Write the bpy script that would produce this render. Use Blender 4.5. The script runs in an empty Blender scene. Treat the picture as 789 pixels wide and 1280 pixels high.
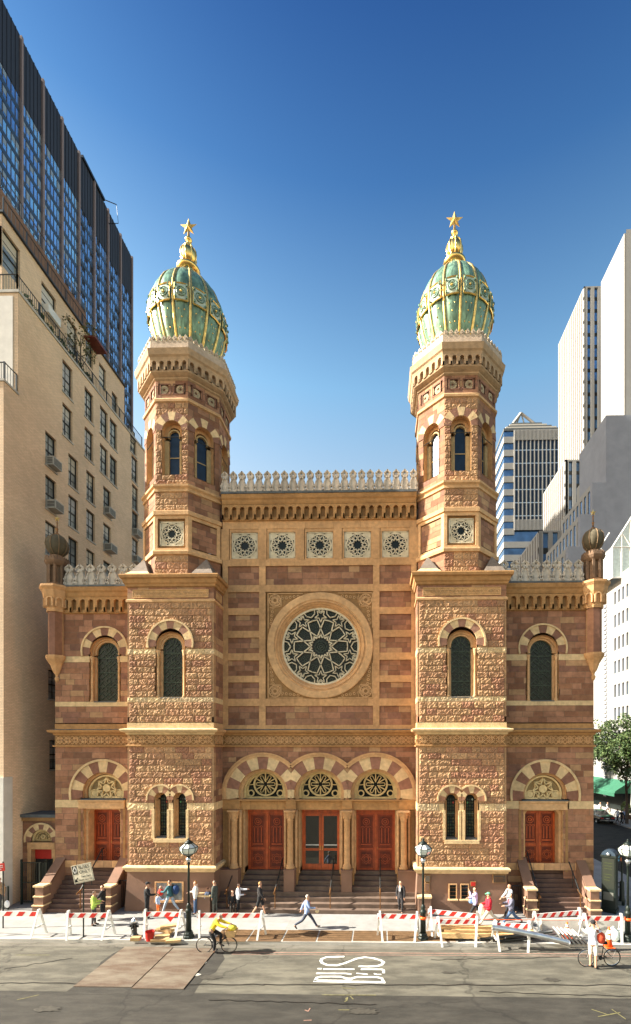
import bpy, math, random
from mathutils import Vector, Matrix, noise
from math import sin, cos, pi, radians, sqrt, atan2, hypot
scene = bpy.context.scene
C = scene.collection
# ------------------------------------------------------------------ camera, sky, sun, exposure
YAW = radians(1.3); CX = 462.0; CY = 937.0; FPX = 568.0; CAMH = 8.6; CAMY = -24.0
cd = bpy.data.cameras.new('camera'); cam = bpy.data.objects.new('camera', cd); C.objects.link(cam)
cam.location = (0, CAMY, CAMH); cam.rotation_euler = (pi/2, 0, YAW)
cd.sensor_fit = 'VERTICAL'; cd.sensor_height = 36; cd.sensor_width = 36
cd.lens = 36*FPX/1280
cd.shift_x = (394.5-CX)/1280; cd.shift_y = (CY-640)/1280
cd.clip_start = 0.1; cd.clip_end = 3000
scene.camera = cam
SUN_EL = radians(35); SUN_AZ = radians(5.2)          # sun stands to the left, a little in front of the facade
S = Vector((-cos(SUN_AZ)*cos(SUN_EL), -sin(SUN_AZ)*cos(SUN_EL), sin(SUN_EL)))
w = bpy.data.worlds.new('World'); scene.world = w; w.use_nodes = True
nt = w.node_tree; bg = nt.nodes['Background']
sky = nt.nodes.new('ShaderNodeTexSky'); sky.sky_type = 'NISHITA'; sky.sun_disc = False
sky.sun_elevation = SUN_EL; sky.sun_rotation = atan2(S.x, S.y)
sky.air_density = 1.0; sky.dust_density = 2.0; sky.ozone_density = 2.2; sky.altitude = 0
tcw = nt.nodes.new('ShaderNodeTexCoord'); sep = nt.nodes.new('ShaderNodeSeparateXYZ'); nt.links.new(tcw.outputs['Generated'], sep.inputs[0])
ramp = nt.nodes.new('ShaderNodeValToRGB'); nt.links.new(sep.outputs['Z'], ramp.inputs[0]); cr = ramp.color_ramp      # sky tint by height: low warm boost is added facade fill, deep blue overhead
cr.elements[0].position = .0; cr.elements[0].color = (2.1, 1.48, .85, 1)
cr.elements[1].position = .87; cr.elements[1].color = (.10, .25, .46, 1)
for p_, c_ in ((.28, (2.0, 1.46, .88, 1)), (.49, (1.30, 1.17, .90, 1)), (.62, (.82, 1.07, .97, 1)), (.78, (.235, .47, .645, 1))):
    e_ = cr.elements.new(p_); e_.color = c_
mul = nt.nodes.new('ShaderNodeMix'); mul.data_type = 'RGBA'; mul.blend_type = 'MULTIPLY'; mul.inputs[0].default_value = 1
nt.links.new(sky.outputs[0], mul.inputs[6]); nt.links.new(ramp.outputs[0], mul.inputs[7]); nt.links.new(mul.outputs[2], bg.inputs[0]); bg.inputs[1].default_value = 0.088
sl = bpy.data.lights.new('sun', 'SUN'); sl.energy = 5.0; sl.angle = radians(0.5); sl.color = (1.0, 0.93, 0.80)
so = bpy.data.objects.new('sun', sl); C.objects.link(so)
so.rotation_euler = (-S).to_track_quat('-Z', 'Y').to_euler()
vs = scene.view_settings; vs.view_transform = 'Standard'; vs.look = 'None'; vs.gamma = 1; vs.exposure = 1.85
vs.use_curve_mapping = False
scene.cycles.max_bounces = 6; scene.cycles.diffuse_bounces = 4
# ------------------------------------------------------------------ measuring helpers: pixel + known plane -> point in the world
def _ray(px, py):
    a = (px-CX)/FPX
    return Vector((-sin(YAW)+a*cos(YAW), cos(YAW)+a*sin(YAW), (CY-py)/FPX))
def atY(px, py, y):
    v = _ray(px, py); t = (y-CAMY)/v.y; return (v.x*t, CAMH+v.z*t)
def atX(px, py, x):
    v = _ray(px, py); t = x/v.x; return (v.y*t+CAMY, CAMH+v.z*t)
def gnd(px, py, z=0.0):
    v = _ray(px, py); t = (z-CAMH)/v.z; return (v.x*t, v.y*t+CAMY)
# ------------------------------------------------------------------ materials
MATS = {}
def mat(name, col=(.5, .5, .5), rough=.8, metal=0, tint=False, var=.12, vscale=3.0, bump=0.0, bscale=20.0, spec=.4,
        streak=0.0, emit=None, coat=0, dirt=0.0, rnd=0.0):
    m = bpy.data.materials.new(name); m.use_nodes = True; n = m.node_tree.nodes; L = m.node_tree.links
    b = n['Principled BSDF']; b.inputs['Roughness'].default_value = rough; b.inputs['Metallic'].default_value = metal
    b.inputs['Specular IOR Level'].default_value = spec
    if coat: b.inputs['Coat Weight'].default_value = coat
    tc = n.new('ShaderNodeTexCoord')
    if tint:
        a = n.new('ShaderNodeAttribute'); a.attribute_name = 'tint'; src = a.outputs['Color']
    else:
        r = n.new('ShaderNodeRGB'); r.outputs[0].default_value = (*col, 1); src = r.outputs[0]
    def mult(src, fac_socket, lo, hi):
        mr = n.new('ShaderNodeMapRange'); mr.inputs[1].default_value = .3; mr.inputs[2].default_value = .7
        mr.inputs[3].default_value = lo; mr.inputs[4].default_value = hi; L.new(fac_socket, mr.inputs[0])
        vm = n.new('ShaderNodeVectorMath'); vm.operation = 'SCALE'; L.new(src, vm.inputs[0]); L.new(mr.outputs[0], vm.inputs['Scale'])
        return vm.outputs[0]
    if var:
        nz = n.new('ShaderNodeTexNoise'); nz.inputs['Scale'].default_value = vscale; nz.inputs['Detail'].default_value = 6
        L.new(tc.outputs['Object'], nz.inputs['Vector']); src = mult(src, nz.outputs[0], 1-var, 1+var)
    if dirt:
        nz = n.new('ShaderNodeTexNoise'); nz.inputs['Scale'].default_value = .55; nz.inputs['Detail'].default_value = 9
        nz.inputs['Roughness'].default_value = .7
        L.new(tc.outputs['Object'], nz.inputs['Vector']); src = mult(src, nz.outputs[0], 1-dirt, 1+dirt*.6)
    if streak:
        mp = n.new('ShaderNodeMapping'); mp.inputs['Scale'].default_value = (9, 9, .7); L.new(tc.outputs['Object'], mp.inputs[0])
        nz = n.new('ShaderNodeTexNoise'); nz.inputs['Scale'].default_value = 1; nz.inputs['Detail'].default_value = 5
        L.new(mp.outputs[0], nz.inputs['Vector']); src = mult(src, nz.outputs[0], 1-streak, 1+streak)
    if rnd:
        oi = n.new('ShaderNodeObjectInfo'); mr = n.new('ShaderNodeMapRange'); mr.inputs[3].default_value = 1-rnd; mr.inputs[4].default_value = 1+rnd
        L.new(oi.outputs['Random'], mr.inputs[0]); vm = n.new('ShaderNodeVectorMath'); vm.operation = 'SCALE'
        L.new(src, vm.inputs[0]); L.new(mr.outputs[0], vm.inputs['Scale']); src = vm.outputs[0]
    L.new(src, b.inputs['Base Color'])
    if bump:
        nz = n.new('ShaderNodeTexNoise'); nz.inputs['Scale'].default_value = bscale; nz.inputs['Detail'].default_value = 5
        L.new(tc.outputs['Object'], nz.inputs['Vector'])
        bp = n.new('ShaderNodeBump'); bp.inputs['Strength'].default_value = bump; bp.inputs['Distance'].default_value = .03
        L.new(nz.outputs[0], bp.inputs['Height']); L.new(bp.outputs[0], b.inputs['Normal'])
    if emit:
        b.inputs['Emission Color'].default_value = (*emit[0], 1); b.inputs['Emission Strength'].default_value = emit[1]
    MATS[name] = m; return m
def brickmat(name, c1, c2, mortar, bw, bh, rough=.9, dirt=.15):
    m = mat(name, c1, rough, var=0); n = m.node_tree.nodes; L = m.node_tree.links; b = n['Principled BSDF']
    uv = n.new('ShaderNodeUVMap'); uv.uv_map = 'UVMap'
    br = n.new('ShaderNodeTexBrick'); br.inputs['Scale'].default_value = 1; br.inputs['Brick Width'].default_value = bw
    br.inputs['Row Height'].default_value = bh; br.inputs['Mortar Size'].default_value = .006*bh/.07; br.inputs['Color1'].default_value = (*c1, 1)
    br.inputs['Color2'].default_value = (*c2, 1); br.inputs['Mortar'].default_value = (*mortar, 1)
    L.new(uv.outputs[0], br.inputs['Vector'])
    nz = n.new('ShaderNodeTexNoise'); nz.inputs['Scale'].default_value = .35; nz.inputs['Detail'].default_value = 9
    nz.inputs['Roughness'].default_value = .68
    tc = n.new('ShaderNodeTexCoord'); L.new(tc.outputs['Object'], nz.inputs['Vector'])
    mr = n.new('ShaderNodeMapRange'); mr.inputs[1].default_value = .3; mr.inputs[2].default_value = .7; mr.inputs[3].default_value = 1-dirt; mr.inputs[4].default_value = 1+dirt
    L.new(nz.outputs[0], mr.inputs[0]); vm = n.new('ShaderNodeVectorMath'); vm.operation = 'SCALE'
    L.new(br.outputs['Color'], vm.inputs[0]); L.new(mr.outputs[0], vm.inputs['Scale']); L.new(vm.outputs[0], b.inputs['Base Color'])
    bp = n.new('ShaderNodeBump'); bp.inputs['Strength'].default_value = .4; bp.inputs['Distance'].default_value = .01
    L.new(br.outputs['Fac'], bp.inputs['Height']); bp.invert = True; L.new(bp.outputs[0], b.inputs['Normal'])
    return m
mat('stone', tint=True, rough=.92, var=.16, vscale=5, bump=.55, bscale=28, dirt=.26)
mat('trim', tint=True, rough=.9, var=.13, vscale=4, bump=.3, bscale=30, dirt=.26)
mat('smooth_paint', tint=True, rough=.6, var=.04, vscale=6)
mat('dark_metal', (.016, .018, .018), .42, .2, var=.1, spec=.6)
mat('green_metal', (.007, .014, .011), .5, .1, var=.2)
mat('bronze', (.22, .11, .045), .42, .75, var=.2)
mat('gold', (.88, .58, .18), .3, 1, var=.12, vscale=8)
mat('gold_leaf', (.70, .49, .17), .4, .8, var=.35, vscale=6)
mat('copper_green', (.145, .26, .185), .36, .15, var=.4, vscale=1.3, streak=.5, spec=.45, bump=.15, bscale=6)
mat('pale_copper', (.42, .50, .42), .45, .1, var=.2, vscale=5)
mat('glass_dark', (.008, .012, .011), .22, 0, var=.3, spec=.22)
mat('glass_blue', (.012, .028, .06), .3, 0, var=.2, spec=.2)
mat('glass_door', (.03, .028, .02), .03, 0, var=0, spec=1.0)
mat('glass_office', (.09, .19, .36), .14, .6, var=.35, vscale=.2, spec=1.0, rnd=.5)
mat('glass_sky', (.50, .72, 1.0), .12, .9, var=.3, vscale=.15, rnd=.45); mat('brown_strip', (.10, .08, .06), .6)
mat('glass_pane', (.26, .29, .29), .1, 0, var=.5, vscale=1.2, spec=.8, rnd=.45)
mat('stained', tint=True, rough=.25, var=.3, vscale=9, spec=.7)
mat('lead', (.06, .08, .06), .55, .5, var=.2)
mat('wood_red', (.47, .092, .022), .38, 0, var=.22, vscale=4, streak=.22, bump=.15, spec=.5)
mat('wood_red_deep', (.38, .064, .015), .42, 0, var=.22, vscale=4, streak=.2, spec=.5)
mat('lumber', (.52, .34, .16), .8, 0, var=.2, vscale=5, rnd=.2)
mat('galv', (.55, .58, .60), .32, .85, var=.2, vscale=3)
mat('white_paint', (.68, .68, .65), .5, 0, var=.08, vscale=3, dirt=.1)
mat('concrete', (.42, .40, .36), .9, 0, var=.12, vscale=2, bump=.2, dirt=.2)
mat('brownstone', (.20, .115, .078), .9, 0, var=.10, vscale=1.5, bump=.25, bscale=14, dirt=.14)
mat('step_stone', (.14, .095, .07), .88, 0, var=.2, vscale=3, bump=.2, dirt=.3)
mat('step_brown', (.12, .07, .052), .88, 0, var=.2, vscale=3, bump=.2, dirt=.25)
mat('roofing', (.10, .10, .10), .9, 0, var=.2)
mat('slate', (.10, .11, .115), .8, 0, var=.25, dirt=.2)
mat('lime_wall', (.60, .58, .54), .85, 0, var=.06, dirt=.1)
mat('white_stone', (.30, .293, .28), .8, 0, var=.04, vscale=.3, dirt=.06)
mat('grey_brick', (.25, .265, .31), .88, 0, var=.07, vscale=.4, dirt=.08)
mat('pier_stone', (.5, .47, .42), .8, 0, var=.06, vscale=.4)
mat('pier_grey', (.085, .07, .075), .7, 0, var=.1)
mat('spandrel', (.03, .055, .10), .4, 0, var=.2)
mat('louver', (.018, .022, .036), .6, 0, var=.2)
mat('black', (.008, .008, .008), .7, 0, var=0)
mat('white_letter', (.58, .58, .55), .8, 0, var=.4, vscale=5)
mat('lamp_glass', (.60, .68, .64), .12, 0, var=.15, spec=.8)
mat('red_paint', (.42, .018, .012), .5, 0, var=.15)
mat('orange_plastic', (.80, .12, .02), .45, 0, var=.1)
mat('foliage', tint=True, rough=.7, var=.25, vscale=2)
mat('bark', (.10, .07, .05), .9, 0, var=.3, bump=.5)
mat('green_awning', (.025, .12, .07), .8, 0, var=.15)
mat('tyre', (.012, .012, .012), .8, 0, var=0)
mat('chrome', (.7, .7, .7), .15, 1, var=0)
mat('cloth', tint=True, rough=.92, var=.25, vscale=7, bump=.8, bscale=11)
mat('skin', (.52, .29, .19), .55, 0, var=.06)
mat('skin_dark', (.22, .11, .06), .55, 0, var=.06)
mat('hair', tint=True, rough=.7, var=.2, vscale=30)
brickmat('tan_brick', (.76, .56, .38), (.66, .48, .32), (.46, .36, .26), .24, .085, dirt=.13)
brickmat('brown_brick', (.24, .135, .085), (.19, .10, .065), (.2, .14, .1), .22, .075)
# ------------------------------------------------------------------ mesh builder
class Fr:                                  # a plane: u along it, v up, d outwards
    def __init__(s, o, u): s.o = Vector(o); s.U = Vector(u).normalized(); s.N = s.U.cross(Vector((0, 0, 1)))
    def p(s, u, v, d=0.0): return s.o + s.U*u + Vector((0, 0, v)) + s.N*d
class MB:
    def __init__(s): s.v = []; s.f = []; s.m = []; s.c = []; s.sm = []; s.mat = 'stone'; s.col = (.4, .3, .2); s.smooth = False
    def set(s, mat=None, col=None, smooth=None):
        if mat: s.mat = mat
        if col: s.col = col
        if smooth is not None: s.smooth = smooth
        return s
    def poly(s, pts, col=None):
        i = len(s.v); s.v.extend([tuple(p) for p in pts]); s.face(range(i, i+len(pts)), col)
    def face(s, idx, col=None):
        s.f.append(tuple(idx)); s.m.append(s.mat); s.c.append(col or s.col); s.sm.append(s.smooth)
    def hexa(s, P, col=None):              # 8 points: bottom 4, top 4
        i = len(s.v); s.v.extend([tuple(p) for p in P])
        for q in ((0, 3, 2, 1), (4, 5, 6, 7), (0, 1, 5, 4), (1, 2, 6, 5), (2, 3, 7, 6), (3, 0, 4, 7)): s.face([i+k for k in q], col)
    def box(s, x0, x1, y0, y1, z0, z1, col=None):
        s.hexa([(x0, y0, z0), (x1, y0, z0), (x1, y1, z0), (x0, y1, z0), (x0, y0, z1), (x1, y0, z1), (x1, y1, z1), (x0, y1, z1)], col)
    def fbox(s, F, u0, u1, v0, v1, d0, d1, col=None):
        p = F.p; s.hexa([p(u0, v0, d1), p(u1, v0, d1), p(u1, v0, d0), p(u0, v0, d0), p(u0, v1, d1), p(u1, v1, d1), p(u1, v1, d0), p(u0, v1, d0)], col)
    def bar(s, F, a, b, w, d0, d1, col=None, ext=0):
        du, dv = b[0]-a[0], b[1]-a[1]; l = hypot(du, dv)
        if l < 1e-6: return
        du /= l; dv /= l; a = (a[0]-du*ext, a[1]-dv*ext); b = (b[0]+du*ext, b[1]+dv*ext); nu, nv = -dv*w/2, du*w/2
        q = [(a[0]-nu, a[1]-nv), (b[0]-nu, b[1]-nv), (b[0]+nu, b[1]+nv), (a[0]+nu, a[1]+nv)]
        s.hexa([F.p(x, y, d0) for x, y in q]+[F.p(x, y, d1) for x, y in q], col)
    def path(s, F, pts, w, d0, d1, closed=False, col=None):
        n = len(pts)
        for i in range(n if closed else n-1): s.bar(F, pts[i], pts[(i+1) % n], w, d0, d1, col, ext=w*.25)
    def extr(s, F, pts, d0, d1, col=None):
        n = len(pts); i = len(s.v)
        s.v.extend([tuple(F.p(u, v, d1)) for u, v in pts]+[tuple(F.p(u, v, d0)) for u, v in pts])
        s.face(range(i, i+n), col); s.face(range(i+2*n-1, i+n-1, -1), col)
        for k in range(n):
            k2 = (k+1) % n; s.face((i+k, i+n+k, i+n+k2, i+k2), col)
    def ring(s, F, cu, cv, r0, r1, d0, d1, a0=0, a1=360, n=32, cols=None, gap=0.0, col=None, asp=1.0):
        for k in range(n):
            t0 = radians(a0+(a1-a0)*k/n+gap/2); t1 = radians(a0+(a1-a0)*(k+1)/n-gap/2)
            q = [(cu+r0*cos(t0), cv+asp*r0*sin(t0)), (cu+r1*cos(t0), cv+asp*r1*sin(t0)), (cu+r1*cos(t1), cv+asp*r1*sin(t1)), (cu+r0*cos(t1), cv+asp*r0*sin(t1))]
            c = cols[k % len(cols)] if cols else col
            s.hexa([F.p(x, y, d0) for x, y in q]+[F.p(x, y, d1) for x, y in q], c)
    def strip(s, F, pts, d0, d1, col=None):  # reveal along an outline
        for a, b in zip(pts[:-1], pts[1:]): s.poly([F.p(*a, d1), F.p(*a, d0), F.p(*b, d0), F.p(*b, d1)], col)
    def tube(s, pts, r, n=8, col=None, cap=True):
        pts = [Vector(p) for p in pts]; rs = r if isinstance(r, (list, tuple)) else [r]*len(pts)
        base = len(s.v); up = None
        for i, p in enumerate(pts):
            t = (pts[min(i+1, len(pts)-1)]-pts[max(i-1, 0)]).normalized()
            if up is None: up = Vector((0, 0, 1)) if abs(t.z) < .9 else Vector((1, 0, 0))
            a = t.cross(up).normalized(); b = a.cross(t).normalized(); up = b
            for k in range(n):
                th = 2*pi*k/n; s.v.append(tuple(p+(a*cos(th)+b*sin(th))*rs[i]))
        for i in range(len(pts)-1):
            for k in range(n):
                k2 = (k+1) % n; s.face((base+i*n+k, base+i*n+k2, base+(i+1)*n+k2, base+(i+1)*n+k), col)
        if cap:
            s.face(range(base, base+n), col); s.face(range(base+len(pts)*n-1, base+(len(pts)-1)*n-1, -1), col)
    def lathe(s, cx, cy, prof, n=16, a0=0.0, mod=None, col=None, cols=None, caps=True):
        base = len(s.v)
        for r, z in prof:
            for k in range(n):
                th = a0+2*pi*k/n; rr = r*(mod(k) if mod else 1); s.v.append((cx+rr*cos(th), cy+rr*sin(th), z))
        for i in range(len(prof)-1):
            for k in range(n):
                k2 = (k+1) % n; s.face((base+i*n+k, base+i*n+k2, base+(i+1)*n+k2, base+(i+1)*n+k), cols(i, k) if cols else col)
        if caps:
            s.face(range(base+n-1, base-1, -1), col); s.face(range(base+(len(prof)-1)*n, base+len(prof)*n), col)
    def mesh(s, name):
        me = bpy.data.meshes.new(name); me.from_pydata(s.v, [], s.f)
        used = list(dict.fromkeys(s.m)) or ['stone']
        for k in used: me.materials.append(MATS[k])
        ix = {k: i for i, k in enumerate(used)}
        me.polygons.foreach_set('material_index', [ix[k] for k in s.m]); me.polygons.foreach_set('use_smooth', s.sm)
        at = me.attributes.new('tint', 'FLOAT_COLOR', 'FACE')
        at.data.foreach_set('color', [x for c in s.c for x in (c[0], c[1], c[2], 1)])
        uv = me.uv_layers.new(name='UVMap'); co = []
        for p in me.polygons:
            N = p.normal
            if abs(N.z) > .8: T = Vector((1, 0, 0)); B = Vector((0, 1, 0))
            else: T = Vector((-N.y, N.x, 0)).normalized(); B = Vector((0, 0, 1))
            for li in p.loop_indices:
                q = me.vertices[me.loops[li].vertex_index].co; co += [q.dot(T), q.dot(B)]
        uv.data.foreach_set('uv', co); me.update(); return me
    def build(s, name, parent=None, world=True, loc=None):
        o = bpy.data.objects.new(name, s.mesh(name)); C.objects.link(o)
        if parent: attach(o, parent, world)
        if loc: o.location = loc
        return o
WORLD = [True]
def attach(o, parent, world=True):
    o.parent = parent
    if world and WORLD[0] and parent.parent is None: o.location = -Vector(parent.location)
def tag(o, label=None, cat=None, group=None, kind=None):
    if label: o['label'] = label
    if cat: o['category'] = cat
    if group: o['group'] = group
    if kind: o['kind'] = kind
    return o
def thing(name, label, cat, loc=(0, 0, 0), rz=0, group=None):
    o = bpy.data.objects.new(name, None); C.objects.link(o); o.location = loc; o.rotation_euler = (0, 0, rz); o.empty_display_size = .3
    return tag(o, label, cat, group)
def copy_tree(o, parent=None):
    c = o.copy(); C.objects.link(c)
    if parent: c.parent = parent
    for ch in o.children: copy_tree(ch, c)
    return c
def single(name, mb, label, cat, group=None, base=None):     # a thing that is one mesh, origin moved to its base
    o = mb.build(name)
    if base:
        b = Vector(base); o.data.transform(Matrix.Translation(-b)); o.location = b
    return tag(o, label, cat, group)
R = random.Random(7)
def jit(c, a=.06, r=R):
    k = 1+r.uniform(-a, a); return tuple(x*k for x in c)
# ------------------------------------------------------------------ stone work
PINK = (.335, .168, .10); BROWN = (.235, .11, .062); MAUVE = (.225, .112, .075); TAN = (.41, .245, .13); OCHRE = (.55, .34, .14); CREAM = (.64, .47, .26)
DARKB = (.17, .085, .05); RUST = (.29, .142, .078)
PAL_WALL = [PINK, PINK, BROWN, BROWN, MAUVE, TAN, RUST, PINK, (.34, .18, .105), (.22, .11, .065)]
PAL_ROCK = [TAN, TAN, (.42, .24, .13), (.39, .215, .12), (.46, .28, .15), PINK, (.34, .19, .105)]
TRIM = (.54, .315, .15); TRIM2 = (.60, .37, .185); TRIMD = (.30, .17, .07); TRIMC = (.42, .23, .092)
def arch_out(cu, hw, v0, vs, n=14, asp=1.0):
    return [(cu+hw, v0)]+[(cu+hw*cos(pi*k/n), vs+asp*hw*sin(pi*k/n)) for k in range(n+1)]+[(cu-hw, v0)]
def hole_arch(cu, hw, v0, vs, pad=.08):
    def f(u, v):
        if v < v0-pad*.2 or abs(u-cu) > hw+pad: return False
        return v < vs or hypot(u-cu, v-vs) < hw+pad
    return f
def hole_rect(u0, u1, v0, v1): return lambda u, v: u0 < u < u1 and v0 < v < v1
def cuts(a, b, step, edge):
    if b-a < 2.2*edge: return [a, b]
    n = max(1, round((b-a-2*edge)/step)); return [a]+[a+edge+(b-a-2*edge)*k/n for k in range(n+1)]+[b]
def ashlar(mb, F, u0, u1, v0, v1, ch=.34, pal=PAL_WALL, rough=0.0, holes=(), lr=(.45, 1.05), d=0.0, rr=None, mortar=(.20, .13, .085), jd=.012):
    rr = rr or R; rows = max(1, round((v1-v0)/ch)); h = (v1-v0)/rows
    for r in range(rows):
        c, e = v0+r*h, v0+(r+1)*h; u = u0; first = True
        while u < u1-1e-4:
            l = rr.uniform(*lr); l = l*rr.uniform(.4, .9) if first else l; first = False
            b = u+l
            if u1-b < .22: b = u1
            b = min(b, u1); col = jit(rr.choice(pal), .08 if rough else .11, rr)
            near = any(h_(x, y) for h_ in holes for x in (u, (u+b)/2, b, u*.75+b*.25, u*.25+b*.75) for y in (c, (c+e)/2, e))
            if rough:
                U = cuts(u, b, .06, .016); V = cuts(c, e, .06, .016)
            elif near: U = cuts(u, b, .06, .01); V = cuts(c, e, .06, .01)
            else: U = cuts(u, b, 9, .01); V = cuts(c, e, 9, .01)
            nu, nv = len(U), len(V); base = len(mb.v); off = rr.uniform(-.004, .006)
            for j in range(nv):
                for i in range(nu):
                    ed = i in (0, nu-1) or j in (0, nv-1)
                    if rough:
                        near2 = i in (1, nu-2) or j in (1, nv-2)
                        q_ = F.p(U[i], V[j], off*900); hn = .75+.7*noise.noise(q_*9)+1.1*noise.noise(q_*19)+rr.uniform(-.3, .3)
                        dd = d-jd if ed else d+rough*max(.05, hn)*(.6 if near2 else 1)
                    else: dd = d-jd*.6 if ed else d+off
                    mb.v.append(tuple(F.p(U[i], V[j], dd)))
            for j in range(nv-1):
                for i in range(nu-1):
                    if near and any(h_((U[i]+U[i+1])/2, (V[j]+V[j+1])/2) for h_ in holes): continue
                    edge = i in (0, nu-2) or j in (0, nv-2)
                    mb.face((base+j*nu+i, base+j*nu+i+1, base+(j+1)*nu+i+1, base+(j+1)*nu+i), mortar if (edge and not rough) else col)
            u = b
def course(mb, F, u0, u1, v0, v1, col=TRIM, d0=-.05, d1=.012, L=1.1):   # a band of trim stones
    n = max(1, round((u1-u0)/L))
    for k in range(n):
        mb.fbox(F, u0+(u1-u0)*k/n+.004, u0+(u1-u0)*(k+1)/n-.004, v0, v1, d0, d1, jit(col, .08))
def mould(mb, F, u0, u1, prof, col=TRIM, endcap=True, mit0=0.0, mit1=0.0, d0=-.1):
    # prof: list of (v, d) outline of the moulding front; extruded along u, mitred outwards by mit*d at either end
    P0 = [F.p(u0-mit0*d, v, d) for v, d in prof]; P1 = [F.p(u1+mit1*d, v, d) for v, d in prof]
    for i in range(len(prof)-1): mb.poly([P0[i], P1[i], P1[i+1], P0[i+1]], col)
    B0 = [F.p(u0-mit0*d0, prof[-1][0], d0), F.p(u0-mit0*d0, prof[0][0], d0)]; B1 = [F.p(u1+mit1*d0, prof[-1][0], d0), F.p(u1+mit1*d0, prof[0][0], d0)]
    mb.poly([P0[-1], P1[-1], B1[0], B0[0]], col); mb.poly([P0[0], B0[1], B1[1], P1[0]], col)
    if endcap: mb.poly(P0+B0, col); mb.poly((P1+B1)[::-1], col)
def voussoirs(mb, F, cu, cv, r0, r1, d0, d1, n=9, c1=CREAM, c2=MAUVE, label=True, hood=.06, asp=1.0):
    cols = [c2 if k % 2 == 0 else c1 for k in range(n)]
    for k in range(n):
        mb.ring(F, cu, cv, r0, r1-hood, d0, d1, 180*k/n, 180*(k+1)/n, 3, col=jit(cols[k], .1), asp=asp)
    if hood: mb.ring(F, cu, cv, r1-hood, r1+.02, d0, d1+.05, 0, 180, 24, col=CREAM if c1 is CREAM else TRIM2, asp=asp)
def arcade(mb, F, u0, u1, v0, v1, n, d0, d1, col=TRIM, of=.62, vt=.8, back=True, darkc=TRIMD):
    w_ = (u1-u0)/n; hw = w_*of/2; vs_ = v0+(v1-v0)*vt-hw
    for k in range(n):
        c = u0+w_*(k+.5); cc = jit(col, .08)
        mb.fbox(F, c-w_/2, c-hw, v0, v1, d0, d1, cc); mb.fbox(F, c+hw, c+w_/2, v0, v1, d0, d1, cc)
        a = [(c+hw*cos(pi*i/8), vs_+hw*sin(pi*i/8)) for i in range(9)]
        for p, q in zip(a[:-1], a[1:]):
            mb.poly([F.p(*p, d1), F.p(p[0], v1, d1), F.p(q[0], v1, d1), F.p(*q, d1)], cc)
            mb.poly([F.p(*p, d0), F.p(*p, d1), F.p(*q, d1), F.p(*q, d0)], cc)
        mb.fbox(F, c-hw, c+hw, v0, v0+(v1-v0)*.16, d0, d0+(d1-d0)*.5, cc)
        mb.fbox(F, c-w_*.5, c-hw+.01, v0, v0+(v1-v0)*.3, d0, d1-(d1-d0)*.0+.0, cc)
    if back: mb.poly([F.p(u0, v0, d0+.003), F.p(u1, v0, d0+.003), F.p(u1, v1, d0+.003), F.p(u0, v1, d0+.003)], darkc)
def cresting(mb, F, u0, u1, v0, h, n, t=.12, col=(.60, .52, .43)):
    w_ = (u1-u0)/n; k = h/172.; g = w_/68.
    half = [(0, 38), (27, 66), (28, 78), (19, 98), (22, 112), (27, 124), (31, 136), (34, 160), (27, 171), (34, 184), (34, 210), (0, 210), (0, 76), (7, 66), (0, 56)]
    for i in range(n):
        c = u0+w_*(i+.5); cc = jit(col, .07)
        q = lambda x, y: (c+x*g, v0+(210-y)*k)
        mb.extr(F, [q(x, y) for x, y in half][::-1], -t, 0, cc); mb.extr(F, [q(-x, y) for x, y in half], -t, 0, cc)
        tr = [(21, 205), (21, 178), (17, 171), (21, 163), (21, 128), (12, 104), (0, 92)]
        for sx in (1, -1):
            mb.path(F, [q(sx*x, y) for x, y in tr], 7*g, 0, .05, col=cc)
            mb.path(F, [q(sx*x, y) for x, y in [(0, 41), (26, 68), (19, 90), (8, 94)]], 8*g, 0, .045, col=cc)
            mb.path(F, [q(sx*x, y) for x, y in [(33, 150), (25, 171), (33, 192)]], 6*g, 0, .045, col=cc)
def frieze(mb, F, u0, u1, v0, v1, d, col=TRIM, w_=.05):   # interlaced diamonds and circles in relief
    h = v1-v0; n = max(1, round((u1-u0)/(h*1.05))); s_ = (u1-u0)/n; m = (v0+v1)/2
    for k in range(n):
        c = u0+s_*(k+.5); a = h*.44
        mb.path(F, [(c-s_/2, m), (c, m+a), (c+s_/2, m), (c, m-a)], w_, 0+d, d+.05, True, col)
        mb.ring(F, c, m, a*.38, a*.38+w_, d, d+.055, n=8, col=col)
        mb.path(F, [(c-s_/2, v1), (c, m), (c+s_/2, v1)], w_*.8, d, d+.022, False, col)
        mb.path(F, [(c-s_/2, v0), (c, m), (c+s_/2, v0)], w_*.8, d, d+.024, False, col)
def star_lattice(mb, F, cu, cv, r, k=8, w_=.05, d0=0, d1=.04, col=CREAM):  # round star tracery
    P = lambda rr, a: (cu+rr*cos(a), cv+rr*sin(a)); st = 2*pi/k; a0 = pi/2
    for i in range(k):
        a = a0+i*st
        mb.path(F, [P(r*.42, a-st/2), P(r*.97, a), P(r*.42, a+st/2)], w_, d0, d1, col=col)
        mb.path(F, [P(r*.97, a-st/2), P(r*.42, a), P(r*.97, a+st/2)], w_, d0, d1-.004, col=col) if k > 8 else None
        mb.path(F, [P(r*.62, a-st*.24), P(r*.97, a-st*.5), P(r*.62, a-st*.76)], w_, d0, d1-.004, col=col) if k <= 8 else None
    mb.path(F, [P(r*.34 if i % 2 else r*.44, a0+i*st/2) for i in range(2*k)], w_*.9, d0, d1, True, col)
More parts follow.
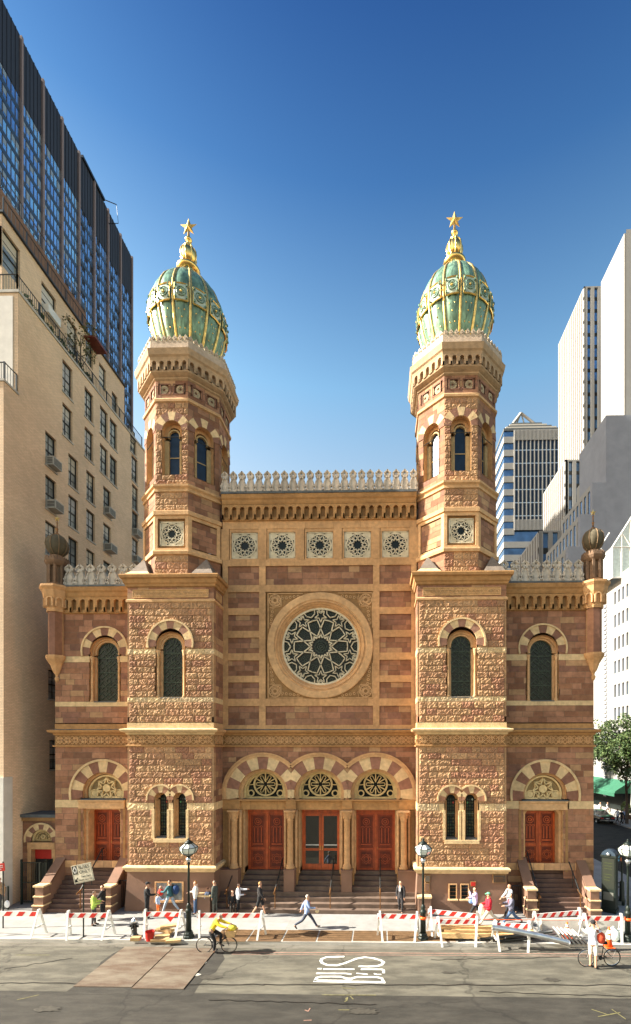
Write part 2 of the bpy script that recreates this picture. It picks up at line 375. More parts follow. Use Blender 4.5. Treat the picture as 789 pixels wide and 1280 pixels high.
# ------------------------------------------------------------------ the ground
GND = -0.14
def sheet(name, x0, x1, y0, y1, z, matn, col=(.3, .3, .3), kind='structure'):
    m = MB().set(matn, col); m.poly([(x0, y0, z), (x1, y0, z), (x1, y1, z), (x0, y1, z)]); o = m.build(name); o['kind'] = kind; return o
def roadmat(name, c, c2, sc, crack=.5, tread=None):
    m = mat(name, c, .88, var=.30, vscale=38, bump=.45, bscale=70, dirt=.16); n = m.node_tree.nodes; L = m.node_tree.links; b = n['Principled BSDF']
    src = b.inputs['Base Color'].links[0].from_socket; tc = n.new('ShaderNodeTexCoord')
    mp = n.new('ShaderNodeMapping'); mp.inputs['Scale'].default_value = (.25, .9, 1); L.new(tc.outputs['Object'], mp.inputs[0])
    nz = n.new('ShaderNodeTexNoise'); nz.inputs['Scale'].default_value = sc; nz.inputs['Detail'].default_value = 10; nz.inputs['Roughness'].default_value = .65; L.new(mp.outputs[0], nz.inputs['Vector'])
    cr = n.new('ShaderNodeValToRGB'); cr.color_ramp.elements[0].position = .42; cr.color_ramp.elements[1].position = .66
    L.new(nz.outputs[0], cr.inputs[0]); mx = n.new('ShaderNodeMix'); mx.data_type = 'RGBA'; mx.inputs[7].default_value = (*c2, 1)
    L.new(cr.outputs[0], mx.inputs[0]); L.new(src, mx.inputs[6]); out = mx.outputs[2]
    vo = n.new('ShaderNodeTexVoronoi'); vo.feature = 'DISTANCE_TO_EDGE'; vo.inputs['Scale'].default_value = .16
    nz2 = n.new('ShaderNodeTexNoise'); nz2.inputs['Scale'].default_value = 2.5; nz2.inputs['Detail'].default_value = 6; L.new(tc.outputs['Object'], nz2.inputs['Vector'])
    va = n.new('ShaderNodeVectorMath'); va.operation = 'SCALE'; va.inputs['Scale'].default_value = .8; L.new(nz2.outputs['Color'], va.inputs[0])
    vb = n.new('ShaderNodeVectorMath'); vb.operation = 'ADD'; L.new(tc.outputs['Object'], vb.inputs[0]); L.new(va.outputs[0], vb.inputs[1]); L.new(vb.outputs[0], vo.inputs['Vector'])
    mr = n.new('ShaderNodeMapRange'); mr.inputs[1].default_value = .003; mr.inputs[2].default_value = .012; mr.inputs[3].default_value = 1-crack; mr.inputs[4].default_value = 1
    L.new(vo.outputs['Distance'], mr.inputs[0]); vm = n.new('ShaderNodeVectorMath'); vm.operation = 'SCALE'; L.new(out, vm.inputs[0]); L.new(mr.outputs[0], vm.inputs['Scale'])
    L.new(vm.outputs[0], b.inputs['Base Color']); return m
roadmat('asphalt', (.024, .022, .018), (.044, .040, .033), 3.2, .35)
roadmat('old_lane', (.068, .063, .049), (.135, .124, .096), 2.6, .4)
roadmat('gutter', (.11, .10, .08), (.165, .15, .125), 3, .3)
roadmat('rust_plate', (.10, .066, .044), (.19, .165, .125), 1.6, 0)
def flagmat(name, c, w_, h_, mortar):
    m = mat(name, c, .88, var=.0); n = m.node_tree.nodes; L = m.node_tree.links; b = n['Principled BSDF']; tc = n.new('ShaderNodeTexCoord')
    br = n.new('ShaderNodeTexBrick'); br.offset = 0; br.inputs['Scale'].default_value = 1; br.inputs['Brick Width'].default_value = w_; br.inputs['Row Height'].default_value = h_
    br.inputs['Mortar Size'].default_value = .012; br.inputs['Color1'].default_value = (*c, 1); br.inputs['Color2'].default_value = (*[x*.9 for x in c], 1); br.inputs['Mortar'].default_value = (*mortar, 1)
    L.new(tc.outputs['Object'], br.inputs['Vector']); nz = n.new('ShaderNodeTexNoise'); nz.inputs['Scale'].default_value = 1.3; nz.inputs['Detail'].default_value = 10; nz.inputs['Roughness'].default_value = .7; L.new(tc.outputs['Object'], nz.inputs['Vector'])
    mr = n.new('ShaderNodeMapRange'); mr.inputs[1].default_value = .3; mr.inputs[2].default_value = .7; mr.inputs[3].default_value = .78; mr.inputs[4].default_value = 1.12; L.new(nz.outputs[0], mr.inputs[0])
    vm = n.new('ShaderNodeVectorMath'); vm.operation = 'SCALE'; L.new(br.outputs['Color'], vm.inputs[0]); L.new(mr.outputs[0], vm.inputs['Scale']); L.new(vm.outputs[0], b.inputs['Base Color'])
flagmat('sidewalk', (.29, .285, .275), 1.5, 1.5, (.25, .24, .22))
flagmat('sidewalk_far', (.42, .40, .38), 1.5, 1.5, (.25, .24, .22))
sheet('ground', -700, 700, -300, 1500, GND-.02, 'asphalt')
CURB = -3.72
sheet('road', -120, 120, -24.5, -5.95, GND, 'asphalt')
sheet('bus_lane', -120, 16.9, -7.85, CURB-.40, GND+.004, 'old_lane')
sheet('gutter', -120, 16.9, CURB-.42, CURB-.02, GND+.008, 'gutter')
sheet('side_street', 16.9, 27.6, CURB-2, 220, GND+.004, 'asphalt')
def slab(name, x0, x1, y0, y1, matn, z=0.0):
    m = MB().set(matn, (.45, .44, .42)); m.box(x0, x1, y0, y1, GND-.3, z); o = m.build(name); o['kind'] = 'structure'; return o
slab('sidewalk', -120, 16.6, CURB+.2, 3, 'sidewalk')
slab('side_street_sidewalk', 11.9, 16.6, 3.01, 200, 'sidewalk_far', .0)
slab('far_sidewalk', 27.9, 32.0, CURB+.2, 200, 'sidewalk_far')
m = MB().set('concrete', (.45, .43, .40))
m.box(-120, 16.9, CURB-.02, CURB+.196, GND-.2, .004); m.build('kerb')['kind'] = 'structure'
m = MB().set('concrete'); m.box(16.604, 16.9, CURB+.2, 200, GND-.2, .004); m.build('side_street_kerb')['kind'] = 'structure'
m = MB().set('concrete'); m.box(27.6, 27.896, CURB+.2, 200, GND-.2, .004); m.build('far_kerb')['kind'] = 'structure'
# ------------------------------------------------------------------ the synagogue
XC = -3.40
syn = thing('synagogue', 'banded brownstone synagogue with two octagonal towers under green and gold onion domes', 'synagogue', (XC, 0, 0))
FC = Fr((XC, 1.4, 0), (1, 0, 0)); FW = Fr((XC, 1.1, 0), (1, 0, 0))
PALE = (.66, .49, .23)
# ---- centre wall
ARC = (-3.16, 0.0, 3.16)
m = MB().set('stone')
holes = [hole_arch(c, 1.42, 5.0, 6.12, .08) for c in ARC]
ashlar(m, FC, -5.45, 5.45, 5.78, 8.78, holes=holes, ch=.31)
for c in ARC:
    m.strip(FC, [(c+1.40*cos(radians(-12+204*k/20)), 6.12+1.40*sin(radians(-12+204*k/20))) for k in range(21)], -.85, .0, TRIM)
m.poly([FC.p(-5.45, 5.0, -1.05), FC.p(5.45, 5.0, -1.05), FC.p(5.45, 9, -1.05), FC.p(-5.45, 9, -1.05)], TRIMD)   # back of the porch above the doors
for a, b in ((-5.45, -4.38), (-1.96, -1.20), (1.20, 1.96), (4.38, 5.45)):                 # piers between the doors
    m.fbox(FC, a, b, .0, 5.22, -1.1, -.02, jit(TRIMC, .05)); m.fbox(FC, a+.12, b-.12, 2.0, 5.1, -1.1, .02, jit(TRIMD, .05))
rows = [(9.98, 11.05), (12.75, 13.62), (14.02, 14.90)]
for a, b in ((-5.15, -3.38), (3.38, 5.15)):
    for v0, v1 in ((9.98, 11.05), (11.46, 12.38), (12.75, 13.62), (14.02, 14.90), (15.28, 16.18), (16.56, 17.46), (17.85, 18.92)):
        ashlar(m, FC, a, b, v0, v1, ch=.32, d=-.06)
ashlar(m, FC, -3.02, 3.02, 9.98, 11.05, d=-.06, ch=.32); ashlar(m, FC, -3.02, 3.02, 17.85, 18.92, d=-.06, ch=.32)
m.fbox(FC, -5.45, -2.9, 9.7, 22.3, -.3, -.12, TRIMD); m.fbox(FC, 2.99, 5.45, 9.7, 22.3, -.3, -.12, TRIMD); m.fbox(FC, -2.9, 2.99, 9.7, 11.6, -.3, -.12, TRIMD); m.fbox(FC, -2.9, 2.99, 17.3, 22.3, -.3, -.12, TRIMD)
m.build('central_wall', syn)
m = MB().set('stone')                                                    # ochre framework of strips and bands
for a, b in ((-5.45, -5.15), (-3.38, -3.02), (3.02, 3.38), (5.15, 5.45)): 
    v = 9.7
    while v < 19.2: m.fbox(FC, a, b, v, min(v+1.02, 19.25)-.004, -.1, .018, jit(TRIM, .1)); v += 1.02
for v0, v1 in ((11.05, 11.46), (18.92, 19.27), (17.46, 17.85), (9.72, 9.98)): course(m, FC, -5.449, 5.449, v0, v1, TRIM, -.1, .012, 1.3)
for a, b in ((-5.15, -3.38), (3.38, 5.15)):
    for v0, v1 in ((12.38, 12.75), (13.62, 14.02), (14.90, 15.28), (16.18, 16.56)): course(m, FC, a, b, v0, v1, TRIM, -.1, .006, .9)
for u in (-5.3, -3.18, -1.06, 1.06, 3.18, 5.3): m.fbox(FC, u-.22, u+.22, 19.27, 21.0, -.12, .02, jit(TRIM, .06))
course(m, FC, -5.449, 5.449, 21.0, 21.42, TRIM, -.12, .016, 1.6)
m.build('wall_framework', syn)
# porch lintel, hoods and columns
m = MB().set('stone')
for a, b in ((-5.45, -4.45), (-1.85, -1.30), (1.30, 1.85), (4.45, 5.45)): m.fbox(FC, a, b, 5.26, 5.80, -.2, .10, jit(TRIMC, .06))
course(m, FC, -5.448, 5.448, 5.22, 5.74, TRIMC, -1.0, -.06, 1.6)
mould(m, FC, -5.45, 5.45, [(5.70, -.04), (5.74, .14), (5.80, .14), (5.82, -.04)], TRIMC)
m.build('porch_lintel', syn)
m = MB().set('stone')
for c in ARC:
    for k in range(11):
        a0, a1 = -9+198*k/11, -9+198*(k+1)/11; mid = radians((a0+a1)/2)
        r1 = 2.08
        x1 = abs(r1*cos(mid))
        if c == 0 or True:
            lim = 1.58 if (c == 0 or cos(mid)*c < 0) else 9
            if x1 > lim: r1 = min(r1, lim/max(.05, abs(cos(mid))))
        if r1 > 1.42: m.ring(FC, c, 6.12, 1.40, r1, -.05, .04+.002*(k % 2)+(.005 if c == 0 else 0), a0, a1, 3, col=jit(PINK if k % 2 else CREAM, .1) if k % 2 == 0 else jit((.30, .15, .10), .1))
m.build('porch_voussoirs', syn)
for c in ARC:
    m = MB().set('stone')
    lo = math.degrees(math.acos(1.58/2.2)); a0 = lo if c <= 0 else 0; a1 = 180-lo if c >= 0 else 180
    if c < 0: a0, a1 = lo, 188
    if c > 0: a0, a1 = -8, 180-lo
    e_ = .006 if c == 0 else 0; m.ring(FC, c, 6.12, 2.08, 2.20, -.05, .10+e_, a0, a1, 26, col=TRIM2); m.ring(FC, c, 6.12, 2.20, 2.32, -.04, .14+e_, a0+(2 if a0 > 0 else 0), a1-(2 if a1 < 180 else 0), 26, col=TRIM)
    m.build('arch_hood', syn)
def column(name, x, y, z0, z1, r, parent, cap=.62, col=TRIM):
    m = MB().set('stone', col, True); c = 'stone'
    zs = z1-cap
    m.lathe(x, y, [(r*1.5, z0), (r*1.5, z0+.08), (r*1.25, z0+.12), (r*1.35, z0+.2), (r*1.05, z0+.25), (r, z0+.3), (r*.95, zs), (r*1.12, zs+.03), (r*1.0, zs+.07), (r*1.1, zs+cap*.3), (r*1.5, zs+cap*.72), (r*1.75, zs+cap*.86)], 14, col=col)
    m.smooth = False; m.box(x-r*1.8, x+r*1.8, y-r*1.8, y+r*1.8, z1-cap*.14, z1, col)
    for k in range(8):
        t = 2*pi*k/8; 
        for zz, rr in ((zs+cap*.25, 1.15), (zs+cap*.5, 1.4)):
            m.box(x+r*rr*cos(t)-.03, x+r*rr*cos(t)+.03, y+r*rr*sin(t)-.03, y+r*rr*sin(t)+.03, zz, zz+cap*.2, col)
    return m.build(name, parent)
for u in (-4.72, -1.58, 1.58, 4.72):
    column('column', XC+u, 1.16, 2.0, 5.24, .17, syn)
    for du in (-.30, .30): 
        mm = MB().set('stone', TRIMD, True); mm.lathe(XC+u+du, 1.32, [(.09, 2.0), (.075, 2.15), (.075, 4.7), (.11, 5.2)], 10, col=jit(TRIM, .1)); mm.build('column_shaft', syn)
    m = MB().set('brownstone'); w0 = .29 if abs(u) < 3 else .52; uu = u if abs(u) < 3 else u+(.2 if u > 0 else -.2)
    m.box(XC+uu-w0, XC+uu+w0, .78, 1.5, 0, 1.93); m.box(XC+uu-w0-.03, XC+uu+w0+.03, .75, 1.5, 1.93, 2.0); m.build('pedestal', syn)
# tympana of the porch
for c in ARC:
    m = MB().set('stone', PALE)
    m.ring(FC, c, 6.14, 1.22, 1.40, -.45, -.25, -15, 195, 24, col=TRIM2); m.ring(FC, c, 6.20, 1.10, 1.24, -.6, -.42, -18, 198, 24, col=PALE)
    t = m.build('tympanum', syn)
    m = MB().set('stone', PALE); v0 = 5.84; r = 1.10; AV = 6.22; D0, D1 = -.66, -.55
    m.ring(FC, c, AV, 1.00, 1.13, D0, D1, -19, 199, 26); m.fbox(FC, c-1.1, c+1.1, v0-.05, v0+.06, D0, D1)
    cy = 6.62
    m.ring(FC, c, cy, .60, .70, D0, D1+.01, n=28)
    for k in range(6):
        a = radians(30+60*k); P = lambda q, b: (c+q*cos(b), cy+q*sin(b))
        m.bar(FC, P(.12, a), P(.62, a), .06, D0, D1+.02)
        a2 = a+radians(30); m.path(FC, [P(.22, a2-.32), P(.50, a2-.17), P(.55, a2), P(.50, a2+.17), P(.22, a2+.32)], .04, D0, D1)
    for s in (-1, 1):
        m.ring(FC, c+s*.84, v0+.26, .13, .20, D0, D1+.015, n=16)
        m.bar(FC, (c+s*.66, cy-.02), (c+s*1.04, cy-.05), .045, D0, D1)
    pass
    m.build('tracery', t)
    m = MB().set('glass_dark'); m.poly([FC.p(c-1.15, v0-.1, -.70), FC.p(c+1.15, v0-.1, -.70)]+[FC.p(c+1.15*cos(pi*k/16), 6.22+1.15*sin(pi*k/16), -.70) for k in range(17)]); m.build('glass', t)
    m = MB().set('slate'); m.fbox(FC, c-1.3, c+1.3, 5.74, 5.80, -.7, .0); m.build('sill', t)
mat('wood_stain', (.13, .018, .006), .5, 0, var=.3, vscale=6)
def carved_leaf(F, u0, u1, v0, v1, d, parent, matn='wood_red'):
    m = MB().set('wood_stain'); m.fbox(F, u0, u1, v0, v1, d-.07, d); m.set(matn)  # sunk fields darker: stain plus relief shade painted in so the carving reads
    for q in ((u0, u0+.09, v0, v1), (u1-.09, u1, v0, v1), (u0+.09, u1-.09, v0, v0+.09), (u0+.09, u1-.09, v1-.09, v1), (u0+.09, u1-.09, v0+(v1-v0)*.37-.05, v0+(v1-v0)*.37+.05)): m.fbox(F, *q, d-.01, d+.03)
    W = u1-u0; cu = (u0+u1)/2; H = v1-v0; e = .09; vm = v0+H*.37
    for a, b in ((v0+e, vm-.05), (vm+.05, v1-e)):
        m.path(F, [(u0+e, a), (u1-e, a), (u1-e, b), (u0+e, b)], .045, d, d+.05, True)
        m.path(F, [(u0+e+.07, a+.07), (u1-e-.07, a+.07), (u1-e-.07, b-.07), (u0+e+.07, b-.07)], .02, d, d+.02, True)
    q = (v0+e+vm-.05)/2; r = min(W, vm-v0)*.24
    m.path(F, [(cu, q+r*1.25), (cu+r*1.25, q), (cu, q-r*1.25), (cu-r*1.25, q)], .03, d, d+.03, True); m.ring(F, cu, q, r*.5, r*.68, d, d+.035, n=12)
    m.path(F, [(cu-r, q-r), (cu+r, q-r), (cu+r, q+r), (cu-r, q+r)], .022, d, d+.025, True)
    m.ring(F, cu, v1-e-.4, .17, .21, d, d+.04, n=14); m.ring(F, cu, v1-e-.4, .06, .11, d, d+.05, n=8)
    for s in (-1, 0, 1):
        x = cu+s*W*.2; m.fbox(F, x-.025, x+.025, vm+.35, v1-e-.75, d, d+.04)
        m.ring(F, x, v1-e-.75, W*.07, W*.07+.03, d, d+.035, 0, 180, 6)
    m.fbox(F, cu-W*.3, cu+W*.3, vm+.22, vm+.3, d, d+.045)
    o = m.build('door_leaf', parent); return o
def handle(F, u, v, d, parent):
    m = MB().set('gold_leaf'); m.fbox(F, u-.025, u+.025, v-.12, v+.12, d, d+.01); m.tube([F.p(u, v-.08, d+.02), F.p(u, v-.06, d+.06), F.p(u, v+.06, d+.06), F.p(u, v+.08, d+.02)], .012, 6); m.build('door_handle', parent)
for c in ARC:
    F = Fr((XC, 2.40, 0), (1, 0, 0)); m = MB().set('wood_red')
    m.fbox(F, c-1.13, c+1.13, 4.93, 5.24, -.02, .09); m.fbox(F, c-1.16, c+1.16, 4.90, 4.95, -.02, .13); m.fbox(F, c-1.13, c-1.05, 1.6, 4.9, -.02, .07); m.fbox(F, c+1.05, c+1.13, 1.6, 4.9, -.02, .07)
    if c: m.fbox(F, c-.05, c+.05, 1.6, 4.9, -.02, .09); m.fbox(F, c-.08, c+.08, 4.75, 4.9, -.02, .11)
    dr = m.build('entrance_door' if c else 'glazed_door', syn)
    if c:
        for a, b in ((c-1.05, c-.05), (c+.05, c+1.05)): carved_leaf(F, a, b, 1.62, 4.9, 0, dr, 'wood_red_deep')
        handle(F, c+.13, 2.9, .0, dr)
    else:
        for s in (-1, 1):
            a, b = (c-1.05, c-.01) if s < 0 else (c+.01, c+1.05); m = MB().set('wood_red')
            for q in ((a, a+.13), (b-.13, b)): m.fbox(F, *q, 1.62, 4.88, -.05, .03)
            for q in ((1.62, 1.95), (2.72, 2.86), (4.74, 4.88)): m.fbox(F, a+.13, b-.13, *q, -.05, .026)
            lf = m.build('door_leaf', dr)
            m = MB().set('glass_door'); m.poly([F.p(a+.1, 1.9, -.01), F.p(b-.1, 1.9, -.01), F.p(b-.1, 4.8, -.01), F.p(a+.1, 4.8, -.01)]); m.build('door_glass', lf)
            m = MB().set('white_paint'); m.fbox(F, a+.131, b-.131, 3.02, 3.08, .0, .012); m.build('push_bar', lf); handle(F, c+s*.07, 2.88, .03, dr)
    m = MB().set('stone', TRIM)
    for s in (-1, 1): m = MB().set('stone', TRIM); m.fbox(FC, c+s*1.165-.05, c+s*1.165+.05, 1.6, 5.22, -1.0, -.3, TRIM2); m.fbox(FC, c+s*1.165-.05, c+s*1.165+.05, 1.6, 1.9, -1.0, -.25, TRIM); m.build('door_jamb', syn)
m = MB().set('slate'); m.box(XC-5.4, XC+5.4, 2.46, 2.5, 1.5, 5.3); m.build('porch_back', syn)
# frieze and ledges at first-floor level (centre)
def belt(F, u0, u1, mit0, mit1, name, zoff=0.0, bright=TRIMC, top=True, pl=True):
    m = MB().set('stone')
    mould(m, F, u0, u1, [(8.74, .0), (8.76, .08), (8.83, .10), (8.87, .0)], TRIMC, mit0=mit0, mit1=mit1)
    m.fbox(F, u0, u1, 8.87, 9.40, -.1, .01, TRIMD)  # darker ground paints recess shade behind the carved relief
    mould(m, F, u0, u1, [(9.38, .0), (9.42, .06), (9.50, .08), (9.56, .25), (9.66, .30), (9.69, .28), (9.74, .04)], bright, mit0=mit0, mit1=mit1)
    m.fbox(F, u0, u1, 9.72, 10.03 if pl else 9.76, -.1, .03, jit(bright, .05)) if pl else None
    o = m.build(name, syn); m = MB().set('stone'); frieze(m, F, u0+.08, u1-.08, 8.9, 9.36, .01, TRIM); m.build('carved_relief', o)
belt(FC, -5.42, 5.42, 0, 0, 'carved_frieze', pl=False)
m = MB().set('slate'); m.poly([FC.p(-5.42, 9.69, .285), FC.p(5.42, 9.69, .285), FC.p(5.42, 9.76, .0), FC.p(-5.42, 9.76, .0)]); m.build('ledge_flashing', syn)
# rose window
F = Fr((XC, 1.4, 0), (1, 0, 0)); RC = (0.06, 14.43)
m = MB().set('stone')
for s in (-1, 1):
    for t_ in (-1, 1):
        a = [(3.02*s*s_, 0) for s_ in ()]
        pts = [(RC[0]+3.0*s, RC[1]+3.0*t_), (RC[0]+3.0*s, RC[1]), ]+[(RC[0]+s*2.94*cos(k*pi/2/12), RC[1]+t_*2.94*sin(k*pi/2/12)) for k in range(13)]+[(RC[0], RC[1]+3.0*t_)]
        m.extr(F, pts, -.1, -.03, TRIMD)  # spandrel ground darker, shade painted in to set off the ornament
        cx_, cz = RC[0]+s*2.55, RC[1]+t_*2.55
        m.ring(F, cx_, cz, .30, .35, -.03, .01, n=16, col=TRIM2); m.ring(F, cx_, cz, .13, .18, -.03, .01, n=10, col=TRIM2)
        star_lattice(m, F, cx_, cz, .29, 6, .03, -.03, .0, TRIM2)
        m.path(F, [(RC[0]+s*2.93, RC[1]+t_*1.0), (RC[0]+s*2.93, RC[1]+t_*2.93), (RC[0]+s*1.0, RC[1]+t_*2.93)], .04, -.03, .015, col=TRIM2)
        for q in range(5):
            for sw in (0, 1):
                a_ = 1.25+q*.22; b_ = 2.78-q*.03; u_, v_ = (a_, b_) if sw else (b_, a_)
                m.ring(F, RC[0]+s*u_, RC[1]+t_*v_, .05, .085, -.03, .0, n=6, col=TRIM2)
        for q in (2.15, 2.38): 
            m.path(F, [(RC[0]+s*q, RC[1]+t_*2.86), (RC[0]+s*2.2, RC[1]+t_*2.2), (RC[0]+s*2.86, RC[1]+t_*q)], .03, -.03, .0, col=TRIM2)
rose = m.build('rose_window', syn)
m = MB().set('stone')
NR = 64
prof = [(2.97, -.05), (2.97, .06), (2.93, .09), (2.60, .09), (2.56, .05), (2.50, .05), (2.46, .08), (2.42, .02), (2.34, -.03), (2.30, -.10), (2.26, -.08), (2.22, -.14), (2.17, -.20), (2.17, -.34)]
for i in range(len(prof)-1):
    for k in range(NR):
        a, b = 2*pi*k/NR, 2*pi*(k+1)/NR; (r0, d0), (r1, d1) = prof[i], prof[i+1]; P = lambda r, t, d: F.p(RC[0]+r*cos(t), RC[1]+r*sin(t), d)
        m.poly([P(r0, a, d0), P(r0, b, d0), P(r1, b, d1), P(r1, a, d1)], jit(TRIM2 if i in (1, 2) else TRIM, .0) if (k//4) % 2 or i > 3 else tuple(x*.94 for x in TRIM2))
m.build('frame', rose)
m = MB().set('stone', (.62, .55, .40)); P = lambda r, a: (RC[0]+r*2.17*cos(a), RC[1]+r*2.17*sin(a)); D0, D1 = -.30, -.20; st = 2*pi/10
V = [P(.80, pi/2+k*st) for k in range(10)]
for k in range(10):
    a = pi/2+k*st
    # long strips from star to star past the centre
    for s in (1, -1):
        L0 = P(.66, a+s*.05); L1 = P(.22, a-s*st*.55)
        m.bar(F, P(.70, a+s*.13), P(.235, a-s*st*.75), .058, D0, D1)
    st5 = [P(.80, a)]
    cx_, cz = P(.795, a); pts = []
    for q in range(10):
        rr = .36 if q % 2 == 0 else .15; t = a+pi+q*pi/5; pts.append((cx_+rr*cos(t), cz+rr*sin(t)))
    m.path(F, pts, .045, D0, D1+.01, True)
    b = a+st/2
    m.path(F, [P(.70, a+.13), P(.70, b), P(.70, b+st/2-.13)], .055, D0, D1)                 # outer end of the petals
    m.path(F, [P(.99, b-.15), P(.865, b-.13), P(.79, b), P(.865, b+.13), P(.99, b+.15)], .048, D0, D1)
    m.path(F, [P(.99, a-.10), P(.90, a), P(.99, a+.10)], .05, D0, D1)
    m.path(F, [P(.235, a-st*.25), P(.33, a-st*.0), P(.235, a+st*.25)], .07, D0, D1+.005)
m.ring(F, RC[0], RC[1], 2.08, 2.20, D0, D1+.01, n=64)
m.build('tracery', rose)
m = MB().set('glass_dark'); m.poly([F.p(RC[0]+2.2*cos(2*pi*k/48), RC[1]+2.2*sin(2*pi*k/48), -.33) for k in range(48)]); m.build('glass', rose)
m = MB().set('lead')
for k in range(10):
    b = pi/2+(k+.5)*st
    for rr, q in ((.42, .05), (.53, .06), (.62, .06)):
        for s in ((0,) if rr < .5 else (-.09, .09)):
            c_ = P(rr, b+s); m.ring(F, c_[0], c_[1], q*1.1, q*1.1+.016, -.325, -.30, n=8)
    for s in (-.08, 0, .08): c_ = P(.9, b+s); m.ring(F, c_[0], c_[1], .06, .075, -.325, -.29, n=6)
for q in range(10):
    c_ = P(.12, q*st); m.ring(F, c_[0], c_[1], .07, .1, -.325, -.28, n=8)
m.ring(F, RC[0], RC[1], .06, .1, -.325, -.28, n=10); m.build('leading', rose)
# five square star windows under the cornice
def star_grille(F, cu, cv, half, parent, name='star_window', k=10):
    m = MB().set('stone', (.60, .53, .38)); e = half
    m.path(F, [(cu-e, cv-e), (cu+e, cv-e), (cu+e, cv+e), (cu-e, cv+e)], .07, -.10, -.04, True); r = e*.86
    m.ring(F, cu, cv, r*.96, r*1.1, -.09, -.045, n=32)
    for s in (-1, 1):
        for t in (-1, 1): m.extr(F, [(cu+s*e, cv+t*e), (cu+s*e, cv+t*e*.45), (cu+s*r*.93, cv+t*r*.5), (cu+s*r*.72, cv+t*r*.72), (cu+s*r*.5, cv+t*r*.93), (cu+s*e*.45, cv+t*e)], -.09, -.06)
    w_ = m.build(name, parent)
    m = MB().set('stone', (.62, .56, .42)); P = lambda q, a: (cu+q*r*cos(a), cv+q*r*sin(a)); st = 2*pi/k
    for i in range(k):
        a = pi/2+i*st; m.path(F, [P(.98, a-st*.5), P(.62, a), P(.98, a+st*.5)], .05*e/.7, -.09, -.045)
        m.path(F, [P(.40, a-st*.5), P(.66, a), P(.40, a+st*.5)], .055*e/.7, -.09, -.04)
        m.bar(F, P(.62, a), P(.98, a), .03*e/.7, -.09, -.05)
    m.build('tracery', w_)
    m = MB().set('glass_dark'); m.poly([F.p(cu-e, cv-e, -.105), F.p(cu+e, cv-e, -.105), F.p(cu+e, cv+e, -.105), F.p(cu-e, cv+e, -.105)]); m.build('glass', w_)
    return w_
for u in (-4.24, -2.12, 0, 2.12, 4.24):
    star_grille(FC, u+.03, 20.08, .70, syn)
    m = MB().set('stone', TRIMD); cu = u+.03
    for a, b, c, d in ((cu-.84, cu+.84, 20.82, 21.0), (cu-.84, cu+.84, 19.27, 19.34), (cu-.84, cu-.75, 19.34, 20.82), (cu+.75, cu+.84, 19.34, 20.82)): m.fbox(FC, a, b, c, d, -.12, -.005, TRIM)
    m.build('window_surround', syn)
def eaves(F, u0, u1, va, vb, vc, n, name, mit0=0, mit1=0, col=TRIMC, d1=.22, top=.34):
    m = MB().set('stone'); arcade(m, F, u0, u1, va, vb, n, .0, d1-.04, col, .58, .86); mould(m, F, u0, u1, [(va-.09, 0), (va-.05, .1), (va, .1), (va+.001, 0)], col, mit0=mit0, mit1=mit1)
    mould(m, F, u0, u1, [(vb, .1), (vb+.02, d1-.04), (vb+.12, d1), (vb+(vc-vb)*.45, d1+.02), (vb+(vc-vb)*.6, top-.04), (vc-.06, top), (vc, top)], col, mit0=mit0, mit1=mit1)
    return m.build(name, syn)
eaves(FC, -5.42, 5.42, 21.50, 22.28, 22.80, 24, 'corbel_cornice')
m = MB().set('slate', (.1, .1, .1)); m.box(XC-5.42, XC+5.42, 1.02, 2.2, 22.80, 22.92); m.build('ledge_flashing', syn)
m = MB().set('stone'); cresting(m, Fr((XC, 1.22, 0), (1, 0, 0)), -5.5, 5.5, 22.92, 1.22, 23); m.build('cresting', syn)
